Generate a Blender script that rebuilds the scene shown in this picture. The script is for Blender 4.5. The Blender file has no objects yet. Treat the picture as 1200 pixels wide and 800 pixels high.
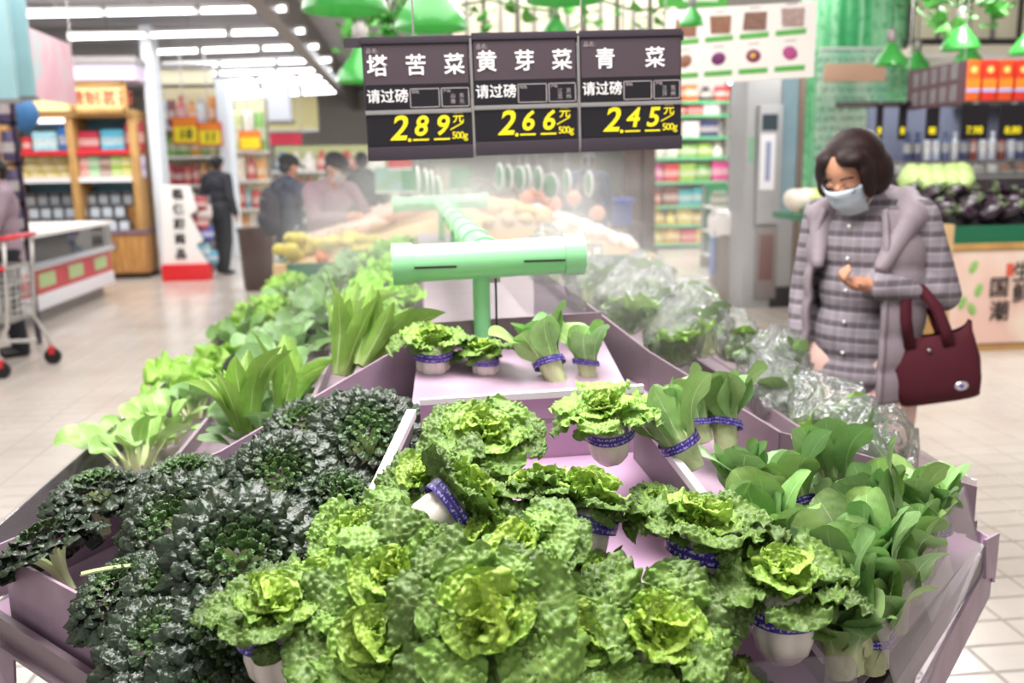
import bpy, bmesh, math, random
from mathutils import Vector, Matrix, noise, Quaternion

# ---------------------------------------------------------------- camera, world, lights
SC = bpy.context.scene
COL = SC.collection
PI = math.pi
R = math.radians
F_PX, CAM_H = 1070.0, 1.52
YAW, PITCH, ROLL = R(6.0), R(10.85), R(1.0)
FW = Vector((math.sin(YAW)*math.cos(PITCH), math.cos(YAW)*math.cos(PITCH), -math.sin(PITCH)))
_rt = Vector((math.cos(YAW), -math.sin(YAW), 0)); _up = _rt.cross(FW)
RT = _rt*math.cos(ROLL) - _up*math.sin(ROLL)
UP = _up*math.cos(ROLL) + _rt*math.sin(ROLL)
CAM = Vector((0, 0, CAM_H))
cam = bpy.data.cameras.new('camera'); camo = bpy.data.objects.new('camera', cam); COL.objects.link(camo)
m = Matrix.Identity(4)
for i in range(3):
    m[i][0], m[i][1], m[i][2], m[i][3] = RT[i], UP[i], -FW[i], CAM[i]
camo.matrix_world = m
cam.sensor_width = 36; cam.lens = F_PX/1200*36; cam.clip_start = .05; cam.clip_end = 200
cam.dof.use_dof = True; cam.dof.focus_distance = 1.30; cam.dof.aperture_fstop = 3.7
SC.camera = camo
def ray(x, y): return FW + RT*((x-600)/F_PX) - UP*((y-400)/F_PX)
def gz(x, y, z=0.0):
    d = ray(x, y); return CAM + d*((z-CAM_H)/d.z)
def gy(x, y, Y):
    d = ray(x, y); return CAM + d*(Y/d.y)

SC.view_settings.view_transform = 'Standard'; SC.view_settings.look = 'None'
SC.view_settings.gamma = 1.0; SC.view_settings.use_curve_mapping = False
SC.view_settings.exposure = 0.12
SC.cycles.use_denoising = True
SC.cycles.max_bounces = 8; SC.cycles.diffuse_bounces = 3; SC.cycles.glossy_bounces = 3
SC.cycles.transmission_bounces = 6; SC.cycles.transparent_max_bounces = 12; SC.cycles.volume_bounces = 1
SC.cycles.sample_clamp_indirect = 4.0; SC.cycles.caustics_reflective = False; SC.cycles.caustics_refractive = False
SC.cycles.volume_step_rate = 2.0
W = bpy.data.worlds.new('world'); SC.world = W; W.use_nodes = True
W.node_tree.nodes['Background'].inputs[0].default_value = (1.0, .97, .97, 1)
W.node_tree.nodes['Background'].inputs[1].default_value = 0.62
def area(name, loc, sx, sy, power, color=(1, .985, .97), rot=(0, 0, 0)):
    l = bpy.data.lights.new(name, 'AREA'); l.shape = 'RECTANGLE'; l.size = sx; l.size_y = sy
    l.energy = power; l.color = color
    o = bpy.data.objects.new(name, l); o.location = loc; o.rotation_euler = rot; COL.objects.link(o); return o
# fluorescent rows over the produce section and the aisles (the shop's ceiling lighting)
area('ceiling_light_produce', (0.1, 1.7, 3.0), 1.8, 1.3, 130)
area('ceiling_light_produce_rear', (0.3, 5.2, 3.35), 2.4, 3.0, 105)
area('ceiling_light_right_aisle', (4.4, 5.4, 3.35), 2.6, 3.0, 130)
area('ceiling_light_left_aisle', (-3.2, 6.5, 3.5), 2.4, 5.0, 150)
area('ceiling_light_mid', (2.5, 11.5, 3.5), 5.0, 3.0, 190)
area('ceiling_light_tea', (-3.9, 12.6, 3.45), 4.0, 2.5, 150)
area('ceiling_light_far', (-1.5, 19.0, 3.5), 9.0, 6.0, 470, (.93, .97, 1))
def fill_point(name, loc, power):
    l = bpy.data.lights.new(name, 'POINT'); l.energy = power; l.shadow_soft_size = .3; l.color = (1, .98, .96)
    o = bpy.data.objects.new(name, l); o.location = loc; COL.objects.link(o)
fill_point('added_fill_right', (4.6, 7.2, 3.35), 130); fill_point('added_fill_centre', (1.2, 7.6, 3.4), 85); fill_point('added_fill_left', (-4.5, 10.5, 3.5), 80)  # point fills added without any fitting, to brighten the fascia and upper boards
area('ceiling_light_far_right', (6.0, 14.5, 3.5), 3.0, 3.0, 200)

# ---------------------------------------------------------------- helpers
def S(h, a=1.0):
    h = h.lstrip('#'); v = [int(h[i:i+2], 16)/255 for i in (0, 2, 4)]
    return tuple((c/12.92 if c <= .04045 else ((c+.055)/1.055)**2.4) for c in v) + (a,)
MATS = {}
def mat(name, col, rough=.5, metal=0.0, emit=None, estr=0.0, trans=0.0, alpha=1.0, noise_amt=0.0, noise_scale=8.0,
        bump=0.0, bump_scale=60.0, col2=None, spec=.5, ior=1.45, coat=0.0):
    """plain procedural material: colour with a noise mottling and a fine bump"""
    if name in MATS: return MATS[name]
    M = bpy.data.materials.new(name); M.use_nodes = True; MATS[name] = M
    nt = M.node_tree; b = nt.nodes['Principled BSDF']
    c = S(col) if isinstance(col, str) else col
    b.inputs['Base Color'].default_value = c
    b.inputs['Roughness'].default_value = rough; b.inputs['Metallic'].default_value = metal
    b.inputs['Specular IOR Level'].default_value = spec; b.inputs['IOR'].default_value = ior
    b.inputs['Transmission Weight'].default_value = trans; b.inputs['Alpha'].default_value = alpha
    b.inputs['Coat Weight'].default_value = coat
    if emit:
        b.inputs['Emission Color'].default_value = S(emit) if isinstance(emit, str) else emit
        b.inputs['Emission Strength'].default_value = estr
    if noise_amt or col2 or bump:
        tc = nt.nodes.new('ShaderNodeTexCoord')
    if noise_amt or col2:
        n = nt.nodes.new('ShaderNodeTexNoise'); n.inputs['Scale'].default_value = noise_scale; n.inputs['Detail'].default_value = 4
        nt.links.new(tc.outputs['Object'], n.inputs['Vector'])
        rmp = nt.nodes.new('ShaderNodeValToRGB'); rmp.color_ramp.elements[0].position = .3; rmp.color_ramp.elements[1].position = .7
        c2 = (S(col2) if isinstance(col2, str) else col2) if col2 else tuple(x*(1-noise_amt) for x in c[:3])+(1,)
        rmp.color_ramp.elements[0].color = c2; rmp.color_ramp.elements[1].color = c
        nt.links.new(n.outputs['Fac'], rmp.inputs['Fac']); nt.links.new(rmp.outputs['Color'], b.inputs['Base Color'])
    if bump:
        n2 = nt.nodes.new('ShaderNodeTexNoise'); n2.inputs['Scale'].default_value = bump_scale; n2.inputs['Detail'].default_value = 3
        nt.links.new(tc.outputs['Object'], n2.inputs['Vector'])
        bp = nt.nodes.new('ShaderNodeBump'); bp.inputs['Strength'].default_value = bump; bp.inputs['Distance'].default_value = .004
        nt.links.new(n2.outputs['Fac'], bp.inputs['Height']); nt.links.new(bp.outputs['Normal'], b.inputs['Normal'])
    return M

class N:
    """tiny node-graph helper"""
    def __init__(s, name):
        s.M = bpy.data.materials.new(name); s.M.use_nodes = True; s.nt = s.M.node_tree; s.b = s.nt.nodes['Principled BSDF']; MATS[name] = s.M
    def n(s, t, **kw):
        x = s.nt.nodes.new(t)
        for k, v in kw.items():
            if k in x.inputs: x.inputs[k].default_value = v
            else: setattr(x, k, v)
        return x
    def l(s, a, b): s.nt.links.new(a, b)
    def math(s, op, a, b=None):
        x = s.n('ShaderNodeMath', operation=op)
        for i, v in enumerate((a, b)):
            if v is None: continue
            if isinstance(v, (int, float)): x.inputs[i].default_value = v
            else: s.l(v, x.inputs[i])
        return x.outputs[0]
    def mix(s, f, a, b, bt='MIX'):
        x = s.n('ShaderNodeMix', data_type='RGBA', blend_type=bt)
        for i, v in ((0, f), (6, a), (7, b)):
            if isinstance(v, (int, float)): x.inputs[i].default_value = v
            elif isinstance(v, tuple): x.inputs[i].default_value = v
            else: s.l(v, x.inputs[i])
        return x.outputs[2]
    def ramp(s, f, stops):
        x = s.n('ShaderNodeValToRGB'); cr = x.color_ramp
        while len(cr.elements) < len(stops): cr.elements.new(.5)
        for e, (p, c) in zip(cr.elements, stops):
            e.position = p; e.color = S(c) if isinstance(c, str) else c
        s.l(f, x.inputs[0]); return x.outputs[0]

def tag(o, label=None, cat=None, group=None, kind=None):
    if label: o['label'] = label
    if cat: o['category'] = cat
    if group: o['group'] = group
    if kind: o['kind'] = kind
    return o
def thing(name, label, cat, loc=(0, 0, 0), rz=0.0, group=None):
    o = bpy.data.objects.new(name, None); COL.objects.link(o); o.empty_display_size = .05
    o.location = loc; o.rotation_euler = (0, 0, rz); return tag(o, label, cat, group)
def link(name, me, parent=None, mtx=None, color=None, mt=None):
    o = bpy.data.objects.new(name, me); COL.objects.link(o)
    if parent is not None: o.parent = parent
    if mtx is not None: o.matrix_basis = mtx
    if color is not None: o.color = color
    return o
def copy_tree(o, parent=None):
    c = o.copy(); COL.objects.link(c); c.parent = parent
    for ch in list(o.children): copy_tree(ch, c)
    return c

class MB:
    """collects shapes into one mesh"""
    def __init__(s, off=(0, 0, 0)):
        s.v = []; s.f = []; s.off = Vector(off); s.uv = None
    def add(s, vs, fs, M=None):
        k = len(s.v)
        for p in vs:
            p = Vector(p)
            if M is not None: p = M @ p
            s.v.append(p - s.off)
        s.f += [tuple(i+k for i in f) for f in fs]; return s
    def box(s, lo, hi, M=None, bev=0.0):
        x0, y0, z0 = lo; x1, y1, z1 = hi
        if x0 > x1: x0, x1 = x1, x0
        if y0 > y1: y0, y1 = y1, y0
        if z0 > z1: z0, z1 = z1, z0
        if bev <= 0:
            vs = [(x0,y0,z0),(x1,y0,z0),(x1,y1,z0),(x0,y1,z0),(x0,y0,z1),(x1,y0,z1),(x1,y1,z1),(x0,y1,z1)]
            fs = [(0,3,2,1),(4,5,6,7),(0,1,5,4),(1,2,6,5),(2,3,7,6),(3,0,4,7)]
            return s.add(vs, fs, M)
        bm = bmesh.new(); bmesh.ops.create_cube(bm, size=1)
        for v in bm.verts:
            v.co = Vector((x0 if v.co.x < 0 else x1, y0 if v.co.y < 0 else y1, z0 if v.co.z < 0 else z1))
        bmesh.ops.bevel(bm, geom=bm.edges[:], offset=bev, segments=2, affect='EDGES', profile=.7)
        bm.verts.index_update()
        s.add([v.co.copy() for v in bm.verts], [tuple(v.index for v in f.verts) for f in bm.faces], M); bm.free(); return s
    def prism(s, poly, h0, h1, M=None):
        """polygon (list of xy) extruded in z"""
        n = len(poly)
        vs = [(x, y, h0) for x, y in poly] + [(x, y, h1) for x, y in poly]
        fs = [tuple(range(n))[::-1], tuple(range(n, 2*n))] + [(i, (i+1) % n, n+(i+1) % n, n+i) for i in range(n)]
        return s.add(vs, fs, M)
    def slab(s, pts, th):
        """planar polygon in 3d given thickness along its normal"""
        pts = [Vector(p) for p in pts]; nn = Vector((0, 0, 0))
        for i in range(len(pts)):
            nn += (pts[i]).cross(pts[(i+1) % len(pts)])
        nn.normalize(); n = len(pts)
        vs = pts + [p - nn*th for p in pts]
        fs = [tuple(range(n)), tuple(range(n, 2*n))[::-1]] + [(i, n+i, n+(i+1) % n, (i+1) % n) for i in range(n)]
        return s.add(vs, fs)
    def tube(s, pts, r, n=8, cap=True, M=None):
        pts = [Vector(p) for p in pts]; rs = r if isinstance(r, (list, tuple)) else [r]*len(pts)
        vs, fs = [], []; prev = None
        for i, p in enumerate(pts):
            t = (pts[min(i+1, len(pts)-1)] - pts[max(i-1, 0)]).normalized()
            if prev is None:
                a = t.orthogonal().normalized()
            else:
                a = (prev - t*prev.dot(t)).normalized()
            prev = a; b = t.cross(a)
            for k in range(n):
                th = 2*PI*k/n; vs.append(p + (a*math.cos(th) + b*math.sin(th))*rs[i])
        for i in range(len(pts)-1):
            for k in range(n):
                fs.append((i*n+k, i*n+(k+1) % n, (i+1)*n+(k+1) % n, (i+1)*n+k))
        if cap:
            fs.append(tuple(range(n))[::-1]); fs.append(tuple(range((len(pts)-1)*n, len(pts)*n)))
        return s.add(vs, fs, M)
    def lathe(s, prof, n=24, M=None, lobes=0, amp=0.0, ph=0.0, cap=True):
        vs, fs = [], []
        for r, z in prof:
            for k in range(n):
                th = 2*PI*k/n; rr = r*(1+amp*math.cos(lobes*th+ph))
                vs.append((rr*math.cos(th), rr*math.sin(th), z))
        for i in range(len(prof)-1):
            for k in range(n):
                fs.append((i*n+k, i*n+(k+1) % n, (i+1)*n+(k+1) % n, (i+1)*n+k))
        if cap:
            fs.append(tuple(range(n))[::-1]); fs.append(tuple(range((len(prof)-1)*n, len(prof)*n)))
        return s.add(vs, fs, M)
    def ball(s, c, r, nu=12, nv=8, M=None):
        rx, ry, rz = r if isinstance(r, (list, tuple)) else (r, r, r)
        vs = [Vector((0, 0, -1))]; fs = []
        for j in range(1, nv):
            ph = -PI/2 + PI*j/nv
            for k in range(nu):
                th = 2*PI*k/nu; vs.append(Vector((math.cos(ph)*math.cos(th), math.cos(ph)*math.sin(th), math.sin(ph))))
        vs.append(Vector((0, 0, 1))); last = len(vs)-1
        for k in range(nu):
            fs.append((0, 1+(k+1) % nu, 1+k)); fs.append((last, last-nu+k, last-nu+(k+1) % nu))
        for j in range(nv-2):
            for k in range(nu):
                a = 1+j*nu; fs.append((a+k, a+(k+1) % nu, a+nu+(k+1) % nu, a+nu+k))
        c = Vector(c)
        T = Matrix.Translation(c) @ (M.to_4x4() if M is not None else Matrix.Identity(4)) @ Matrix.Diagonal((rx, ry, rz, 1))
        return s.add([T @ v for v in vs], fs)
    def mesh(s, name, mt=None, smooth=False):
        me = bpy.data.meshes.new(name); me.from_pydata([tuple(v) for v in s.v], [], s.f); me.update()
        if mt is not None: me.materials.append(mt)
        if smooth:
            me.shade_smooth() if smooth is True else me.polygons.foreach_set('use_smooth', [True]*len(me.polygons))
            if smooth == 'auto':
                try: me.set_sharp_from_angle(angle=R(38))
                except Exception: pass
        return me
    def build(s, name, mt=None, parent=None, smooth=False, mtx=None, color=None):
        return link(name, s.mesh(name, mt, smooth), parent, mtx, color)
def box(name, lo, hi, mt, parent=None, bev=0.0, off=(0, 0, 0)):
    return MB(off).box(lo, hi, bev=bev).build(name, mt, parent, 'auto' if bev else False)
def euler(rx, ry, rz): return Matrix.Rotation(rz, 4, 'Z') @ Matrix.Rotation(ry, 4, 'Y') @ Matrix.Rotation(rx, 4, 'X')
def axis_mtx(loc, ax, spin=0.0, sc=1.0):
    q = Vector((0, 0, 1)).rotation_difference(Vector(ax).normalized())
    return Matrix.Translation(loc) @ q.to_matrix().to_4x4() @ Matrix.Rotation(spin, 4, 'Z') @ Matrix.Scale(sc, 4)

_dg_cache = {}
def text_mesh(body, size, ext=.0006, bold=0.0, shear=0.0, mt=None, align='CENTER', spacing=1.0, line=1.0):
    key = (body, size, ext, bold, shear, mt.name if mt else '', align, spacing)
    if key in _dg_cache: return _dg_cache[key]
    cu = bpy.data.curves.new('lettering', 'FONT'); cu.body = body; cu.size = size; cu.extrude = ext; cu.offset = bold
    cu.shear = shear; cu.align_x = align; cu.align_y = 'CENTER'; cu.space_character = spacing; cu.space_line = line; cu.resolution_u = 3
    o = bpy.data.objects.new('lettering', cu); COL.objects.link(o)
    dg = bpy.context.evaluated_depsgraph_get(); me = bpy.data.meshes.new_from_object(o.evaluated_get(dg))
    bpy.data.objects.remove(o); bpy.data.curves.remove(cu)
    me.name = 'lettering'; me.materials.clear()
    if mt: me.materials.append(mt)
    _dg_cache[key] = me; return me
TXT_FRONT = Matrix.Rotation(R(90), 4, 'X')        # text plane facing -Y
def text(body, size, loc, mt, parent, M=None, **kw):
    me = text_mesh(body, size, mt=mt, **kw)
    return link('lettering', me, parent, Matrix.Translation(loc) @ (M if M is not None else TXT_FRONT))

def blob(shapes, voxel, smooth=4, name='body'):
    """overlapping capsules/ellipsoids fused into one continuous skin (voxel remesh)"""
    b = MB()
    for s in shapes:
        if s[0] == 'c':                                  # capsule p0 p1 r0 r1
            p0, p1, r0, r1 = Vector(s[1]), Vector(s[2]), s[3], s[4]
            d = p1-p0; L = d.length
            k = 7; prof = []
            for i in range(k): a = -PI/2+PI/2*i/(k-1)*.97; prof.append((max(.0005, r0*math.cos(a)), r0*math.sin(a)))
            for i in range(k): a = PI/2*.03+PI/2*i/(k-1)*.97; prof.append((max(.0005, r1*math.cos(a)), L+r1*math.sin(a)))
            q = Vector((0, 0, 1)).rotation_difference(d.normalized()).to_matrix().to_4x4() if L > 1e-6 else Matrix.Identity(4)
            b.lathe(prof, 14, Matrix.Translation(p0) @ q)
        else:                                            # ellipsoid centre radii (rot)
            b.ball(s[1], s[2], 18, 12, s[3] if len(s) > 3 else None)
    me = b.mesh(name); o = bpy.data.objects.new(name, me); COL.objects.link(o)
    md = o.modifiers.new('r', 'REMESH'); md.mode = 'VOXEL'; md.voxel_size = voxel; md.use_smooth_shade = True
    if smooth:
        ms = o.modifiers.new('s', 'SMOOTH'); ms.factor = .5; ms.iterations = smooth
    dg = bpy.context.evaluated_depsgraph_get(); out = bpy.data.meshes.new_from_object(o.evaluated_get(dg))
    bpy.data.objects.remove(o); bpy.data.meshes.remove(me); out.name = name; out.materials.clear(); out.shade_smooth()
    return out
def blob_part(name, shapes, voxel, mt, parent, smooth=4):
    me = blob(shapes, voxel, smooth, name); me.materials.append(mt); return link(name, me, parent)

# ---------------------------------------------------------------- materials
M_lav = mat('lavender_film', '#b79aae', .42, noise_amt=.16, noise_scale=9, bump=.08, bump_scale=30, col2='#9c8395')
M_lav_hi = mat('lavender_plastic', '#cfa6c8', .4, noise_amt=.08)
M_lavdark = mat('film_covered_rail', '#8d7a83', .38, noise_amt=.15, noise_scale=14, metal=.1)
M_steel = mat('brushed_steel', '#b9b4b2', .35, metal=.85, noise_amt=.1, noise_scale=20)
M_greymet = mat('grey_painted_metal', '#8f8a89', .45, metal=.3, noise_amt=.12)
M_white = mat('white_paint', '#f2efec', .4)
M_whiteplast = mat('white_plastic_edge', '#f7f2f4', .35)
M_charcoal = mat('charcoal_panel', '#55524f', .5, noise_amt=.12)
M_black = mat('black_plastic', '#1c1b1d', .45)
M_wood = mat('light_wood', '#c79a5d', .5, noise_amt=.25, noise_scale=6)
M_wood2 = mat('pale_crate_wood', '#d9b483', .6, noise_amt=.2, noise_scale=7)
M_brown = mat('dark_brown_wood', '#4a3029', .5, noise_amt=.25)
M_teal = mat('dark_green_board', '#1d6b4b', .45, noise_amt=.1)
M_red = mat('red_plastic', '#d23038', .4)
M_redprint = mat('red_print', '#d8262c', .5)
M_yellow = mat('yellow_card', '#f2dc2e', .5)
M_orange = mat('orange_print', '#ee8a2a', .5)
M_cream = mat('cream_board', '#e6e0c4', .55, noise_amt=.06, noise_scale=3)
M_darkbeam = mat('dark_beam', '#3a3634', .5)
M_tube = mat('lit_fluorescent_tube', '#ffffff', .5, emit='#fdfbff', estr=6.0)
M_lampgreen = mat('green_enamel', '#3fa044', .3, coat=.4)
M_pipe = mat('mint_green_pipe', '#93d89c', .3, coat=.3)
M_slot = mat('dark_slot', '#2b2b26', .8)
M_purple = N('purple_tape')
def _purple():
    g = M_purple; tc = g.n('ShaderNodeTexCoord'); sp = g.n('ShaderNodeSeparateXYZ'); g.l(tc.outputs['UV'], sp.inputs[0])
    nz = g.n('ShaderNodeTexNoise', Scale=1.0, Detail=2.0); cm = g.n('ShaderNodeCombineXYZ')
    g.l(g.math('MULTIPLY', sp.outputs[0], 150), cm.inputs[0]); g.l(g.math('MULTIPLY', sp.outputs[1], 3), cm.inputs[1]); g.l(cm.outputs[0], nz.inputs['Vector'])
    ink = g.math('GREATER_THAN', nz.outputs['Fac'], .52)
    row = g.math('LESS_THAN', g.math('ABSOLUTE', g.math('SUBTRACT', g.math('FRACT', g.math('MULTIPLY', sp.outputs[1], 2.0)), .5)), .24)
    f = g.math('MULTIPLY', g.math('MULTIPLY', ink, row), .75)
    g.l(g.mix(f, S('#3c2390'), S('#cfc6e6')), g.b.inputs['Base Color']); g.b.inputs['Roughness'].default_value = .35
    return g.M
M_purple = _purple()
def clear_mat(name, tint, rough=.06, alpha_lo=.12, spec=.5):
    g = N(name); nt = g.nt
    gl = g.n('ShaderNodeBsdfGlossy', Roughness=rough); gl.inputs['Color'].default_value = (1, 1, 1, 1)
    tr = g.n('ShaderNodeBsdfTransparent'); tr.inputs['Color'].default_value = tint
    df = g.n('ShaderNodeBsdfDiffuse'); df.inputs['Color'].default_value = (.75, .72, .75, 1)
    m1 = g.n('ShaderNodeMixShader'); m1.inputs[0].default_value = alpha_lo; g.l(tr.outputs[0], m1.inputs[1]); g.l(df.outputs[0], m1.inputs[2])
    fr = g.n('ShaderNodeFresnel', IOR=1.45); m2 = g.n('ShaderNodeMixShader')
    g.l(g.math('MULTIPLY', fr.outputs[0], spec*2), m2.inputs[0]); g.l(m1.outputs[0], m2.inputs[1]); g.l(gl.outputs[0], m2.inputs[2])
    g.l(m2.outputs[0], nt.nodes['Material Output'].inputs['Surface']); return g.M
M_plexi = clear_mat('smoky_acrylic', (.92, .88, .92, 1), .12, .10, .15)
M_glass = clear_mat('clear_glass', (.93, .97, .97, 1), .03, .08)
def film_mat():
    g = N('clear_plastic_film'); nt = g.nt
    tc = g.n('ShaderNodeTexCoord'); v = g.n('ShaderNodeTexNoise', Scale=22.0, Detail=3.0, Distortion=1.6); g.l(tc.outputs['Object'], v.inputs['Vector'])
    bp = g.n('ShaderNodeBump', Strength=1.0, Distance=.02); g.l(v.outputs['Fac'], bp.inputs['Height'])
    gl = g.n('ShaderNodeBsdfGlossy', Roughness=.1); g.l(bp.outputs[0], gl.inputs['Normal'])
    tr = g.n('ShaderNodeBsdfTransparent'); tr.inputs['Color'].default_value = (.95, .96, .95, 1)
    df = g.n('ShaderNodeBsdfDiffuse'); df.inputs['Color'].default_value = (.85, .86, .85, 1)
    m1 = g.n('ShaderNodeMixShader'); m1.inputs[0].default_value = .09; g.l(tr.outputs[0], m1.inputs[1]); g.l(df.outputs[0], m1.inputs[2])
    lw = g.n('ShaderNodeLayerWeight', Blend=.45); g.l(bp.outputs[0], lw.inputs['Normal'])
    m2 = g.n('ShaderNodeMixShader'); g.l(g.math('MULTIPLY', lw.outputs['Fresnel'], .78), m2.inputs[0])
    g.l(m1.outputs[0], m2.inputs[1]); g.l(gl.outputs[0], m2.inputs[2]); g.l(m2.outputs[0], nt.nodes['Material Output'].inputs['Surface']); return g.M
M_film = film_mat()
def wood_mat():
    g = N('slatted_cabinet_wood'); tc = g.n('ShaderNodeTexCoord'); mp = g.n('ShaderNodeMapping'); mp.inputs['Scale'].default_value = (14, 14, 1.2)
    g.l(tc.outputs['Object'], mp.inputs[0]); n = g.n('ShaderNodeTexNoise', Scale=3.0, Detail=5.0); g.l(mp.outputs[0], n.inputs['Vector'])
    g.l(g.ramp(n.outputs['Fac'], [(.3, '#a8733a'), (.7, '#d3a062')]), g.b.inputs['Base Color']); g.b.inputs['Roughness'].default_value = .4; return g.M
M_cabwood = wood_mat()

# ---------------------------------------------------------------- setting: floor, ceiling, walls
def tile_mat():
    g = N('glazed_floor_tile'); tc = g.n('ShaderNodeTexCoord'); geo = g.n('ShaderNodeNewGeometry')
    n = g.n('ShaderNodeTexNoise', Scale=1.3, Detail=5.0); g.l(geo.outputs['Position'], n.inputs['Vector'])
    n2 = g.n('ShaderNodeTexNoise', Scale=40.0, Detail=2.0); g.l(geo.outputs['Position'], n2.inputs['Vector'])
    c = g.ramp(n.outputs['Fac'], [(.3, '#b9aea4'), (.7, '#cbc2b8')])
    g.l(g.mix(g.math('MULTIPLY', n2.outputs['Fac'], .12), c, S('#8f857c')), g.b.inputs['Base Color'])
    g.b.inputs['Roughness'].default_value = .22
    bp = g.n('ShaderNodeBump', Strength=.12, Distance=.003); g.l(n2.outputs['Fac'], bp.inputs['Height']); g.l(bp.outputs[0], g.b.inputs['Normal']); return g.M
M_tile = tile_mat()
TX, TY, X0, Y0 = .223, .148, 1.687, 2.338
def far_floor_mat():
    g = N('floor_grout_and_far_tiles'); geo = g.n('ShaderNodeNewGeometry'); sp = g.n('ShaderNodeSeparateXYZ'); g.l(geo.outputs['Position'], sp.inputs[0])
    def ln(o, p, x0, w): return g.math('LESS_THAN', g.math('ABSOLUTE', g.math('SUBTRACT', g.math('FRACT', g.math('DIVIDE', g.math('SUBTRACT', o, x0+p/2), p)), .5)), w)
    lx = ln(sp.outputs[0], TX, X0, .02); ly = ln(sp.outputs[1], TY, Y0, .02)
    far = g.math('GREATER_THAN', sp.outputs[1], 9.3)
    joint = g.math('MAXIMUM', lx, ly)
    n = g.n('ShaderNodeTexNoise', Scale=1.3, Detail=5.0); g.l(geo.outputs['Position'], n.inputs['Vector'])
    c = g.ramp(n.outputs['Fac'], [(.3, '#b9aea4'), (.7, '#cbc2b8')])
    tile = g.mix(g.math('MULTIPLY', joint, .6), c, S('#8f857c'))
    g.l(g.mix(far, S('#8a8078'), tile), g.b.inputs['Base Color']); g.b.inputs['Roughness'].default_value = .2; return g.M
fl = MB().add([(-14, -3, 0), (14, -3, 0), (14, 34, 0), (-14, 34, 0)], [(0, 1, 2, 3)]).build('floor', far_floor_mat())
tag(fl, kind='structure')
fl['label'] = 'beige glazed floor tiles of the shop'
def tile_geo(b, x, y):
    g_ = .0035; z = .004; e = .004
    x0, x1, y0, y1 = x+g_, x+TX-g_, y+g_, y+TY-g_
    b.add([(x0, y0, 0.0003), (x1, y0, 0.0003), (x1, y1, 0.0003), (x0, y1, 0.0003), (x0+e, y0+e, z), (x1-e, y0+e, z), (x1-e, y1-e, z), (x0+e, y1-e, z)],
          [(4, 5, 6, 7), (0, 1, 5, 4), (1, 2, 6, 5), (2, 3, 7, 6), (3, 0, 4, 7)])
tb = MB(); tile_geo(tb, 0, 0); tile_me = tb.mesh('tile', M_tile)
rest = MB(); ntile = 0
for j in range(-12, 48):
    for i in range(-36, 22):
        x, y = X0+i*TX, Y0+j*TY
        if y > 9.2 or y < .6: continue
        cx_, cy_ = x+TX/2, y+TY/2
        if -.6 < cx_ < .9 and 1.3 < cy_ < 5.6: continue          # under the display island
        near = (1.25 < cx_ < 3.2 and 2.15 < cy_ < 4.7) or (-3.0 < cx_ < -1.15 and 3.85 < cy_ < 6.4)
        if near and ntile < 300:
            link('tile', tile_me, fl, Matrix.Translation((x, y, 0))); ntile += 1
        else:
            tile_geo(rest, x, y)
tag(rest.build('floor_tiles', M_tile, fl), kind='stuff')

M_ceil = mat('ceiling_metal_deck', '#b4b2b6', .6, noise_amt=.1, noise_scale=2)
ce = MB().box((-14, .4, 3.95), (14, 34, 4.0)).build('ceiling', M_ceil); tag(ce, kind='structure')
for k in range(14):
    y = 7.4+1.9*k
    MB().box((-14, y, 3.72), (-1.55, y+.12, 3.95)).build('ceiling_joist', M_ceil, ce)
MB().box((-1.75, 6.6, 3.35), (-1.55, 30, 3.95)).build('ceiling_beam', M_greymet, ce)
M_wall = mat('pale_wall_paint', '#d9d6cc', .7, noise_amt=.05, noise_scale=1.5)
wb = MB().box((-14, 30, 0), (14, 30.15, 4)).build('wall_back', M_wall); tag(wb, kind='structure')
wl = MB().box((-12.2, 4, 0), (-12, 30, 4)).build('wall_left', M_wall); tag(wl, kind='structure')
wr = MB().box((9.2, -2, 0), (9.4, 30, 4)).build('wall_right', M_wall); tag(wr, kind='structure')

def bamboo_mat():
    g = N('bamboo_mural_print'); tc = g.n('ShaderNodeTexCoord'); sp = g.n('ShaderNodeSeparateXYZ'); g.l(tc.outputs['Object'], sp.inputs[0])
    mp = g.n('ShaderNodeMapping'); mp.inputs['Scale'].default_value = (6.5, 1, .16); g.l(tc.outputs['Object'], mp.inputs[0])
    n = g.n('ShaderNodeTexNoise', Scale=1.6, Detail=3.0); g.l(mp.outputs[0], n.inputs['Vector'])
    st = g.ramp(n.outputs['Fac'], [(.32, '#2f9458'), (.45, '#58c07e'), (.55, '#a8e2b6'), (.68, '#62c688')])
    mp2 = g.n('ShaderNodeMapping'); mp2.inputs['Scale'].default_value = (3, 1, 2); g.l(tc.outputs['Object'], mp2.inputs[0])
    n2 = g.n('ShaderNodeTexNoise', Scale=5.0, Detail=4.0); g.l(mp2.outputs[0], n2.inputs['Vector'])
    lf = g.ramp(n2.outputs['Fac'], [(.5, (0, 0, 0, 1)), (.62, (1, 1, 1, 1))])
    g.l(g.mix(g.math('MULTIPLY', lf, .55), st, S('#2f9a5e')), g.b.inputs['Base Color']); g.b.inputs['Roughness'].default_value = .45; return g.M
p0, p1 = gy(936, 245, 10.6), gy(1066, 245, 10.6)
wm = MB().box((p0.x, 10.6, 0), (p1.x, 10.75, 3.9)).build('wall_mural', bamboo_mat()); tag(wm, 'green bamboo mural wall panel behind the shopper', kind='structure')
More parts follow.
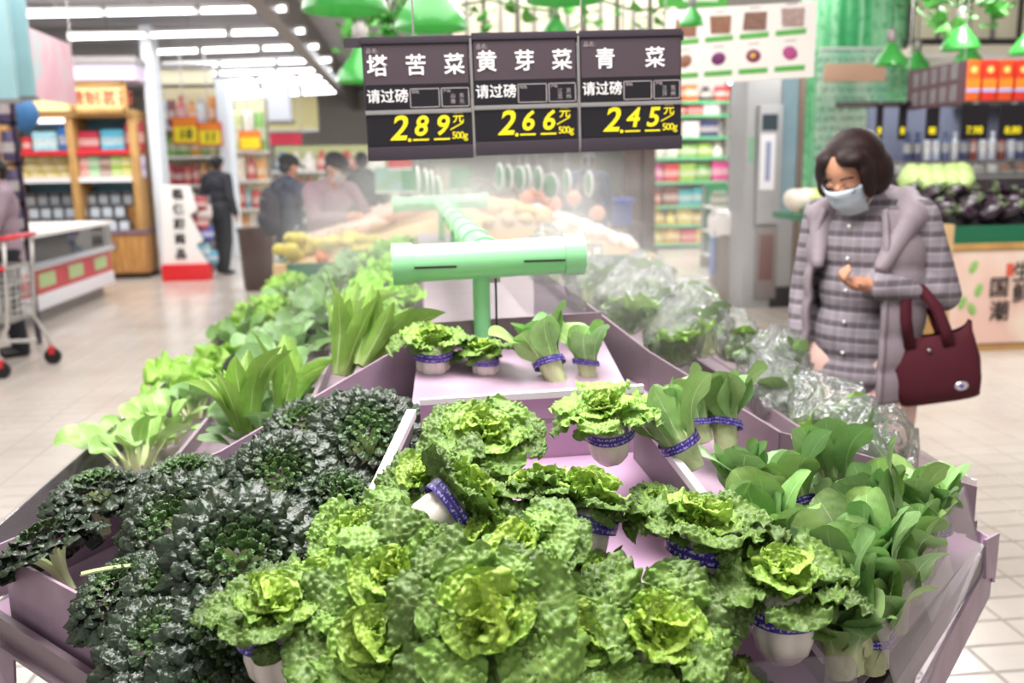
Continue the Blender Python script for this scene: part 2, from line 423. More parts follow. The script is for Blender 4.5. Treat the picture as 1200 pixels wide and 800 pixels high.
def print_mat():
    g = N('pale_notice_print'); tc = g.n('ShaderNodeTexCoord'); mp = g.n('ShaderNodeMapping'); mp.inputs['Scale'].default_value = (26, 1, 12); g.l(tc.outputs['Object'], mp.inputs[0])
    n = g.n('ShaderNodeTexNoise', Scale=1.2, Detail=2.0); g.l(mp.outputs[0], n.inputs['Vector'])
    n2 = g.n('ShaderNodeTexNoise', Scale=2.2, Detail=3.0); g.l(tc.outputs['Object'], n2.inputs['Vector'])
    sp = g.n('ShaderNodeSeparateXYZ'); g.l(tc.outputs['Object'], sp.inputs[0])
    row = g.math('GREATER_THAN', g.math('FRACT', g.math('MULTIPLY', sp.outputs[2], 9.0)), .45)
    base = g.ramp(n2.outputs['Fac'], [(.4, '#8fd0ae'), (.6, '#d0ead2')])
    g.l(g.mix(g.math('MULTIPLY', g.math('MULTIPLY', row, g.math('GREATER_THAN', n.outputs['Fac'], .5)), .55), base, S('#4f7d6a')), g.b.inputs['Base Color']); return g.M
q0, q1 = gy(954, 235, 10.5), gy(1044, 55, 10.5)
nb = thing('notice_board', 'pale green printed notice panel on the bamboo mural', 'notice', (q0.x, 10.52, q0.z-.25))
w_ = q1.x-q0.x; h_ = q1.z-q0.z+.25
box('board', (0, 0, 0), (w_, .06, h_), print_mat(), nb)
box('heading_strip', (.06, -.012, h_-.38), (w_*.95, 0.0, h_-.18), mat('salmon_print', '#e2b79c', .5), nb)
for zz in (0, h_-.02): box('border', (0, -.01, zz), (w_, 0, zz+.02), M_whiteplast, nb)

# lit fluorescent tubes of the ceiling, each a lamp of its own
tube_m = MB().tube([(-.70, 0, 0), (.70, 0, 0)], .028, 8).mesh('tube', M_tube, True)
fix_m = MB().box((-.74, -.05, .03), (.74, .05, .07)).mesh('housing', M_white)
cap_m = MB().box((-.745, -.035, -.035), (-.70, .035, .03)).mesh('end_holder', M_white); cap_m2 = MB().box((.70, -.035, -.035), (.745, .035, .03)).mesh('end_holder', M_white)
rowsY = [12.0, 13.9, 15.6, 17.3, 19.2, 21.0, 22.8, 24.6, 26.4]
row_px = [(10, 340, 18), (78, 361, 44), (163, 376, 62), (190, 390, 78), (187, 390, 89), (251, 396, 97), (258, 396, 104), (265, 396, 110), (268, 396, 115)]
for r_i, (Y, (xa, xb, ypx)) in enumerate(zip(rowsY, row_px)):
    pa, pb = gy(xa, ypx, Y), gy(xb, ypx-7.5, Y)
    n = 3; step = (pb.x-pa.x)/n; ang = math.atan2(pb.z-pa.z, pb.x-pa.x)
    for k in range(n):
        t = (k+.5)/n; c = pa.lerp(pb, t)
        o = thing('fluorescent_lamp', '%s lit fluorescent tube of the %s ceiling row' % (['left', 'middle', 'right'][k], ['nearest', 'second', 'third', 'fourth', 'fifth', 'sixth', 'seventh', 'eighth', 'farthest'][r_i]), 'ceiling lamp', c, 0, 'ceiling tubes, row %d' % (r_i+1))
        o.rotation_euler = (0, -ang, 0)
        s = step/1.56
        for nm, me in (('tube', tube_m), ('housing', fix_m), ('end_holder', cap_m), ('end_holder', cap_m2)):
            link(nm, me, o, Matrix.Diagonal((s, 1, 1, 1)))
        box('hanger_rod', (-.006, -.006, .07), (.006, .006, max(.1, 3.95-c.z)), M_greymet, o)

# ---------------------------------------------------------------- the misted produce island
CXI = .158
isl = thing('produce_island', 'long stepped vegetable island lined with lavender film, mist pipe along its top', 'display stand', (CXI, 3.4, 0))
OF = (CXI, 3.4, 0)
def part(name, mt, b, smooth=False): b.off = Vector((0, 0, 0)); return b
def ib(): return MB(OF)
PL, FL_, FR_, PR = (-.76, 1.55), (-.19, 1.0), (.51, 1.0), (1.076, 1.55)
YB = 5.75
def inset(d): return [(PL[0]+d, YB), (PL[0]+d, PL[1]+d*.4), (FL_[0]+d*.4, FL_[1]+d), (FR_[0]-d*.4, FR_[1]+d), (PR[0]-d, PR[1]+d*.4), (PR[0]-d, YB)]
ib().prism(inset(.10)[::-1], .10, .70).build('body', M_charcoal, isl)
ib().prism(inset(.16)[::-1], .0, .10).build('plinth', M_black, isl)
ib().prism(inset(.03)[::-1], .70, .755).build('valance', M_lav, isl)
ib().prism(inset(.0)[::-1], .755, .775).build('lower_shelf', M_lavdark, isl)
# decks of the near end
def slab(name, pts, th, mt): return ib().slab(pts, th).build(name, mt, isl)
slab('centre_deck', [(-.19, 1.0, .85), (.51, 1.0, .85), (.42, 1.58, 1.0), (-.04, 1.56, 1.0)], .012, M_lav_hi)
slab('side_deck', [(-.74, 1.53, .80), (-.19, 1.0, .83), (-.04, 1.56, .98)], .012, M_lav)
slab('side_deck', [(-.74, 1.53, .80), (-.04, 1.56, .98), (.0, 1.88, 1.05)], .012, M_lav)
slab('side_deck', [(.51, 1.0, .83), (1.05, 1.53, .80), (.42, 1.58, .98)], .012, M_lav)
slab('side_deck', [(1.05, 1.53, .80), (.46, 1.95, 1.05), (.42, 1.58, .98)], .012, M_lav)
# upper tray
slab('upper_deck', [(-.02, 1.56, 1.075), (.40, 1.58, 1.075), (.42, 2.02, 1.13), (.0, 1.95, 1.13)], .012, M_lav)
def wall2(name, a, b, z0, z1a, z1b, mt, th=.006, z0b=None):
    """upright sheet between two plan points"""
    a, b = Vector(a), Vector(b); d = (b-a).normalized(); n = Vector((-d.y, d.x))*th/2; zb = z0 if z0b is None else z0b
    bb = ib(); vs = []
    for s in (1, -1):
        vs += [(a.x+n.x*s, a.y+n.y*s, z0), (b.x+n.x*s, b.y+n.y*s, zb), (b.x+n.x*s, b.y+n.y*s, z1b), (a.x+n.x*s, a.y+n.y*s, z1a)]
    bb.add(vs, [(0, 1, 2, 3), (7, 6, 5, 4), (0, 4, 5, 1), (1, 5, 6, 2), (2, 6, 7, 3), (3, 7, 4, 0)])
    return bb.build(name, mt, isl)
wall2('upper_front_panel', (.0, 1.565), (.405, 1.585), .97, 1.118, 1.122, M_lav_hi)
wall2('upper_front_edge', (.0, 1.563), (.405, 1.583), 1.112, 1.122, 1.126, M_whiteplast, .012)
wall2('upper_back_panel', (.02, 1.96), (.42, 2.03), 1.08, 1.19, 1.19, M_lavdark)
# dividers between the end bins, with a folded white edge
wall2('divider', (-.015, 1.545), (-.185, 1.02), .90, 1.105, .90, M_greymet, .006, .80)
wall2('divider_edge', (-.015, 1.545), (-.185, 1.02), 1.095, 1.109, .904, M_whiteplast, .016, .89)
wall2('divider', (.385, 1.56), (.505, 1.02), .90, 1.09, .90, M_greymet, .006, .80)
wall2('divider_edge', (.385, 1.56), (.505, 1.02), 1.08, 1.094, .904, M_whiteplast, .014, .89)
# hip panels separating the end from the long sides
wall2('hip_panel', (.04, 1.94), (-.38, 1.71), 1.02, 1.185, 1.0, M_lav, .006, .86)
wall2('hip_panel', (-.38, 1.71), (-.75, 1.56), .86, 1.0, .89, M_lav, .006, .80)
wall2('hip_panel', (.40, 2.1), (.50, 1.90), 1.02, 1.2, 1.12, M_lavdark, .006, 1.0)
wall2('hip_panel', (.50, 1.90), (.70, 1.66), 1.0, 1.12, 1.0, M_lavdark, .006, .86)
wall2('hip_panel', (.70, 1.66), (1.06, 1.57), .86, 1.0, .90, M_lavdark, .006, .80)
# lip of the left chamfer: plate, channel rail and corner cover
wall2('lip_plate', (-.68, 1.475), (-.305, 1.10), .78, .915, .925, M_lav, .005)
wall2('channel_rail', (-.755, 1.515), (-.20, .97), .785, .825, .825, M_lavdark, .012)
wall2('channel_floor', (-.725, 1.50), (-.19, .985), .780, .786, .786, M_lavdark, .06)
slab('corner_cover', [(-.78, 1.60, .835), (-.785, 1.60, .70), (-.77, 1.50, .70), (-.755, 1.50, .83)], .004, M_lav)
slab('corner_cover', [(-.757, 1.512, .80), (-.775, 1.53, .69), (-.66, 1.40, .69), (-.66, 1.42, .79)], .004, M_lav)
# right chamfer: acrylic guard, rail, corner cover
def plexi(pts, th=.004): return ib().slab(pts, th).build('acrylic_guard', M_plexi, isl)
plexi([(.92, 1.40, .968), (.962, 1.40, .845), (.60, .985, .815), (.560, 1.005, .938)])
wall2('channel_rail', (1.0, 1.455), (.52, .965), .785, .835, .825, M_greymet, .014)
wall2('lower_rail', (1.065, 1.515), (.53, .945), .70, .785, .775, M_lav, .006)
slab('corner_cover', [(1.0, 1.45, .845), (1.075, 1.52, .825), (1.085, 1.545, .79), (1.06, 1.50, .745), (1.0, 1.44, .775)], .005, M_lav)
slab('corner_cover', [(1.083, 1.535, .80), (1.083, 1.62, .80), (1.07, 1.62, .70), (1.06, 1.50, .735)], .005, M_lav_hi)
# front acrylic guard with rounded corner
pg = []
for k in range(5): a = PI/2*k/4; pg.append((.497+.02*math.sin(a), .965, .912+.02*math.cos(a)))
plexi([(-.16, .965, .925), (-.18, .965, .80), (.517, .965, .80)] + pg[::-1])
wall2('channel_rail', (-.20, .95), (.52, .95), .785, .83, .83, M_lavdark, .012)
# left edge acrylic guard along the long side
ib().slab([(-.765, 1.56, .90), (-.765, YB, .90), (-.765, YB, .79), (-.765, 1.56, .79)], .003).build('clear_edge_guard', M_glass, isl)
plexi([(1.08, 1.60, .80), (1.08, YB, .80), (1.08, YB, .90), (1.08, 1.60, .90)])
# stepped tiers on both long sides
def hipL(x): return 1.56+(x+.75)*.48+.01
def hipR(x): return 1.58+(1.06-x)*.62+.01
TL = [(-.76, -.50, .82), (-.50, -.22, .92), (-.22, .02, 1.03)]
TRr = [(.82, 1.075, .82), (.54, .82, .92), (.30, .54, 1.03)]
for xa, xb, z in TL:
    ib().prism([(xa, hipL(xa)), (xb, hipL(xb)), (xb, YB), (xa, YB)], z-.02, z).build('tier_deck', M_lavdark, isl)
    wall2('tier_rail', (xa+.004, hipL(xa)), (xa+.004, YB), z-(.02 if xa < -.7 else .1), z+(.004 if xa < -.7 else .035), z+(.004 if xa < -.7 else .035), M_lavdark, .008)
for xa, xb, z in TRr:
    ib().prism([(xa, hipR(xa)), (xb, hipR(xb)), (xb, YB), (xa, YB)], z-.02, z).build('tier_deck', M_lavdark, isl)
    wall2('tier_rail', (xb-.004, hipR(xb)), (xb-.004, YB), z-(.02 if xb > 1 else .1), z+(.004 if xb > 1 else .035), z+(.004 if xb > 1 else .035), M_lavdark, .008)
ib().prism([(.02, 2.04), (.30, 2.06), (.30, YB), (.02, YB)], 1.10, 1.12).build('ridge_deck', M_lavdark, isl)
# clear bin separators near the ridge
plexi([(.02, 2.25, 1.27), (-.22, 2.25, 1.10), (-.22, 2.25, 1.04), (.02, 2.25, 1.13)])
plexi([(.30, 2.3, 1.13), (.54, 2.3, 1.04), (.54, 2.3, 1.10), (.30, 2.3, 1.27)])

# ---------------------------------------------------------------- mist pipe
mp_ = thing('mist_pipe', 'mint green mist pipe with slotted cross tube on the island ridge', 'pipe', (.158, 1.95, 1.12))
PO = (.158, 1.95, 1.12); PZ = 1.325
def pb(): return MB(PO)
def slotted(y, L, name='cross_tube', tilt=.006):
    o = pb().tube([(.158-L, y, PZ-tilt), (.158+L, y, PZ+tilt)], .040, 28).build(name, M_pipe, mp_, 'auto')
    for s in (-1, 1):
        c = pb().tube([(.158+s*L*.82, y, PZ+s*tilt*.8), (.158+s*L*1.04, y, PZ+s*tilt)], .0445, 28).build('end_cap', M_pipe, mp_, 'auto')
        th = R(-10)
        pb().box((.158+s*L*.36-.0, y-.0415, PZ-.008+s*tilt*.6), (.158+s*L*.81, y-.0385, PZ-.0035+s*tilt*.6)).build('slot', M_slot, o)
slotted(1.95, .197)
mainp = pb().tube([(.158, 1.96, PZ), (.158, 5.3, PZ)], .036, 24).build('main_tube', M_pipe, mp_, 'auto')
for y in (2.05, 2.32, 2.62, 2.95, 3.35, 3.8, 4.3, 4.8):
    pb().tube([(.158, y, PZ), (.158, y+.09, PZ)], .041, 24).build('coupling', M_pipe, mp_, 'auto')
for y in (2.2, 2.75, 3.6):
    for s in (-1, 1): pb().box((.158+s*.0355-.002, y, PZ-.01), (.158+s*.0355+.002, y+.22, PZ-.004)).build('slot', M_slot, mainp)
slotted(5.25, .26)
for x, y in ((.142, 1.97), (.158, 3.5), (.158, 5.2)):
    pb().tube([(x, y, 1.122), (x, y, PZ-.02)], .019, 16).build('post', M_pipe, mp_, 'auto')
box('bracket', (.152, 1.985, 1.27), (.185, 2.0, 1.30), M_steel, mp_, off=PO)
MB(PO).tube([(.175, 1.985, 1.125), (.175, 1.985, 1.28)], .0025, 6).build('cable', M_black, mp_)

# ---------------------------------------------------------------- vegetables
def pillow(p):
    d, _ = noise.voronoi(p)
    return min(1.0, (d[1]-d[0])*1.6)
def leaf_mesh(name, L, wfun, phi0, phi1, p=1.0, cup=0.0, ruf=0.0, rk=18.0, blis=0.0, bscale=90.0, nu=12, nv=18, seed=0, mt=None,
              twist=0.0, lump=0.0, lscale=26.0, cupfun=None, jag=0.0):
    """leaf growing from the origin along +Z and bending towards +Y; wfun(v) = half width"""
    so = Vector((seed*7.13, seed*3.7, seed*1.9)); vs = []; uvs = []
    y = z = 0.0; pr = 0.0; cent = []
    for j in range(nv+1):
        s = j/nv; phi = phi0+(phi1-phi0)*s**p
        if j: y += L/nv*math.sin(phi); z += L/nv*math.cos(phi)
        cent.append((y, z, phi))
    for j in range(nv+1):
        s = j/nv; y, z, phi = cent[j]; w = max(.0008, wfun(s)); tw = twist*s
        n = Vector((0, -math.cos(phi), math.sin(phi)))
        cu = cup if cupfun is None else cupfun(s)
        for i in range(nu+1):
            u = -1+2*i/nu; ww = w
            if jag: ww = w*(1+jag*noise.noise(Vector((s*14, (1 if u > 0 else -1)*3, seed))))
            h = cu*u*u*w + ruf*abs(u)**3*math.sin(rk*s+seed*2.1+(1.3 if u > 0 else 0))*w*min(1, s*3)
            # flatten a strongly cupped cross section into an arc
            x = u*ww
            if cu > .6: x = ww*math.sin(u*min(1.45, cu))/math.sin(min(1.45, cu)) if cu < 1.45 else ww*math.sin(u*1.45)
            q = Vector((x, y, z)) + n*h
            if blis:
                k = blis*(1-.75*max(0, 1-abs(u)*5))*min(1, s*4)*(pillow(Vector((x, s*L, 0))*bscale+so)-.35)
                q += n*k
            if lump: q += n*(lump*min(1, s*2.5)*noise.noise(Vector((x, s*L, 3))*lscale+so)) + Vector((lump*.5*noise.noise(Vector((x, s*L, 9))*lscale+so), 0, 0))
            if tw: q = Vector((q.x*math.cos(tw)-0*math.sin(tw), q.y, q.z)) + n*(q.x*math.sin(tw))
            vs.append(q); uvs.append((i/nu, s))
    fs = [(j*(nu+1)+i, j*(nu+1)+i+1, (j+1)*(nu+1)+i+1, (j+1)*(nu+1)+i) for j in range(nv) for i in range(nu)]
    if name is None: return vs, fs, uvs
    me = bpy.data.meshes.new(name); me.from_pydata(vs, [], fs); uvl = me.uv_layers.new(name='UVMap')
    for lp in me.loops: uvl.data[lp.index].uv = uvs[lp.vertex_index]
    if mt: me.materials.append(mt)
    me.shade_smooth(); return me

def leaf_mat(name, tip, mid, rib, rough=.45, ribw=.07, veins=.35, bump=.35, bscale=70.0, base=None, base_v=.3, base_soft=.15, transl=.18, edge=None, spec=.4):
    """blade colour by leaf coordinates; rib, side veins, pale stalk; object colour tints each leaf"""
    g = N(name); tc = g.n('ShaderNodeTexCoord'); sp = g.n('ShaderNodeSeparateXYZ'); g.l(tc.outputs['UV'], sp.inputs[0])
    u = g.math('ABSOLUTE', g.math('SUBTRACT', g.math('MULTIPLY', sp.outputs[0], 2.0), 1.0)); v = sp.outputs[1]
    n = g.n('ShaderNodeTexNoise', Scale=28.0, Detail=4.0); g.l(tc.outputs['Object'], n.inputs['Vector'])
    blade = g.mix(g.math('MULTIPLY', n.outputs['Fac'], .9), S(tip), S(mid))
    vein = g.math('ABSOLUTE', g.math('SUBTRACT', g.math('FRACT', g.math('ADD', g.math('MULTIPLY', v, 7.0), g.math('MULTIPLY', u, -2.0))), .5))
    veinf = g.math('MULTIPLY', g.math('LESS_THAN', vein, .045), veins)
    c = g.mix(veinf, blade, S(rib))
    ribm = g.math('MULTIPLY', g.math('LESS_THAN', u, g.math('MULTIPLY', g.math('SUBTRACT', 1.05, v), ribw)), .75)
    c = g.mix(ribm, c, S(rib))
    oi = g.n('ShaderNodeObjectInfo'); c = g.mix(1.0, c, oi.outputs['Color'], 'MULTIPLY')
    if base:
        mr = g.n('ShaderNodeMapRange'); mr.inputs['From Min'].default_value = base_v-base_soft; mr.inputs['From Max'].default_value = base_v+base_soft
        g.l(g.math('ADD', v, g.math('MULTIPLY', u, .10)), mr.inputs['Value'])
        c = g.mix(mr.outputs[0], S(base), c)
    g.l(c, g.b.inputs['Base Color']); g.b.inputs['Roughness'].default_value = rough; g.b.inputs['Specular IOR Level'].default_value = spec
    if bump:
        vo = g.n('ShaderNodeTexVoronoi', Scale=bscale); vo.feature = 'SMOOTH_F1'; g.l(tc.outputs['Object'], vo.inputs['Vector'])
        bp = g.n('ShaderNodeBump', Strength=bump, Distance=.004); bp.invert = True; g.l(vo.outputs['Distance'], bp.inputs['Height']); g.l(bp.outputs[0], g.b.inputs['Normal'])
    tr = g.n('ShaderNodeBsdfTranslucent'); g.l(c, tr.inputs['Color']); mx = g.n('ShaderNodeMixShader'); mx.inputs[0].default_value = transl
    g.l(g.b.outputs[0], mx.inputs[1]); g.l(tr.outputs[0], mx.inputs[2]); g.l(mx.outputs[0], g.nt.nodes['Material Output'].inputs['Surface'])
    return g.M

M_savoy = leaf_mat('savoy_cabbage_leaf', '#84a957', '#a9c67a', '#d3dca2', .42, .05, .22, .55, 130, transl=.16)
M_tatsoi = leaf_mat('dark_tatsoi_leaf', '#333f2e', '#273422', '#566b48', .32, .0, .0, .25, 160, transl=.03, spec=.5)
M_stalk = leaf_mat('pale_green_stalk', '#c9d79b', '#dbe3b6', '#e6ecc8', .4, .0, .0, .1, 40, transl=.1)
M_bok = leaf_mat('bok_choy_leaf', '#7ba05a', '#9bbd7a', '#c9dcaa', .34, .09, .10, .22, 90, base='#d9e2ad', base_v=.40, base_soft=.10, transl=.18)
M_lance = leaf_mat('long_lettuce_leaf', '#86b04c', '#a3c562', '#dbe6ae', .42, .10, .15, .25, 60, base='#c9dc92', base_v=.12, base_soft=.1, transl=.25)
M_lett = leaf_mat('loose_lettuce_leaf', '#8cc24e', '#b3d968', '#dcebb0', .4, .05, .2, .4, 70, base='#dfeabc', base_v=.15, base_soft=.12, transl=.25)
M_rib = leaf_mat('white_stem_rib', '#f1e6da', '#f6eee4', '#fbf6f0', .36, .10, .0, .1, 40, transl=.12)
M_cabbase = mat('white_cabbage_stem', '#f4e9de', .38, noise_amt=.06, noise_scale=30, bump=.15, bump_scale=50)

# --- savoy type cabbage with white base
def w_savoy(wm, b=.22):
    return lambda s: wm*(b+(1-b)*math.sin(min(1, s*1.25)*PI/2)**1.2)*(1 if s < .72 else math.sqrt(max(.0, 1-((s-.72)/.285)**2)))
SAV = {'outer': [], 'mid': [], 'inner': []}
for k in range(4):
    SAV['outer'].append(leaf_mesh('leaf', .088+.007*k, w_savoy(.043+.003*(k % 3)), R(42), R(112+14*k), .95, -.22, .13, 24+2*k, .0085, 105, 40, 42, 11+k, M_savoy, .15*(k-1), lump=.012))
    SAV['mid'].append(leaf_mesh('leaf', .078+.005*k, w_savoy(.040+.003*k), R(22), R(112+10*k), 1.0, -.10, .14, 26+2*k, .0080, 110, 36, 38, 31+k, M_savoy, -.12*(k-1), lump=.012))
    SAV['inner'].append(leaf_mesh('leaf', .052+.005*k, w_savoy(.029+.003*k, .3), R(6), R(70+14*k), 1.1, .15, .15, 24+k, .0070, 125, 28, 28, 51+k, M_savoy, lump=.010))
def base_mesh(seed):
    rnd = random.Random(seed); n = 40; b = MB()
    prof = [(.010, .002), (.022, .006), (.032, .020), (.037, .040), (.036, .060), (.031, .078), (.020, .086)]
    vs, fs = [], []; ph = [rnd.uniform(0, 6) for _ in range(3)]
    for r, z in prof:
        for k in range(n):
            th = 2*PI*k/n; lob = abs(math.sin(3.0*th+ph[0]+z*6))**.5
            vs.append((r*(.78+.25*lob)*math.cos(th)*(1+.04*math.sin(2*th+ph[1])), r*(.78+.25*lob)*math.sin(th), z))
    for i in range(len(prof)-1):
        for k in range(n): fs.append((i*n+k, i*n+(k+1) % n, (i+1)*n+(k+1) % n, (i+1)*n+k))
    fs += [tuple(range(n))[::-1], tuple(range((len(prof)-1)*n, len(prof)*n))]
    return b.add(vs, fs).mesh('stem_base', M_cabbase, True)
SAV_BASE = [base_mesh(s) for s in range(3)]
RIB = [leaf_mesh('stem_rib', .090+.004*k, lambda s: .0165+.008*math.sin(s*PI)-.003*s, R(62), R(-28), .55, .62, .04, 6, 0, 1, 8, 14, 60+k, M_rib, lump=.003, lscale=30) for k in range(3)]
def band_mesh(r, h, z, tilt=0.0, n=36, seed=0, sq=1.0):
    vs, fs, uv = [], [], []
    for j in range(2):
        for k in range(n+1):
            th = 2*PI*k/n; rr = r*(1+.025*math.sin(3*th+seed))
            vs.append((rr*math.cos(th), sq*rr*math.sin(th), z+h*j+tilt*math.cos(th)*r)); uv.append((k/n*r*12, j))
    for k in range(n): fs.append((k, k+1, n+2+k, n+1+k))
    me = bpy.data.meshes.new('band'); me.from_pydata(vs, [], fs); ul = me.uv_layers.new(name='UVMap')
    for lp in me.loops: ul.data[lp.index].uv = uv[lp.vertex_index]
    me.materials.append(M_purple); me.shade_smooth(); return me
SAV_BAND = [band_mesh(.0455, .018, .062, .12*k, seed=k) for k in (-1, 0, 1)]
def cabbage(pos, axis, sc, seed, label, dark=1.0, band=True, spin=None, yellow=1.0, nout=7, show_base=False):
    rnd = random.Random(seed)
    t = thing('yellow_heart_cabbage', label, 'cabbage', (0, 0, 0), 0, 'yellow heart cabbages on the island')
    t.matrix_basis = axis_mtx(pos, axis, rnd.uniform(0, 6.28) if spin is None else spin, 1.0)
    S_ = Matrix.Scale(sc, 4)
    link('stem_base', SAV_BASE[seed % 3], t, S_)
    for k in range(8):
        M = S_ @ Matrix.Rotation(2*PI*k/8+rnd.uniform(-.12, .12), 4, 'Z') @ Matrix.Translation((0, .013+.004*(k % 2), .001)) @ Matrix.Rotation(rnd.uniform(-.06, .06), 4, 'X') @ Matrix.Scale(rnd.uniform(.92, 1.04), 4)
        link('stem_rib', RIB[k % 3], t, M)
    if band: link('band', SAV_BAND[seed % 3], t, S_ @ Matrix.Rotation(rnd.uniform(0, 6), 4, 'Z'))
    def put(kind, n, r, z, a0, tint, jit, tilt):
        for k in range(n):
            th = a0+2*PI*k/n+rnd.uniform(-jit, jit)
            M = S_ @ Matrix.Rotation(th, 4, 'Z') @ Matrix.Translation((0, r*rnd.uniform(.9, 1.1), z+rnd.uniform(-.006, .006))) @ Matrix.Rotation(tilt+rnd.uniform(-.15, .15), 4, 'X') @ Matrix.Rotation(rnd.uniform(-.2, .2), 4, 'Y') @ Matrix.Scale(rnd.uniform(.76, .98), 4)
            if show_base and kind != 'inner':
                w = (t.matrix_basis.to_3x3() @ Matrix.Rotation(th, 3, 'Z') @ Vector((0, 1, 0)))
                if w.y < -.35:
                    M = M @ Matrix.Scale(.44 if kind == 'outer' else .84, 4)
            v = rnd.uniform(.86, 1.14)
            c = tuple(min(1.6, x*v) for x in tint)+(1,)
            link('leaf', rnd.choice(SAV[kind]), t, M, c)
    d = dark
    put('outer', nout, .028, .082, rnd.uniform(0, 6), (.50*d, .53*d, .42*d), .25, 0)
    put('mid', 6, .020, .086, rnd.uniform(0, 6), (.70*d, .78*d, .50*d), .3, 0)
    put('inner', 5, .013, .086, rnd.uniform(0, 6), (.96*yellow, 1.0*yellow**.8, .58), .35, 0)
    put('inner', 4, .006, .088, rnd.uniform(0, 6), (1.06*yellow, 1.04*yellow**.8, .54), .4, .35)
    put('inner', 3, .004, .084, rnd.uniform(0, 6), (1.10*yellow, 1.06*yellow**.8, .52), .4, .8)
    return t
VX, VY, VZ = Vector((1, 0, 0)), Vector((0, 1, 0)), Vector((0, 0, 1))
# (foot or crown point, its height over the floor, axis base->top, scale, dark, label); heights follow the sloping deck
CAB = [
 ('b', 508, 449, 1.083, (.02, -.10, 1), .92, 1.15, 'pale banded cabbage standing on the upper tray, leftmost in its row'),
 ('b', 571, 449, 1.083, (-.10, -.05, 1), .70, 1.1, 'smaller cabbage standing on the upper tray beside the taller banded one'),
 ('b', 716, 542, 1.035, (-.14, -.22, 1), .95, 1.25, 'bright round cabbage with purple band by the right divider top'),
 ('c', 568, 515, 1.10, (.10, -.50, .8), 1.02, .95, 'loose leafed cabbage against the lavender front panel of the upper tray'),
 ('b', 478, 640, 1.035, (.80, .30, .55), 1.0, .72, 'dark cabbage lying with its white base toward the left divider'),
 ('c', 630, 585, 1.06, (.05, .25, .95), 1.0, .70, 'dark green cabbage in the middle of the centre bin, back row'),
 ('b', 668, 672, .985, (.30, .22, .95), 1.05, .75, 'cabbage with bare white base showing in the middle of the bin'),
 ('c', 772, 588, 1.0, (.25, -.25, .95), .50, .85, 'small pale leafed cabbage just left of the right divider'),
 ('c', 425, 632, 1.03, (-.25, -.40, .85), .92, .95, 'light cabbage leaning on the left divider, near the dark greens'),
 ('c', 462, 682, 1.03, (.05, -.62, .75), .98, 1.1, 'open yellow green cabbage in the left of the centre bin'),
 ('c', 388, 690, 1.0, (-.30, -.40, .85), .85, .85, 'crinkled cabbage wedged between the dark greens and the centre bin'),
 ('c', 570, 725, 1.03, (-.03, -.68, .70), 1.15, 1.0, 'largest open cabbage with a yellow heart facing the front'),
 ('c', 610, 652, 1.06, (-.45, -.20, .85), .85, 1.1, 'yellow topped cabbage tilted left with a narrow banded stalk'),
 ('c', 440, 758, .985, (-.05, -.55, .80), 1.0, 1.05, 'pale open cabbage at the front lip, second from the left corner'),
 ('b', 325, 803, .90, (.05, -.10, 1), 1.05, .62, 'dark crowned cabbage standing at the front left corner with white ribs'),
 ('c', 676, 750, .995, (.40, -.42, .8), .95, .95, 'cabbage with purple band at the front lip, centre'),
 ('c', 768, 748, .985, (.12, -.48, .85), 1.12, .85, 'broad cabbage with yellow streak at the front lip, right of centre'),
 ('b', 815, 700, .955, (.08, -.05, 1), 1.05, .72, 'cabbage with long drooping leaves under the right divider'),
 ('b', 916, 772, .905, (-.03, -.08, 1), 1.08, .66, 'upright cabbage with wide purple band at the front right corner'),
 ('c', 705, 688, 1.0, (.45, -.30, .8), .8, .85, 'half buried cabbage with purple band in the middle of the bin'),
 ('c', 555, 640, 1.04, (-.10, -.35, .9), .85, .70, 'dark cabbage behind the large open one in the centre bin'),
 ('c', 858, 632, 1.02, (.45, -.20, .85), .85, .72, 'cabbage overhanging the right divider toward the bok choy'),
 ('c', 560, 805, .925, (.0, -.3, 1), .85, .7, 'cabbage low behind the front guard, centre'),
 ('c', 460, 812, .92, (.0, -.3, 1), .85, .75, 'cabbage low behind the front guard, left'),
 ('c', 850, 812, .905, (.1, -.2, 1), .75, .6, 'dark cabbage low behind the front guard, right'),
 ('c', 505, 562, 1.07, (-.30, -.35, .9), .95, .8, 'cabbage resting on the upper end of the left divider'),
]
for i, (md, px, py, z, ax, sc, dk, lb) in enumerate(CAB):
    p = gz(px, py, z)
    if md == 'c': p = p - Vector(ax).normalized()*.092*sc
    cabbage(p, ax, sc, 100+i*7, lb, dk, band=True, show_base=(md == 'b'), yellow=1.2 if 'yellow' in lb else 1.0)

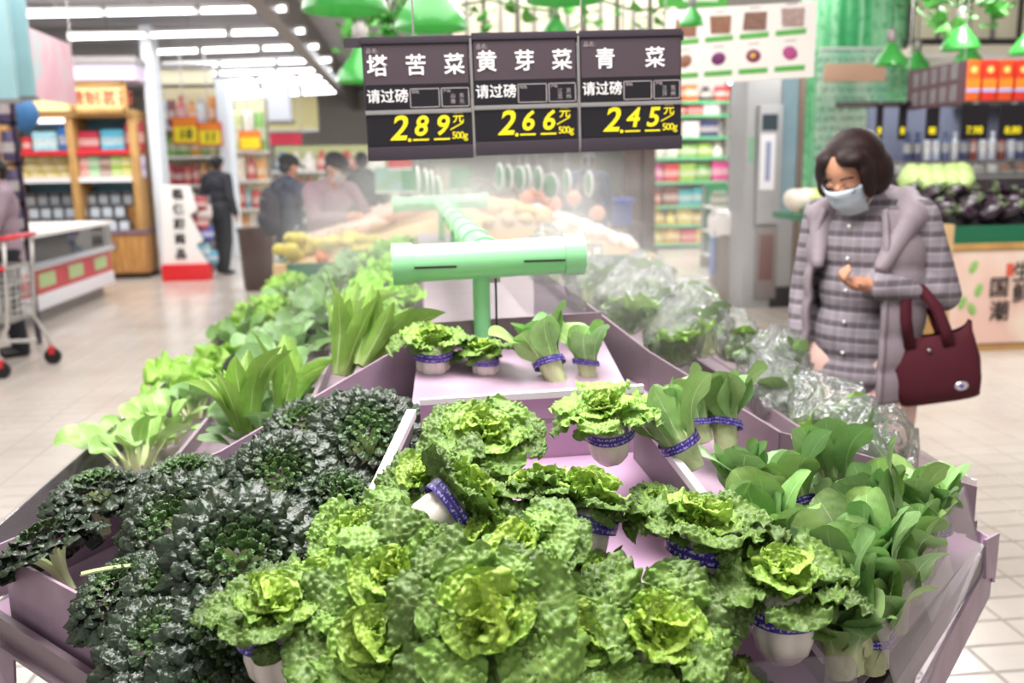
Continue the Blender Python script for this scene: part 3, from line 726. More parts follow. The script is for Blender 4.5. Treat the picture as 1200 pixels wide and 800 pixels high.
# --- tatsoi rosettes
def w_spoon(wm): return lambda s: wm*(.18 if s < .25 else .18+.82*math.sin(min(1, (s-.25)/.35)*PI/2))*(1 if s < .72 else math.sqrt(max(0, 1-((s-.72)/.285)**2)))
TAT_LEAF = [leaf_mesh('leaf', .056+.004*k, w_spoon(.0175+.0015*k), R(42+6*k), R(108+12*k), 1.0, -.55, .18, 16, .0062, 150, 20, 24, 70+k, M_tatsoi, lump=.005, lscale=50) for k in range(4)]
def rosette_mesh(seed, flat):
    rnd = random.Random(seed); vs, fs, uvs, cols = [], [], [], []
    protos = [leaf_mesh(None, .036+.005*k, w_spoon(.0125+.0014*k), R(6+12*k), R(66+15*k), 1.0, -.55, .18, 16, .0056, 165, 14, 17, seed+k, lump=.004, lscale=60) for k in range(4)]
    N_ = 82
    for i in range(N_):
        t = (i+.5)/N_; r = .080*t**.62; th = i*2.39996
        lv, lf, lu = protos[min(3, int(t*4.2))]
        s = .62+.5*t; tilt = (-.35*(1-t)**2+t*.75+rnd.uniform(-.12, .12))*(1.0 if flat else .8)
        M = Matrix.Rotation(th, 4, 'Z') @ Matrix.Translation((0, r*.72, .030*(1-t)-.012)) @ Matrix.Rotation(-tilt*.6, 4, 'X') @ Matrix.Rotation(rnd.uniform(-.25, .25), 4, 'Y') @ Matrix.Scale(s, 4)
        k = len(vs); vs += [M @ v for v in lv]; fs += [tuple(a+k for a in f) for f in lf]; uvs += lu
        g = max(0, 1-t*2.2); cols += [(1+1.3*g+rnd.uniform(-.12, .12), 1+2.1*g, 1+.3*g, 1)]*len(lv)
    me = bpy.data.meshes.new('leaf_rosette'); me.from_pydata(vs, [], fs); ul = me.uv_layers.new(name='UVMap')
    ca = me.color_attributes.new('heart', 'FLOAT_COLOR', 'POINT')
    for i, c in enumerate(cols): ca.data[i].color = c
    for lp in me.loops: ul.data[lp.index].uv = uvs[lp.vertex_index]
    me.materials.append(M_tatheart); me.shade_smooth(); return me
def tatheart():
    M = M_tatsoi.copy(); M.name = 'tatsoi_heart_leaf'; nt = M.node_tree; b = nt.nodes['Principled BSDF']
    a = nt.nodes.new('ShaderNodeAttribute'); a.attribute_name = 'heart'; mx = nt.nodes.new('ShaderNodeMix'); mx.data_type = 'RGBA'; mx.blend_type = 'MULTIPLY'; mx.inputs[0].default_value = 1
    src = b.inputs['Base Color'].links[0].from_socket; nt.links.new(src, mx.inputs[6]); nt.links.new(a.outputs['Color'], mx.inputs[7]); nt.links.new(mx.outputs[2], b.inputs['Base Color']); return M
M_tatheart = tatheart()
TAT_ROS = [rosette_mesh(200+k, k % 2) for k in range(4)]
STALK = leaf_mesh('stalk', .085, lambda s: .010-.003*s, R(0), R(42), 1.6, 1.1, 0, 1, 0, 1, 6, 10, 5, M_stalk)
def tatsoi(pos, axis, sc, seed, label, stalks=False, dark=1.0):
    rnd = random.Random(seed)
    t = thing('tatsoi_head', label, 'tatsoi', (0, 0, 0), 0, 'dark tatsoi heads in the left bin'); t.matrix_basis = axis_mtx(pos, axis, rnd.uniform(0, 6))
    S_ = Matrix.Scale(sc, 4)
    tag(link('leaf_rosette', TAT_ROS[seed % 4], t, S_, (dark, dark, dark, 1)), kind='stuff')
    n = 17
    for k in range(n):
        M = S_ @ Matrix.Rotation(2*PI*k/n+rnd.uniform(-.12, .12), 4, 'Z') @ Matrix.Translation((0, .043+rnd.uniform(-.006, .006), -.016)) @ Matrix.Rotation(rnd.uniform(-.35, .1), 4, 'X') @ Matrix.Rotation(rnd.uniform(-.3, .3), 4, 'Y') @ Matrix.Scale(rnd.uniform(.85, 1.15), 4)
        v = rnd.uniform(.75, 1.1)*dark; link('leaf', rnd.choice(TAT_LEAF), t, M, (v, v, v*.97, 1))
    for k in range(11 if stalks else 5):
        nn = 11 if stalks else 5
        link('stalk', STALK, t, S_ @ Matrix.Translation((0, 0, -.095)) @ Matrix.Rotation(2*PI*k/nn, 4, 'Z') @ Matrix.Translation((0, .010, 0)) @ Matrix.Rotation(rnd.uniform(-.1, .1), 4, 'X'))
    return t
TAT = [
 (281, 655, 1.0, (.10, -.80, .62), 1.12, 'largest dark tatsoi rosette facing the front of the left bin', 0),
 (330, 562, 1.03, (.05, -.72, .70), 1.02, 'tatsoi with a pale green heart above the largest rosette', 0),
 (432, 512, 1.065, (.10, -.70, .72), 1.12, 'tatsoi with bright heart leaning on the left divider top', 0),
 (355, 500, 1.05, (-.15, -.45, .88), .95, 'tatsoi under the lavender hip panel, back of the left bin', 0),
 (205, 615, .99, (-.15, -.72, .70), 1.0, 'tatsoi left of the largest rosette, tilted to the front', 0),
 (215, 560, .985, (-.05, -.10, 1), 1.05, 'flat lying tatsoi seen edge on along the back of the bin', 0),
 (112, 572, .98, (-.10, -.02, 1), .90, 'upright tatsoi showing its pale stalks at the left edge', 1),
 (52, 636, .945, (-.45, .20, .88), .92, 'tatsoi overhanging the left corner of the island', 0),
 (140, 690, .94, (-.30, -.30, .9), .85, 'tatsoi behind the lavender lip plate with a pale stalk across it', 1),
 (205, 690, .955, (.0, -.45, .9), .9, 'tatsoi just behind the lip plate, middle', 0),
 (200, 755, .925, (.10, -.50, .86), .95, 'tatsoi at the front end of the lip plate', 0),
 (270, 740, .945, (.15, -.45, .9), 1.0, 'tatsoi below the largest rosette, beside the corner cabbage', 0),
 (400, 585, 1.0, (.35, -.35, .86), .95, 'shaded tatsoi beside the left divider, middle', 0),
 (350, 625, .975, (.25, -.35, .9), .95, 'shaded tatsoi between the largest rosette and the divider', 0),
 (250, 800, .90, (.10, -.40, .9), .9, 'tatsoi lowest in the left bin at the frame bottom', 0),
 (465, 490, 1.055, (.25, -.35, .9), .8, 'small tatsoi at the corner of the upper tray', 0),
]
for i, (px, py, z, ax, sc, lb, st) in enumerate(TAT):
    tatsoi(gz(px, py, z), ax, sc, 300+i, lb, bool(st))
# loose pale stalk lying across
lo = leaf_mesh('stalk', .085, lambda s: .0055-.001*s, R(80), R(95), 1, .8, 0, 1, 0, 1, 6, 10, 9, M_stalk)
o = link('cut_stalk', lo, None, Matrix.Translation(gz(95, 675, .965)) @ Matrix.Rotation(R(-80), 4, 'Z')); tag(o, 'loose pale green stalk lying across the tatsoi by the lip plate', 'stalk')

# --- bok choy
def w_bok(wp, wb):
    def f(s):
        if s < .42: return wp*(1.15-.9*s+.1*math.sin(s*8))
        t = (s-.42)/.58; a = wp*.78
        if t < .5: return a+(wb-a)*math.sin(t/.5*PI/2)**1.1
        return wb*math.sqrt(max(0.0, 1-((t-.5)/.505)**2))
    return f
def bcup(a): return lambda s: a*max(.12, 1.25-2.4*s)
BOK = {'outer': [], 'inner': []}
for k in range(5):
    BOK['outer'].append(leaf_mesh('leaf', .150+.008*k, w_bok(.0185, .036+.003*(k % 3)), R(3), R(12+17*k), 2.2, .3, .14, 10+k, .0012, 60, 12, 26, 400+k, M_bok, .3*(k-2), cupfun=bcup(.9)))
    BOK['inner'].append(leaf_mesh('leaf', .130+.008*k, w_bok(.013, .030+.002*k), R(0), R(6+12*k), 2.0, .35, .12, 11+k, .0012, 60, 10, 22, 420+k, M_bok, .25*(k-2), cupfun=bcup(1.0)))
BOK_BAND = [band_mesh(.0365, .015, .048, .25*k, seed=k) for k in (-1, 0, 1)]
BOK_CORE = MB().lathe([(.010, 0), (.020, .003), (.0245, .02), (.020, .06), (.010, .09)], 18).mesh('root_end', M_stalk, True)
def bokchoy(pos, axis, sc, seed, label, band=True, nout=7, tint=1.0, light=False):
    rnd = random.Random(seed)
    t = thing('bok_choy', label, 'bok choy', (0, 0, 0), 0, 'bok choy bunches on the island'); t.matrix_basis = axis_mtx(pos, axis, rnd.uniform(0, 6))
    S_ = Matrix.Scale(sc, 4); link('root_end', BOK_CORE, t, S_)
    if band: link('band', BOK_BAND[seed % 3], t, S_ @ Matrix.Rotation(rnd.uniform(0, 6), 4, 'Z'))
    for kind, n, r, z in (('outer', nout, .023, .003), ('inner', 5, .010, .006)):
        a0 = rnd.uniform(0, 6)
        for k in range(n):
            M = S_ @ Matrix.Rotation(a0+2*PI*k/n+rnd.uniform(-.22, .22), 4, 'Z') @ Matrix.Translation((0, r, z)) @ Matrix.Rotation(rnd.uniform(-.08, .05), 4, 'X') @ Matrix.Rotation(rnd.uniform(-.12, .12), 4, 'Y') @ Matrix.Scale(rnd.uniform(.88, 1.12), 4)
            v = rnd.uniform(.8, 1.18)*tint; link('leaf', rnd.choice(BOK[kind]), t, M, (v*rnd.uniform(.85, 1.1), v, v*rnd.uniform(.8, 1.15), 1))
    return t
BK = [
 (655, 452, 1.085, (-.38, .25, .95), .98, 1, 'broad bok choy with slanted purple band on the upper tray', 1.15),
 (690, 448, 1.085, (-.10, .2, 1), .80, 1, 'smaller bok choy rightmost on the upper tray', 1.25),
 (812, 552, 1.015, (-.38, .35, .9), 1.05, 1, 'bok choy lying with pale stems down on the right divider', 1.1),
 (852, 528, .995, (-.02, .35, 1), .98, 1, 'upright bok choy with purple band at the back of the right bin', 1.05),
 (825, 520, 1.01, (-.25, .40, 1), .85, 1, 'bok choy half hidden between two banded ones, right bin', 1.1),
 (985, 598, .965, (-.16, .30, 1), .95, 1, 'bok choy with tilted purple band standing by the grey hip panel', .95),
 (948, 622, .955, (-.35, .30, .95), .90, 1, 'bok choy with banded stems beside the bare deck of the right bin', .95),
 (912, 655, .945, (-.42, -.30, .85), .95, 1, 'open bok choy facing forward with a curled pale leaf', 1.05),
 (880, 610, .965, (-.2, .2, 1), .85, 0, 'leafy bok choy behind the open curled one', .95),
 (1060, 655, .93, (-.45, .30, .85), 1.05, 0, 'bok choy with one large upright leaf, right bin', .95),
 (1108, 640, .905, (-.05, .25, 1), .90, 0, 'bok choy at the far end of the acrylic guard', .95),
 (1085, 690, .90, (-.25, .15, 1), .90, 0, 'bok choy behind the acrylic guard, upper', .9),
 (1030, 715, .905, (-.30, -.05, 1), .92, 0, 'bok choy in the middle of the right outer pile', .92),
 (985, 735, .91, (-.35, -.15, .95), .9, 0, 'bok choy beside the upright banded cabbage', .9),
 (1060, 750, .88, (-.20, .05, 1), .95, 1, 'bok choy behind the acrylic guard, middle, purple band', .9),
 (1035, 800, .865, (-.05, .0, 1), .98, 0, 'bok choy with long pale stems at the frame bottom right', 1.0),
 (985, 790, .88, (-.1, -.1, 1), .85, 0, 'bok choy under the front right corner cabbage', .85),
 (1012, 690, .915, (-.35, -.05, .95), .85, 0, 'bok choy at the edge of the bare deck, right bin', .92),
 (1060, 800, .85, (.05, .05, 1), .9, 1, 'bok choy lowest behind the acrylic guard, purple band', .9),
 (1100, 628, .895, (-.05, .25, 1), .78, 0, 'bok choy rising past the corner of the acrylic guard', .95),
 (1075, 625, .935, (-.1, .35, 1), .8, 0, 'bok choy between the large upright leaf and the guard corner', .88),
 (1050, 690, .915, (-.5, .0, .9), .8, 0, 'small bok choy in the right outer pile beneath the large leaf', .98),
 (1010, 760, .89, (-.5, -.2, .85), .8, 0, 'small bok choy near the frame bottom in the right outer pile', 1.0),
]
for i, (px, py, z, ax, sc, bd, lb, tn) in enumerate(BK):
    p = gz(px, py, z)
    if 'guard' in lb or 'bottom right' in lb: p += Vector((-.030, .028, .0)); sc *= .90; ax = (ax[0]-.12, ax[1]+.1, ax[2])
    bokchoy(p, ax, sc*.93, 500+i*3, lb, bool(bd), tint=tn)
for i, (t_, lb) in enumerate([(.02, 'bok choy inside the acrylic sheet, farthest from the camera'), (.22, 'bok choy inside the acrylic sheet, second from the far end'), (.45, 'bok choy inside the acrylic sheet, centre of the row'), (.68, 'bok choy inside the acrylic sheet, second from the near end'), (.92, 'bok choy inside the acrylic sheet, nearest the camera'), (.33, 'bok choy in the second row behind the acrylic sheet, upper'), (.60, 'bok choy in the second row behind the acrylic sheet, lower')]):
    q = Vector((.895, 1.425, .835)).lerp(Vector((.572, 1.045, .845)), t_)
    if i > 4: q += Vector((-.085, .075, .02))
    bokchoy(q, (-.12, .08, 1), .92, 580+i*3, lb, i % 2 == 0, tint=1.08)
o = link('loose_leaf', BOK['inner'][2], None, Matrix.Translation(gz(935, 640, .945)) @ euler(R(-80), 0, R(-70)) @ Matrix.Scale(.42, 4), (1.2, 1.2, 1.1, 1)); tag(o, 'loose green leaf fallen on the bare deck of the right bin', 'leaf')

# ---------------------------------------------------------------- greens on the long sides of the island
def w_lance(wm): return lambda s: wm*(.35+.65*math.sin(min(1, s*1.7)*PI/2))*(1 if s < .5 else (1-((s-.5)/.502)**1.7))
LANCE = [leaf_mesh('leaf', .24+.03*k, w_lance(.034+.004*k), R(3), R(14+12*k), 1.8, .5, .1, 12, .0, 1, 8, 22, 600+k, M_lance, .5*(k-1.5), lump=.006, lscale=14) for k in range(4)]
def w_round(wm): return lambda s: wm*(.15+.85*math.sin(min(1, s*1.35)*PI/2)**1.5)*(1 if s < .7 else math.sqrt(max(0, 1-((s-.7)/.302)**2)))
LETT = [leaf_mesh('leaf', .13+.012*k, w_round(.046+.004*k), R(6), R(40+22*k), 1.3, .15, .38, 20+2*k, .004, 80, 18, 22, 620+k, M_lett, .2*(k-1), lump=.012) for k in range(4)]
CHOY = [leaf_mesh('leaf', .15+.012*k, w_bok(.009, .030+.003*k), R(4), R(30+18*k), 1.8, .2, .15, 10, .0, 60, 8, 18, 640+k, M_bok, .3*(k-1), lump=.008) for k in range(4)]
def bunch(name, label, cat, group, protos, n, r, pos, axis, sc, seed, tint, lean=.25, band=False):
    rnd = random.Random(seed); t = thing(name, label, cat, (0, 0, 0), 0, group); t.matrix_basis = axis_mtx(pos, axis, rnd.uniform(0, 6))
    S_ = Matrix.Scale(sc, 4)
    for k in range(n):
        q = math.sqrt((k+.5)/n); th = k*2.39996
        M = S_ @ Matrix.Rotation(th, 4, 'Z') @ Matrix.Translation((0, r*q, 0)) @ Matrix.Rotation(-lean*q+rnd.uniform(-.08, .08), 4, 'X') @ Matrix.Rotation(rnd.uniform(-.15, .15), 4, 'Y') @ Matrix.Rotation(rnd.uniform(-.5, .5), 4, 'Z') @ Matrix.Scale(rnd.uniform(.8, 1.12), 4)
        v = rnd.uniform(.82, 1.15); link('leaf', rnd.choice(protos), t, M, (tint[0]*v, tint[1]*v, tint[2]*v, 1))
    if band: link('band', BOK_BAND[1], t, S_ @ Matrix.Scale(.9, 4))
    return t
GL = 'long leaf lettuce bunches on the left side'
for i, (px, py, z, ax, sc, lb, n) in enumerate([
  (290, 515, .97, (-.12, .10, 1), .62, 'fan of long pale lettuce leaves standing behind the lavender hip panel', 13),
  (330, 492, .985, (.28, .35, .9), .62, 'long lettuce bunch leaning right behind the standing fan', 11),
  (400, 440, 1.08, (.25, .30, .95), .66, 'long lettuce bunch below the left end of the mist tube', 12),
  (425, 430, 1.10, (.45, .35, .85), .66, 'long lettuce bunch lying toward the mist tube', 10),
  (395, 395, 1.08, (.30, .65, .8), .62, 'long lettuce bunch further back on the upper left tier', 10)]):
    bunch('long_lettuce_bunch', lb, 'lettuce', GL, LANCE, n, .035, gz(px, py, z), ax, sc, 700+i, (1, 1, 1), .22)
rnd = random.Random(5)
tiers = [(-.64, .83, LETT, 'curly_lettuce', 'lettuce', (1, 1, .9), 'bright curly lettuce on the outer left tier', 'curly lettuces on the outer left tier', .95),
         (-.37, .93, CHOY, 'leafy_greens_bunch', 'greens', (.8, .85, .9), 'dark leafy greens bunch on the middle left tier', 'greens on the middle left tier', .95),
         (-.10, 1.04, LETT, 'leaf_lettuce', 'lettuce', (.95, 1.05, .8), 'pale leaf lettuce on the upper left tier', 'leaf lettuces on the upper left tier', .9)]
ordn = ['nearest', 'second', 'third', 'fourth', 'fifth', 'sixth', 'seventh', 'eighth', 'ninth', 'tenth', 'eleventh', 'twelfth', 'thirteenth', 'fourteenth', 'fifteenth', 'sixteenth', 'seventeenth', 'eighteenth']
for ti, (x, z, pr, nm, ct, tint, lb, gp, sc) in enumerate(tiers):
    y = (2.16, 1.92, 2.75)[ti]; i = 0
    while y < 5.6:
        kind = pr; tn = tint
        if ti == 0 and i % 4 == 2: kind, tn = CHOY, (.9, 1.0, .9)
        if ti == 0 and i in (0, 1): kind, tn = CHOY, (1.25, 1.25, 1.0)
        bunch(nm, '%s, %s from the near end' % (lb, ordn[i]), ct, gp, kind, 13, .045, (x-(.05 if ti == 0 else 0)+rnd.uniform(-.05, .05), y, z), (rnd.uniform(-.35, .05), rnd.uniform(-.25, .15), 1), sc*rnd.uniform(.8, 1.0), 800+ti*50+i, tn, .5)
        y += .21+.012*i; i += 1
for i, (px, py, z, sc) in enumerate([(470, 330, 1.12, 1.0), (455, 350, 1.09, .8)]):
    tatsoi(gz(px, py, z), (-.3, -.4, .9), sc*.8, 900+i, ['tatsoi beside the left cap of the mist tube', 'second tatsoi below the left cap of the mist tube'][i])
tatsoi(gz(372, 385, 1.0), (-.3, -.5, .8), .8, 905, 'tatsoi on the middle left tier behind the long lettuce'); tatsoi(gz(283, 425, .95), (-.3, -.5, .8), .7, 906, 'tatsoi on the outer left tier behind the standing fan')

# --- bags of greens on the right side
def bag_mesh(seed, kind=0):
    rnd = random.Random(seed); b = MB(); vs, fs = [], []; n, m_ = 26, 16; so = Vector((seed, seed*2.3, 0))
    for j in range(m_+1):
        t = j/m_; z = .21*t
        w = .085*(math.sin(min(1, t*2.2)*PI/2)**.5)*(1 if t < .62 else 1-.72*((t-.62)/.38)**1.1); d = .062*(math.sin(min(1, t*2.5)*PI/2)**.5)*(1 if t < .5 else 1-.93*((t-.5)/.5)**.9)
        for k in range(n):
            th = 2*PI*k/n; c, s_ = math.cos(th), math.sin(th)
            q = Vector((w*c*(1+.08*abs(c)), d*s_, z)); q += Vector((c, s_, .3*c))*(.016*noise.noise(q*32+so)+.009*noise.noise(q*75+so)); vs.append(q)
    for j in range(m_):
        for k in range(n): fs.append((j*n+k, j*n+(k+1) % n, (j+1)*n+(k+1) % n, (j+1)*n+k))
    fs += [tuple(range(n))[::-1], tuple(range(m_*n, (m_+1)*n))]
    return b.add(vs, fs).mesh('bag', M_film, 'auto')
BAGS = [bag_mesh(s) for s in range(4)]
def bag(pos, axis, sc, seed, label, tint=(1, 1, 1)):
    rnd = random.Random(seed); t = thing('bagged_greens', label, 'bagged greens', (0, 0, 0), 0, 'clear bags of greens on the right side'); t.matrix_basis = axis_mtx(pos, axis, rnd.uniform(-.6, .6))
    S_ = Matrix.Scale(sc, 4); link('bag', BAGS[seed % 4], t, S_)
    for k in range(9):
        th = 2*PI*k/9; M = S_ @ Matrix.Rotation(th, 4, 'Z') @ Matrix.Translation((0, .018+.012*(k % 2), .01)) @ Matrix.Scale(rnd.uniform(.75, .95), 4)
        v = rnd.uniform(.7, 1.1); link('leaf', rnd.choice(CHOY if seed % 3 else LETT), t, M, (tint[0]*v, tint[1]*v, tint[2]*v, 1))
    return t
BG = [(650, 335, 1.13, (-.1, .3, 1), 1.0, 'clear bag of greens right behind the mist tube'), (690, 365, 1.09, (.15, .35, .9), 1.0, 'clear bag of greens below the right cap of the mist tube'),
      (730, 395, 1.05, (.1, .2, 1), .95, 'bagged greens leaning on the grey hip panel'), (760, 385, 1.03, (.3, .4, .8), 1.0, 'bagged greens on the upper right tier, in the mist'),
      (830, 420, .97, (-.15, .35, .95), 1.05, 'pointed clear bag of greens rising behind the bok choy'), (800, 430, .98, (-.2, .3, 1), .9, 'bagged greens left of the pointed bag'),
      (895, 470, .94, (.2, .3, .9), .85, 'small clear bag on the middle right tier'), (950, 500, .90, (-.4, .45, .7), 1.05, 'crumpled bright bag near the shopper'),
      (1010, 535, .87, (-.35, .6, .7), 1.1, 'clear bag of greens on the outer right tier by the shopper legs'), (1060, 575, .84, (-.5, .55, .65), 1.15, 'nearest clear bag lying along the right edge'),
      (920, 455, .9, (.1, .5, .85), .9, 'bright clear bag on the outer tier behind the crumpled one'), (860, 425, .9, (.2, .5, .85), .9, 'clear bag on the outer right tier, middle of the row'),
      (800, 385, .93, (.2, .5, .85), 1.0, 'clear bag in the mist, just right of the pointed bag'), (745, 350, 1.0, (.2, .5, .85), 1.0, 'misted clear bag far back on the right side'),
      (820, 375, .86, (.1, .5, .85), 1.0, 'clear bag on the outer right tier, far part'), (770, 345, .88, (.1, .5, .85), 1.0, 'farthest clear bag on the outer right tier')]
for i, (px, py, z, ax, sc, lb) in enumerate(BG): bag(gz(px, py, z), ax, sc, 1000+i, lb)

# ---------------------------------------------------------------- price signs over the island
M_sgn = mat('dark_plum_board', '#4a3d44', .45, noise_amt=.06)
M_sgn2 = mat('black_board', '#1b171d', .3)
M_sgnf = mat('dark_sign_frame', '#3b323b', .4)
M_ink = mat('white_print', '#f4efef', .5)
M_yink = mat('yellow_digit', '#f5e01c', .45)
M_greyink = mat('grey_outline', '#a89c9f', .5)
SY = 2.02
c0, c1 = gy(421, 44, SY), gy(800, 36, SY)
ang = math.atan2(c1.z-c0.z, c1.x-c0.x); pw = (c1-c0).length/3
SGN = Matrix.Translation(c0) @ Matrix.Rotation(-ang, 4, 'Y')
ph = pw*1.10
rail = thing('sign_rail', 'dark metal rail carrying the three vegetable price signs', 'rail', c0); rail.rotation_euler = (0, -ang, 0)
box('bar', (-.034, .006, -.018), (3*pw+.004, .024, .0), M_sgnf, rail)
for x in (.5*pw*.98, 2.05*pw):
    MB().tube([(x, .015, 0), (x, .015, 2.14)], .0022, 6).build('hanging_rod', M_steel, rail)
def price_sign(i, label, title, tx, origin, price):
    t = thing('price_sign', label, 'price sign', (0, 0, 0), 0, 'vegetable price signs'); t.matrix_basis = SGN @ Matrix.Translation((i*pw+.003, 0, .0 + (.004 if i else 0)))
    w = pw-.006; u = w/125.0                                            # u: one unit = 1/125 of the width
    box('backboard', (0, 0, -ph), (w, .006, 0), M_sgnf, t, .0015)
    n = box('name_plate', (2*u, -.003, -54*u), (w-2*u, 0, -9*u), M_sgn, t)
    box('info_strip', (2*u, -.003, -82*u), (w-2*u, 0, -55*u), M_sgn2, t)
    box('price_board', (2*u, -.003, -124*u), (w-2*u, 0, -88*u), M_sgn2, t)
    box('top_trim', (0, -.006, -8*u), (w, .001, 0), M_sgnf, t, .001)
    box('middle_trim', (0, -.006, -88*u), (w, .001, -83*u), M_steel, t, .001)
    box('bottom_trim', (0, -.007, -ph), (w, .001, -125*u), M_sgnf, t, .001)
    if i: box('side_seam', (-2.5*u, -.005, -ph+.01), (-.3*u, .002, -.01), M_steel, t)
    Z_ = -.0036
    text('品名:', 6.5*u, (12*u, Z_, -16*u), M_greyink, t)
    for ch, x in zip(title, tx): text(ch, 25*u, (x*u, Z_, -34*u), M_ink, t, bold=.35*u)
    text('请过磅', 16.5*u, (27*u, Z_, -68*u), M_ink, t, bold=.12*u)
    for x0, x1 in ((53, 88), (90, 123)):
        for a, b_ in (((x0, -60), (x1, -59)), ((x0, -81), (x1, -80)), ((x0, -81), (x0+1, -59)), ((x1-1, -81), (x1, -59))):
            box('outline', (a[0]*u, -.0042, a[1]*u), (b_[0]*u, -.003, b_[1]*u), M_greyink, t)
    text('规格:', 4.2*u, (60*u, Z_, -63*u), M_greyink, t); text('产地:', 4.2*u, (97*u, Z_, -63*u), M_greyink, t)
    text(origin, 6.2*u, (109*u, Z_, -72*u), M_greyink, t, spacing=1.4, line=1.05)
    d = price.split('.')
    text(d[0], 40*u, (37*u, Z_, -105*u), M_yink, t, bold=.75*u, shear=.25); MB().lathe([(2.1*u, 0), (2.1*u, .0012)], 14, Matrix.Translation((50*u, Z_, -118*u)) @ Matrix.Rotation(R(90), 4, 'X')).build('decimal_point', M_yink, t)
    for ch, x in zip(d[1], (63, 88)):
        text(ch, 32*u, (x*u, Z_, -103*u), M_yink, t, bold=.65*u, shear=.22)
        box('underline', ((x-9)*u, -.0042, -119*u), ((x+10)*u, -.003, -117*u), M_yink, t)
    text('元', 14*u, (109*u, Z_, -94*u), M_yink, t, bold=.15*u)
    MB().slab([(99*u, Z_, -108*u), (115*u, Z_, -100*u), (115*u, Z_, -98.6*u), (99*u, Z_, -106.6*u)], .0008).build('slash', M_yink, t)
    text('500g', 11.5*u, (110*u, Z_, -114.5*u), M_yink, t, bold=.1*u, spacing=.82)
price_sign(0, 'price sign reading 塔苦菜 2.89, left of the three', '塔苦菜', (17, 62, 107), '山 东\n寿 光', '2.89')
price_sign(1, 'price sign reading 黄芽菜 2.66, middle of the three', '黄芽菜', (17, 62, 107), '江 苏\n苏 州', '2.66')
price_sign(2, 'price sign reading 青菜 2.45, right of the three', '青菜', (31, 92), '江 苏\n苏 州', '2.45')

# ---------------------------------------------------------------- generic shop goods
def print_goods(name):
    g = N(name); oi = g.n('ShaderNodeObjectInfo'); tc = g.n('ShaderNodeTexCoord'); sp = g.n('ShaderNodeSeparateXYZ'); g.l(tc.outputs['Generated'], sp.inputs[0])
    band = g.math('LESS_THAN', g.math('ABSOLUTE', g.math('SUBTRACT', sp.outputs[2], .45)), .17)
    n = g.n('ShaderNodeTexNoise', Scale=5.0, Detail=2.0); g.l(tc.outputs['Generated'], n.inputs['Vector'])
    c = g.mix(g.math('MULTIPLY', band, .45), oi.outputs['Color'], S('#f3ece0'))
    c = g.mix(g.math('MULTIPLY', g.math('GREATER_THAN', n.outputs['Fac'], .58), .35), c, S('#7a4a40'))
    g.l(c, g.b.inputs['Base Color']); g.b.inputs['Roughness'].default_value = .35; return g.M
M_goods = print_goods('printed_packaging')
def carton_mesh():
    b = MB().box((-.5, -.5, 0), (.5, .5, .94), bev=.03); b.add([(-.48, -.30, .93), (.48, -.30, .93), (.48, .30, .93), (-.48, .30, .93), (-.48, 0, 1.0), (.48, 0, 1.0)], [(0, 1, 5, 4), (1, 2, 5), (2, 3, 4, 5), (3, 0, 4)])
    return b.mesh('carton', M_goods, 'auto')
G_CARTON = carton_mesh()
G_BOTTLE = MB().lathe([(.40, 0), (.5, .04), (.5, .55), (.42, .68), (.2, .78), (.18, .9), (.24, .9), (.24, 1.0)], 14).mesh('bottle', M_goods, 'auto')
G_JAR = MB().lathe([(.44, 0), (.5, .05), (.5, .78), (.42, .84), (.46, .85), (.46, 1.0)], 14).mesh('jar', M_goods, 'auto')
G_POUCH = MB().add([(-.45, -.35, 0), (.45, -.35, 0), (.45, .35, 0), (-.45, .35, 0), (-.5, -.45, .4), (.5, -.45, .4), (.5, .45, .4), (-.5, .45, .4), (-.48, -.04, 1), (.48, -.04, 1), (.48, .04, 1), (-.48, .04, 1)],
    [(3, 2, 1, 0), (0, 1, 5, 4), (1, 2, 6, 5), (2, 3, 7, 6), (3, 0, 4, 7), (4, 5, 9, 8), (5, 6, 10, 9), (6, 7, 11, 10), (7, 4, 8, 11), (8, 9, 10, 11)]).mesh('pouch', M_goods, True)
GM = {'carton': G_CARTON, 'bottle': G_BOTTLE, 'jar': G_JAR, 'pouch': G_POUCH}
def goods(kind, loc, w, d, h, col, label, cat, group, rz=0.0):
    o = link({'carton': 'carton', 'bottle': 'bottle', 'jar': 'jar', 'pouch': 'pouch'}[kind], GM[kind], None, Matrix.Translation(loc) @ Matrix.Rotation(rz, 4, 'Z') @ Matrix.Diagonal((w, d, h, 1)), S(col) if isinstance(col, str) else col)
    return tag(o, label, cat, group)
def hue_name(h):
    import colorsys
    r, g_, b = [int(h[i:i+2], 16)/255 for i in (1, 3, 5)]; H_, S_, V_ = colorsys.rgb_to_hsv(r, g_, b); d = H_*360
    if S_ < .16: return 'white' if V_ > .8 else 'grey'
    n = 'red' if d < 16 or d > 340 else 'orange' if d < 38 else 'yellow' if d < 62 else 'green' if d < 165 else 'teal' if d < 200 else 'blue' if d < 255 else 'violet' if d < 300 else 'pink'
    return ('pale ' if S_ < .35 and V_ > .6 else 'dark ' if V_ < .5 else '')+n
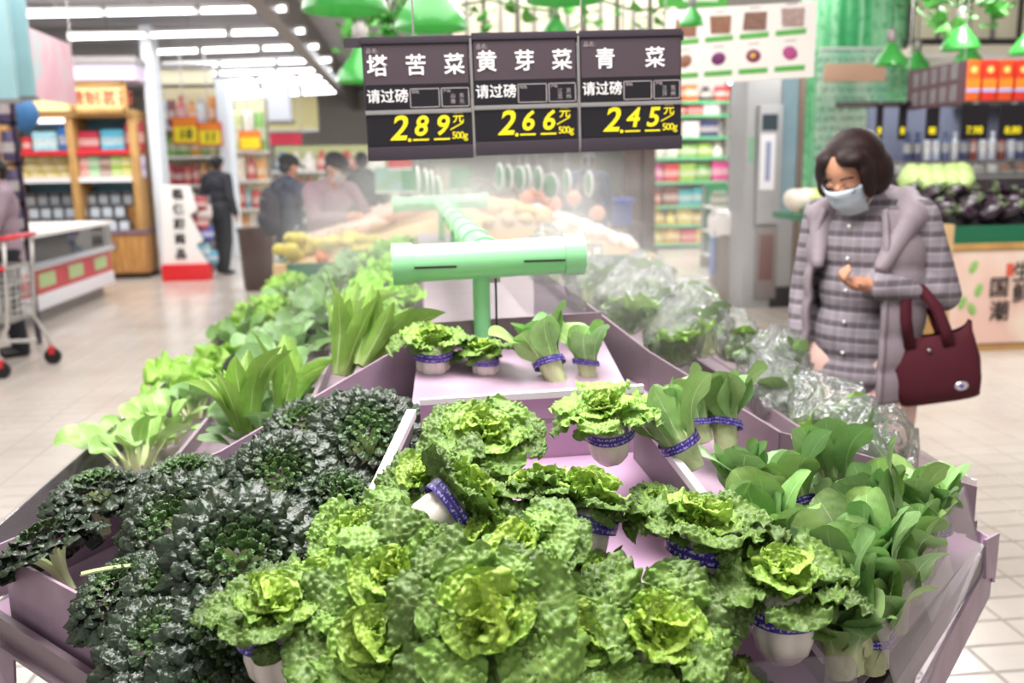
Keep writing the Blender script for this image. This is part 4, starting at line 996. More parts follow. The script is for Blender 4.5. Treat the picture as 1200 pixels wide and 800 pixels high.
def gondola(name, label, xa, xb, Y, top, levels, pal, glabel, seed, depth=.45, kinds=('carton', 'pouch', 'bottle'), back='#c9c4c0', edge='#d8d4d4', pw=(.12, .22), hfrac=.78, base='#5a5654'):
    """shelf unit facing the camera side with its goods on every board"""
    rnd = random.Random(seed); t = thing(name, label, 'shelf', ((xa+xb)/2, Y+depth/2, 0)); O = ((xa+xb)/2, Y+depth/2, 0)
    box('back_panel', (xa, Y+depth-.03, .05), (xb, Y+depth, top), mat('shelf_back_'+back, back, .6), t, off=O)
    box('plinth', (xa, Y+.03, 0), (xb, Y+depth, levels[0]-.03), mat('shelf_base_'+base, base, .6), t, off=O)
    for x in (xa, xb-.04): box('upright', (x, Y+depth-.08, 0), (x+.04, Y+depth-.03, top), M_greymet, t, off=O)
    lv = list(levels)+[top]
    for i, z in enumerate(levels):
        sh = box('shelf_board', (xa, Y, z-.03), (xb, Y+depth-.03, z), M_white, t, off=O)
        box('price_strip', (xa, Y-.012, z-.05), (xb, Y, z+.0), mat('strip_'+edge, edge, .4), sh, off=O)
        x = xa+.05; hgt = (lv[i+1]-z-.04); j = 0
        pc = pal[i % len(pal)]
        while x < xb-.12:
            w = rnd.uniform(*pw); h = hgt*rnd.uniform(hfrac-.12, hfrac+.12); k = kinds[(i+rnd.randint(0, 1)) % len(kinds)]; c = rnd.choice(pc)
            if x+w > xb-.03: break
            goods(k, (x+w/2, Y+.12, z), w*.94, min(w, .2), h, c, '%s %s, %s from left, %s board, %s' % (hue_name(c), k, ordn[j] if j else 'first', ordn[i] if i else 'lowest', glabel), 'goods', '%s, board %d' % (glabel, i+1))
            x += w; j += 1
    return t

# ---------------------------------------------------------------- tea shop corner (left)
TYc = 13.9
def tz(x, y): p = gy(x, y, TYc); return p.x, p.z
xl, _ = tz(14, 300); xr, _ = tz(172, 300)
tea = thing('tea_cabinet', 'wooden tea cabinet with yellow signboard and open shelves of tins', 'cabinet', ((xl+xr)/2, TYc+.3, 0)); TO = ((xl+xr)/2, TYc+.3, 0)
zc = tz(120, 262)[1]; ztop = tz(120, 97)[1]; zs = tz(120, 137)[1]
box('base_cabinet', (xl, TYc, .07), (xr, TYc+.7, zc-.16), M_cabwood, tea, .01, TO)
box('toe_kick', (xl, TYc+.05, 0), (xr, TYc+.7, .07), M_black, tea, 0, TO)
box('counter_slab', (xl, TYc-.04, zc-.16), (xr+.02, TYc+.7, zc-.10), mat('counter_stone', '#8d7480', .3, noise_amt=.2), tea, .005, TO)
nd = 4; dw = (xr-xl)/nd
for k in range(nd):
    d = box('door', (xl+k*dw+.01, TYc-.02, .10), (xl+(k+1)*dw-.01, TYc, zc-.19), M_cabwood, tea, .004, TO)
    hx = xl+(k+1)*dw-.07 if k % 2 == 0 else xl+k*dw+.05
    box('handle', (hx, TYc-.045, .42), (hx+.02, TYc-.02, .58), M_steel, d, 0, TO)
box('back_panel', (xl, TYc+.62, zc-.1), (xr, TYc+.66, zs), mat('blue_tea_backing', '#6fa3b8', .5, noise_amt=.15, noise_scale=2), tea, 0, TO)
xm = tz(86, 200)[0]
for x in (xl, xm-.05, xr-.10): box('post', (x, TYc, zc-.1), (x+.10, TYc+.62, zs), M_wood, tea, .004, TO)
box('head_beam', (xl, TYc-.05, zs), (xr, TYc+.66, zs+.10), M_wood, tea, .005, TO)
def zpx(y, x=120): return tz(x, y)[1]
z1, z2 = zpx(177), zpx(209)
for z in (z1, z2):
    s = box('shelf_board', (xl+.08, TYc+.05, z-.03), (xr-.08, TYc+.62, z), M_white, tea, 0, TO)
    box('shelf_edge', (xl+.08, TYc+.03, z-.05), (xr-.08, TYc+.05, z+.02), M_red if z == z1 else M_whiteplast, s, 0, TO)
box('strip_light', (xl+.1, TYc+.02, zs-.07), (xm-.06, TYc+.12, zs-.01), mat('lit_shelf_strip', '#ffffff', .4, emit='#f6f0ff', estr=2.2), tea, 0, TO)
sb = box('signboard', (tz(88, 110)[0], TYc-.12, zs+.08), (xr-.06, TYc-.04, ztop), M_yellow if False else mat('pale_gold_board', '#f3dfa0', .5), tea, 0, TO)
bx0, bx1 = tz(88, 110)[0], xr-.06
for lo_, hi_ in (((bx0, zs+.05), (bx1, zs+.11)), ((bx0, ztop-.05), (bx1, ztop+.01)), ((bx0-.03, zs+.05), (bx0+.03, ztop)), ((bx1-.03, zs+.05), (bx1+.03, ztop))):
    box('sign_frame', (lo_[0], TYc-.16, lo_[1]), (hi_[0], TYc-.12, hi_[1]), M_wood, sb, 0, TO)
M_redink = mat('brick_red_lettering', '#b0442e', .5)
for k, ch in enumerate('精制茗茶'):
    x, z = tz(93+19*k, 117); link('lettering', text_mesh(ch, .22, .004, .002, mt=M_redink), sb, Matrix.Translation(Vector((x, TYc-.125, z))-Vector(TO)) @ TXT_FRONT)
box('small_signboard', (tz(34, 132)[0], TYc-.10, zs+.08), (bx0-.06, TYc-.04, zs+.30), mat('pale_gold_board', '#f3dfa0', .5), tea, 0, TO)
# goods of the tea cabinet
bxs = [(20, 32, 158, '#c8303f', 0), (33, 63, 152, '#9fd0da', 0), (64, 80, 146, '#2b6fb2', 0), (87, 113, 152, '#c22f48', 1), (114, 143, 150, '#58b9d6', 1), (143, 164, 142, '#b92a48', 1)]
for i, (a, b, yt, c, s) in enumerate(bxs):
    x0 = tz(a, 176)[0]; x1 = tz(b, 176)[0]
    goods('carton', ((x0+x1)/2, TYc+.25, z1), x1-x0-.02, .16, zpx(yt)-z1, c, ['small red gift box at the left end of the tea shelf', 'pale blue gift box on the tea shelf', 'deep blue tea gift box by the cabinet post', 'wide crimson gift box right of the cabinet post', 'sky blue gift box on the right tea shelf', 'tall crimson gift box at the right end of the tea shelf'][i], 'gift box', 'gift boxes on the tea cabinet')
for k, c in enumerate(['#f0a7a9', '#a5d8a6', '#a7877d', '#b5d36a', '#dfe07a', '#bcb4e0']):
    for r_ in range(2):
        x = tz(94+13.2*k, 205)[0]; hh = (zpx(181)-z2)*.48
        goods('carton', (x, TYc+.2, z2+r_*hh), .15, .12, hh*.98, c, '%s tea packet, %s of its pair on the right tea shelf' % (['pink', 'mint green', 'brown', 'lime green', 'yellow', 'lilac'][k], ['lower', 'upper'][r_]), 'tea packet', 'paired tea packets')
for r_ in range(3):
    for k in range(10):
        x = tz(24+5.9*k, 205)[0]; hh = (zpx(181)-z2)/3.05
        goods('jar', (x, TYc+.15+.06*r_, z2+r_*hh), .07, .07, hh*.95, ['#e8d68a', '#dcc66a', '#efe2b0'][(k+r_) % 3], 'small yellow jar in the %s layer of the left tea shelf' % ['bottom', 'middle', 'top'][r_], 'jar', 'small yellow jars, layer %d' % (r_+1))
tin_b = MB().box((-.5, -.5, 0), (.5, .5, .8), bev=.03).mesh('tin_body', mat('dark_tin', '#4b4a50', .35, metal=.3), 'auto')
tin_l = MB().box((-.46, -.46, .8), (.46, .46, 1.0), bev=.03).mesh('tin_lid', mat('tin_lid', '#6c6a70', .3, metal=.5), 'auto')
tin_t = MB().box((-.42, -.52, .12), (.42, -.5, .74)).mesh('paper_label', mat('pale_blue_label', '#dfeaf3', .5, noise_amt=.2, noise_scale=6), False)
for r_, (yb, yy) in enumerate(((273, .0), (257, .14), (243, .28))):
    zb = zpx(yb)
    st = box('display_step', (xl+.12, TYc+.06+yy, zc-.10), (xr-.12, TYc+.20+yy, zb), M_cabwood, tea, 0, TO)
    for k in range(9):
        x = tz(27+14.6*k+(7 if r_ == 1 else 0), 262)[0]
        if x > xr-.22: continue
        t = thing('tea_tin', 'dark tea tin with pale blue label, %s from the left in the %s tin row' % (ordn[k] if k else 'first', ['front', 'middle', 'rear'][r_]), 'tea tin', (x, TYc+.13+yy, zb), 0, 'tea tins, row %d' % (r_+1))
        for nm, me in (('tin_body', tin_b), ('tin_lid', tin_l), ('paper_label', tin_t)): link(nm, me, t, Matrix.Diagonal((.155, .11, .215, 1)))
# header box above and white end column
hb = thing('header_box', 'lilac bulkhead box above the tea cabinet signboard', 'bulkhead', ((bx0+xr)/2, TYc+.3, ztop+.02))
x2 = tz(163, 90)[0]; zt2 = zpx(76)
box('fascia', (bx0-.2, TYc-.2, ztop+.02), (x2, TYc+.8, zt2), mat('lilac_board', '#cfc0d6', .5), hb, 0, ((bx0+xr)/2, TYc+.3, ztop+.02))
box('top_cap', (bx0-.2, TYc-.24, zt2), (x2+.02, TYc+.8, zt2+.09), M_greymet, hb, 0, ((bx0+xr)/2, TYc+.3, ztop+.02))
xc0, xc1 = tz(168, 200)[0], tz(188, 300)[0]
col_ = thing('white_column', 'white square column with faint grey lettering beside the tea cabinet', 'column', ((xc0+xc1)/2, TYc+.5, 0))
CO = ((xc0+xc1)/2, TYc+.5, 0)
box('shaft', (xc0+.03, TYc+.3, 0), (xc1+.05, TYc+.7, 3.6), mat('bluish_white', '#dfe6ee', .5), col_, .01, CO)
box('skirting', (xc0+.02, TYc+.28, 0), (xc1+.06, TYc+.72, .08), M_greymet, col_, 0, CO)
# arrow-edged white board
aY = 13.4; pts = [(188, 216), (222, 217), (231, 246), (222, 252), (238, 282), (229, 287), (244, 309), (191, 310)]
a0 = gy(190, 318, aY)
ar = thing('arrow_board', 'white stepped board with vertical black characters on a red base', 'sign', (a0.x, aY, 0))
AO = (a0.x, aY, 0)
b = MB(AO); pp = [gy(x, y, aY) for x, y in pts]; n = len(pp)
vs = [(p.x, aY, p.z) for p in pp]+[(p.x, aY+.04, p.z) for p in pp]
b.add(vs, [tuple(range(n))[::-1], tuple(range(n, 2*n))]+[(i, (i+1) % n, n+(i+1) % n, n+i) for i in range(n)]).build('board', M_white, ar)
r0, r1 = gy(190, 310, aY), gy(246, 322, aY)
box('red_base', (r0.x, aY-.06, 0.0), (r1.x, aY+.25, r0.z), M_redprint, ar, .01, AO)
M_blackink = mat('black_lettering', '#2a2326', .5)
for k, ch in enumerate('临保期商品'):
    p = gy(208+1.0*k, 228+17.5*k, aY-.01); link('lettering', text_mesh(ch, .155, .003, .004, mt=M_blackink), ar, Matrix.Translation(p-Vector(AO)) @ TXT_FRONT)
rk0, rk1 = gy(222, 240, aY+.2), gy(252, 310, aY+.2)
box('goods_rack', (rk0.x, aY+.19, 0.1), (rk1.x, aY+.22, rk0.z+.12), M_greymet, ar, 0, AO)
for k, (px, py, c) in enumerate([(234, 240, '#9a2f3c'), (236, 262, '#b33a48'), (242, 275, '#3a57b0'), (238, 295, '#8cc3d6'), (247, 303, '#4aa0c0'), (240, 250, '#c8b8b8')]):
    p = gy(px, py, aY+.14); goods('pouch', (p.x, p.y, p.z-.08), .2, .08, .2, c, '%s hanging beside the arrow board' % ['maroon pouch at the top', 'red pouch', 'royal blue pouch', 'pale blue pouch', 'turquoise pouch lowest', 'grey pouch'][k], 'pouch', 'pouches beside the arrow board')
# gondolas behind
PALM = [['#c23a4a', '#d98c3a', '#e8d6c8', '#7a3b42', '#b9c6d2'], ['#d8b24a', '#c4473f', '#e6e0d8', '#6f9fb8'], ['#c85a5a', '#eadfd2', '#a03040', '#e0a060'], ['#7fb25a', '#cfd8a0', '#e6e6da', '#d8b040']]
def GX(px, Y): return gy(px, 250, Y).x
gondola('shelf_unit', 'tall snack shelf with two yellow price cards left of the black capped man', GX(192, 17), GX(272, 17), 17, 3.0, [.25, .8, 1.3, 1.8, 2.3], PALM, 'snack shelf behind the arrow board', 11, back='#d9cfae')
gondola('shelf_unit', 'snack shelf between the black capped man and the backpack man', GX(276, 18.5), GX(318, 18.5), 18.5, 2.9, [.25, .8, 1.35, 1.9], PALM, 'shelf right of the black capped man', 12, back='#e3d9b8')
gondola('shelf_unit', 'far shelf beyond the backpack man', GX(322, 23), GX(470, 23), 23, 2.1, [.3, .9, 1.5], PALM[::-1], 'far shelf beyond the backpack man', 13, back='#c6c792', pw=(.25, .4))
ep = box('end_panel', (GX(263, 16.8), 16.8, 0), (GX(275, 16.8), 17.4, 3.1), mat('bluish_white', '#dfe6ee', .5), None, .01); tag(ep, 'pale white end panel right of the yellow price cards', 'panel')
hs = thing('shelf_header', 'cream header board above the snack shelf', 'header', (GX(230, 17), 17, 3.0)); HO = (GX(230, 17), 17, 3.0)
box('board', (GX(192, 17), 16.95, 3.02), (GX(262, 17), 17.02, 3.28), mat('cream_header', '#e9e0c2', .6), hs, 0, HO); box('cap', (GX(192, 17), 16.9, 3.28), (GX(262, 17), 17.1, 3.36), M_greymet, hs, 0, HO)
def price_card(x0, y0, x1, y1, Y, txt, lb):
    a, b = gy(x0, y1, Y), gy(x1, y0, Y); t = thing('price_card', lb, 'price card', ((a.x+b.x)/2, Y, a.z)); O = ((a.x+b.x)/2, Y, a.z)
    box('red_border', (a.x, Y, a.z), (b.x, Y+.02, b.z), M_redprint, t, 0, O)
    w, h = b.x-a.x, b.z-a.z
    box('yellow_face', (a.x+.05*w, Y-.008, a.z+.06*h), (b.x-.05*w, Y, a.z+.66*h), M_yellow, t, 0, O)
    box('orange_header', (a.x+.05*w, Y-.008, a.z+.68*h), (b.x-.05*w, Y, b.z-.05*h), M_orange, t, 0, O)
    box('hanger', ((a.x+b.x)/2-.01, Y+.0, b.z), ((a.x+b.x)/2+.01, Y+.02, 3.95), M_steel, t, 0, O)
    if txt: link('lettering', text_mesh(txt, h*.5, .003, .004, .1, mt=M_blackink), t, Matrix.Translation((0, -.012, h*.36)) @ TXT_FRONT)
price_card(203, 137, 231, 169, 16.6, '18', 'red bordered yellow price card reading 18 above the snack shelf')
price_card(233, 143, 259, 171, 16.6, '11', 'narrower yellow card reading 11, right neighbour of the 18 card')
price_card(281, 153, 305, 176, 18.2, '', 'small yellow price card above the middle snack shelf')
t = thing('yellow_fascia', 'pale yellow fascia hung under the far ceiling', 'fascia', gy(338, 150, 24)); a, b = gy(304, 152, 24), gy(371, 112, 24); O = t.location
box('board', (a.x, 24, a.z), (b.x, 24.15, b.z), mat('pale_yellow_fascia', '#ece3a6', .6), t, 0, O); box('trim', (a.x, 23.97, a.z-.06), (b.x, 24.15, a.z), M_white, t, 0, O)
for x in (a.x+.2, b.x-.2): box('hanging_rod', (x, 24.05, b.z), (x+.02, 24.07, 3.95), M_greymet, t, 0, O)
t = thing('hanging_duct', 'pale grey duct box hanging below the far ceiling', 'duct', gy(323, 145, 20)); a, b = gy(309, 144, 20), gy(337, 98, 20); O = t.location
box('duct_body', (a.x, 20, a.z), (b.x, 20.5, 3.95), mat('pale_grey_duct', '#c9cbd6', .5), t, .01, O); box('flange', (a.x-.04, 19.96, a.z), (b.x+.04, 20.54, a.z+.05), M_greymet, t, 0, O)
t = thing('red_banner', 'crimson banner with white marks above the far shelf', 'banner', gy(333, 168, 21)); a, b = gy(314, 170, 21), gy(353, 155, 21); O = t.location
box('cloth', (a.x, 21, a.z), (b.x, 21.03, b.z), mat('crimson_cloth', '#c8384e', .6), t, 0, O); box('rod', (a.x-.05, 20.98, b.z), (b.x+.05, 21.03, b.z+.04), M_steel, t, 0, O)
for x in (a.x, b.x-.02): box('hanging_wire', (x, 21.0, b.z), (x+.02, 21.02, 3.95), M_steel, t, 0, O)
t = thing('orange_crate', 'small orange box standing by the backpack man', 'box', gz(302, 292)); O = t.location
# brown barrel bin
p = gz(304, 339)
t = thing('barrel_bin', 'dark brown tapered bin left of the wooden produce stand', 'bin', p)
MB().lathe([(.17, 0), (.185, .02), (.225, .75), (.24, .76), (.24, .80), (.20, .80), (.19, .1)], 24).build('shell', mat('brown_bin_plastic', '#4b322d', .5, noise_amt=.15), t, 'auto')
MB().lathe([(.175, .04), (.18, .05), (.18, .12), (.175, .13)], 24).build('lower_ring', mat('brown_ring', '#7a5444', .5), t, 'auto')
bpy.data.objects.remove(bpy.data.objects['orange_crate'])

# ---------------------------------------------------------------- freezer, cart, hanging signs on the left
fx1, fy0, fy1 = -3.85, 9.5, 12.2; fx0 = -6.6
fz = thing('island_freezer', 'white chest freezer with glass sides and red skirt behind the cart', 'freezer', ((fx0+fx1)/2, (fy0+fy1)/2, 0)); FO = ((fx0+fx1)/2, (fy0+fy1)/2, 0)
box('plinth', (fx0+.1, fy0+.1, 0), (fx1-.12, fy1-.1, .14), M_greymet, fz, 0, FO)
box('tub', (fx0, fy0, .14), (fx1, fy1, .30), mat('freezer_white', '#dcdde2', .35), fz, .02, FO)
box('skirt', (fx0+.02, fy0+.02, .30), (fx1-.02, fy1-.02, .56), mat('red_skirt', '#c24a52', .45, noise_amt=.12, noise_scale=3), fz, .005, FO)
for k in range(3):
    y = fy0+.35+.85*k; box('skirt_print', (fx1-.022, y, .36), (fx1-.012, y+.45, .51), mat('pale_green_print', '#a9bd8a', .5), fz, 0, FO)
box('bumper', (fx0-.03, fy0-.03, .56), (fx1+.03, fy1+.03, .63), mat('freezer_rim', '#c9ced4', .25, metal=.5), fz, .02, FO)
for a, b in (((fx1-.015, fy0, .63), (fx1, fy1, .90)), ((fx0, fy0, .63), (fx1, fy0+.015, .90)), ((fx0, fy1-.015, .63), (fx1, fy1, .90))): box('glass_side', a, b, M_glass, fz, 0, FO)
for a, b in (((fx0, fy0), (fx0+.05, fy0+.05)), ((fx1-.05, fy0), (fx1, fy0+.05)), ((fx1-.05, fy1-.05), (fx1, fy1))): box('corner_post', (a[0], a[1], .63), (b[0], b[1], .90), M_white, fz, 0, FO)
box('inner_liner', (fx0+.1, fy0+.1, .50), (fx1-.1, fy1-.1, .66), mat('freezer_liner', '#cfd9dd', .4), fz, 0, FO)
MB(FO).slab([(fx0-.03, fy0-.03, .93), (fx1+.03, fy0-.03, .93), (fx1+.03, fy1+.03, .93), (fx0-.03, fy1+.03, .93)], .04).build('top_rim', M_white, fz)
rnd = random.Random(3)
for k in range(7):
    goods('pouch', (fx1-.35-.12*(k % 2), fy0+.3+.33*k, .66), .24, .2, .2, rnd.choice(['#4f8f78', '#7c8f92', '#9fb6b8', '#3f7f5c', '#b8c8cc']), 'frozen pack inside the chest freezer, %s from the near end' % ordn[k], 'frozen pack', 'frozen packs in the freezer')

ct = thing('shopping_cart', 'chrome wire shopping cart with red handle and child seat flap', 'shopping cart', (-3.28, 7.35, 0)); KO = (-3.28, 7.35, 0)
M_chrome = mat('chrome_wire', '#c6c2bd', .3, metal=.45)
cx0, cx1, cy0, cy1 = -4.05, -3.05, 7.15, 7.65
def ktube(name, pts, r, mt=M_chrome, n=6, parent=ct): return MB(KO).tube(pts, r, n).build(name, mt, parent, True)
zt_, zb_ = .80, .42
bk = ktube('basket_rim', [(cx0, cy0, zt_), (cx1, cy0, zt_+.03), (cx1, cy1, zt_+.03), (cx0, cy1, zt_), (cx0, cy0, zt_)], .010)
for k in range(17):
    x = cx0+(cx1-cx0)*k/16
    ktube('basket_wire', [(x, cy0, zt_), (x, cy0+.03, zb_), (x, cy1-.03, zb_), (x, cy1, zt_)], .0055, n=5, parent=bk)
for k in range(6):
    y = cy0+.05+(cy1-cy0-.1)*k/5; ktube('basket_wire', [(cx1, y, zt_+.03), (cx1-.03, y, zb_), (cx0, y, zb_)], .0055, n=5, parent=bk)
for z in (.50, .60, .70): ktube('basket_wire', [(cx0, cy0+.01, z), (cx1-.01, cy0+.01, z), (cx1-.01, cy1-.01, z), (cx0, cy1-.01, z)], .0065, n=5, parent=bk)
ktube('frame', [(cx1+.03, cy0, 1.06), (cx1+.01, cy0, .80), (cx1-.02, cy0, .40), (cx1-.12, cy0, .22), (cx1-.10, cy0, .12)], .016, n=8)
ktube('frame', [(cx1+.03, cy1, 1.06), (cx1+.01, cy1, .80), (cx1-.02, cy1, .40), (cx1+.05, cy1, .26), (cx1+.09, cy1, .12)], .016, n=8)
ktube('frame', [(cx1-.08, cy0, .15), (cx0, cy0, .17)], .014, n=8); ktube('frame', [(cx1-.02, cy1, .20), (cx0, cy1, .20)], .014, n=8)
ktube('handle', [(cx1+.04, cy0-.03, 1.06), (cx1+.04, cy1+.03, 1.06)], .019, M_red, 10); ktube('top_bar', [(cx0+.1, cy0, 1.07), (cx1+.03, cy0, 1.06)], .014, M_red, 8)
ktube('seat_bar', [(cx0+.1, cy0-.01, zt_+.015), (cx1+.02, cy0-.01, zt_+.035)], .018, M_red, 8)
for k in range(7): ktube('seat_wire', [(cx0+.15+.13*k, cy0+.02, .83), (cx0+.17+.13*k, cy0+.02, 1.02)], .004, n=4)
box('seat_flap', (cx0+.12, cy0+.04, .86), (cx1-.06, cy0+.06, 1.0), M_black, ct, .005, KO)
for x, y in ((cx1-.10, cy0), (cx1+.09, cy1), (cx0+.2, cy0)):
    w = MB(KO).lathe([(.02, -.018), (.062, -.018), (.068, -.010), (.068, .010), (.062, .018), (.02, .018)], 20, Matrix.Translation((x, y, .068)) @ Matrix.Rotation(R(90), 4, 'X')).build('wheel', M_black, ct, 'auto')
    box('caster_fork', (x-.022, y-.03, .085), (x+.022, y+.03, .15), M_red, ct, .005, KO)
p = gz(30, 378, .46)
goods('pouch', (cx0+.45, 7.4, .43), .35, .3, .10, '#6d6f78', 'grey pack lying in the shopping cart', 'pack', 'packs in the shopping cart'); goods('carton', (cx0+.15, 7.4, .43), .2, .25, .13, '#d8a03a', 'amber carton in the shopping cart', 'carton', 'packs in the shopping cart')

ps = thing('pink_hanging_sign', 'pink hanging sign with pale blue flower print over the tea corner', 'hanging sign', gy(30, 112, 7.6))
qa, qb = gy(26, 113, 7.6), gy(90, 122, 9.3); qc = Vector((qb.x, qb.y, gy(88, 52, 9.3).z)); qd = Vector((qa.x, qa.y, gy(21, 25, 7.6).z)); O = gy(30, 112, 7.6)
g = N('pink_flower_print'); tc = g.n('ShaderNodeTexCoord'); nz = g.n('ShaderNodeTexNoise', Scale=3.0, Detail=3.0); g.l(tc.outputs['Object'], nz.inputs['Vector'])
g.l(g.ramp(nz.outputs['Fac'], [(.42, '#e9aebf'), (.55, '#ecbfca'), (.66, '#c3d3d6')]), g.b.inputs['Base Color'])
MB(O).slab([qa, qb, qc, qd], .04).build('panel', g.M, ps)
MB(O).tube([qd, qd+Vector((0, 0, 1.2))], .008, 6).build('cable', M_steel, ps); MB(O).tube([qc, qc+Vector((0, 0, 1.1))], .008, 6).build('cable', M_steel, ps)
M_palet = mat('pale_teal_panel', '#9fc6cc', .4, noise_amt=.08)
for k, (xa, xb) in enumerate(((-14, 6), (8, 27))):
    a, b = gy(xa, 116-3*k, 7.2+.3*k), gy(xb, -5, 7.2+.3*k)
    t = thing('teal_banner', ['pale teal hanging banner at the top left frame edge', 'pale teal banner left of the pink hanging sign'][k], 'banner', a)
    box('panel', (0, 0, 0), (b.x-a.x, .05, b.z-a.z+.3), M_palet, t, .004); box('bottom_rail', (-.01, -.01, -.03), (b.x-a.x+.01, .06, 0), M_greymet, t)
# rack at the left frame edge with hanging dark packets
rp = gy(12, 260, 8.6); t = thing('packet_rack', 'dark rack with hanging packets at the left frame edge', 'rack', (rp.x, 8.6, 0))
for x in (-.35, .10): box('post', (x, 0, 0), (x+.04, .04, 2.3), mat('plum_metal', '#4a3c50', .4, metal=.4), t)
for z in (.9, 1.25, 1.6, 1.95, 2.28): box('cross_bar', (-.35, .0, z), (.14, .03, z+.03), mat('plum_metal', '#4a3c50', .4, metal=.4), t)
box('side_board', (-.50, -.05, 1.0), (-.06, -.02, 1.75), mat('beige_card', '#cfc6b4', .5), t, .01)
for r_ in range(4):
    for k in range(3):
        goods('pouch', (rp.x+.02-.12*k+.05, 8.57, .98+.33*r_), .10, .05, .26, ['#4c4568', '#5a5474', '#3d3d5c'][k], 'dark violet packet on the rack, %s row from below, %s from the aisle' % (['first', 'second', 'third', 'fourth'][r_], ordn[k]), 'packet', 'packets on the dark rack')
t = thing('blue_cloth_roll', 'dark blue rounded bundle above the tea shelf at the left', 'bundle', gy(25, 138, 12.5)); MB().ball((0, 0, .15), (.22, .18, .22)).build('bundle', mat('navy_cloth', '#2b5a86', .7), t, True); MB().tube([(0, 0, .34), (0, 0, .46)], .05, 8).build('neck', mat('navy_cloth', '#2b5a86', .7), t, True)
bpy.data.objects['blue_cloth_roll'].location.z -= .1

# ---------------------------------------------------------------- wooden stand behind the island
SY0, SY1 = 6.35, 9.2
sx0, sx1 = gy(320, 320, SY0).x, gy(770, 300, SY0).x
st = thing('wooden_produce_stand', 'wooden crate stand with green boards behind the misted island', 'display stand', ((sx0+sx1)/2, (SY0+SY1)/2, 0)); SO = ((sx0+sx1)/2, (SY0+SY1)/2, 0)
def sb_(name, lo, hi, mt, bev=0.0, parent=None): return box(name, lo, hi, mt, parent or st, bev, SO)
zl = gy(322, 310, SY0).z
for x in (sx0, sx1-.09):
    for y in (SY0, SY1-.09): sb_('post', (x, y, 0), (x+.09, y+.09, zl), M_wood2, .005)
sb_('front_board', (sx0+.09, SY0+.02, zl-.17), (sx1-.09, SY0+.05, zl-.0), M_teal)
sb_('front_rail', (sx0, SY0-.02, zl-.25), (sx1, SY0+.07, zl-.18), M_wood2, .004)
sb_('front_panel', (sx0+.09, SY0+.03, .06), (sx1-.09, SY0+.05, zl-.25), mat('blush_print_panel', '#e8c9bd', .5, noise_amt=.08, noise_scale=2))
for s, x in ((0, sx0), (1, sx1-.03)): sb_('side_board', (x, SY0+.09, zl-.17), (x+.03, SY1, zl), M_teal); sb_('side_rail', (x-.0, SY0+.05, zl-.25), (x+.04, SY1, zl-.18), M_wood2)
zr_ = 1.22; xm_ = .35
MB(SO).slab([(sx0+.03, SY0+.06, zl-.03), (xm_, SY0+.35, zr_), (xm_, SY1, zr_), (sx0+.03, SY1, zl-.03)], .02).build('sloping_deck', M_wood2, st)
MB(SO).slab([(xm_, SY0+.35, zr_), (sx1-.03, SY0+.06, zl-.03), (sx1-.03, SY1, zl-.03), (xm_, SY1, zr_)], .02).build('sloping_deck', M_wood2, st)
MB(SO).slab([(sx0+.03, SY0+.06, zl-.03), (sx1-.03, SY0+.06, zl-.03), (xm_, SY0+.35, zr_)], .02).build('sloping_deck', M_wood2, st)
def surf(x, y):
    t = (x-sx0)/(xm_-sx0) if x < xm_ else (sx1-x)/(sx1-xm_)
    return zl-.03+(zr_-zl+.03)*max(0, min(1, t))*min(1, max(.15, (y-SY0)/.35))
rnd = random.Random(8)
M_yam = mat('film_wrapped_root', '#c59a80', .35, noise_amt=.2, noise_scale=9, col2='#e0bfae'); M_yam2 = mat('pink_wrapped_root', '#e0b3a6', .3, noise_amt=.1)
yam_me = [MB().tube([(0, 0, 0), (.05, .0, .02), (.3, .015, .03), (.62, -.01, .02), (.70, 0, .0)], [.012, .045, .055, .048, .012], 10).mesh('root', m_, True) for m_ in (M_yam, M_yam2)]
for i in range(13):
    y = SY0+.42+.2*i; t0 = surf(sx0+.12, y); t1 = surf(sx0+.82, y)
    o = link('wrapped_root', yam_me[i % 2], None, Matrix.Translation((sx0+.10+.02*(i % 3), y, t0+.055)) @ Matrix.Rotation(-math.atan2(t1-t0, .7), 4, 'Y') @ Matrix.Rotation(rnd.uniform(-.06, .06), 4, 'Z'))
    tag(o, 'long film wrapped root vegetable, %s from the near end of the wooden stand' % ordn[i], 'root vegetable', 'wrapped roots on the wooden stand')
    if i < 8:
        o = link('wrapped_root', yam_me[(i+1) % 2], None, Matrix.Translation((sx0+.55, y+.1, surf(sx0+.55, y)+.08)) @ Matrix.Rotation(-math.atan2(t1-t0, .7), 4, 'Y') @ Matrix.Rotation(rnd.uniform(-.06, .06), 4, 'Z') @ Matrix.Scale(.9, 4))
        tag(o, 'upper layer wrapped root, %s from the near end of the wooden stand' % ordn[i], 'root vegetable', 'upper wrapped roots on the wooden stand')
M_ging = mat('yellow_netted_ginger', '#d8c552', .55, noise_amt=.25, noise_scale=25, bump=.4, bump_scale=40)
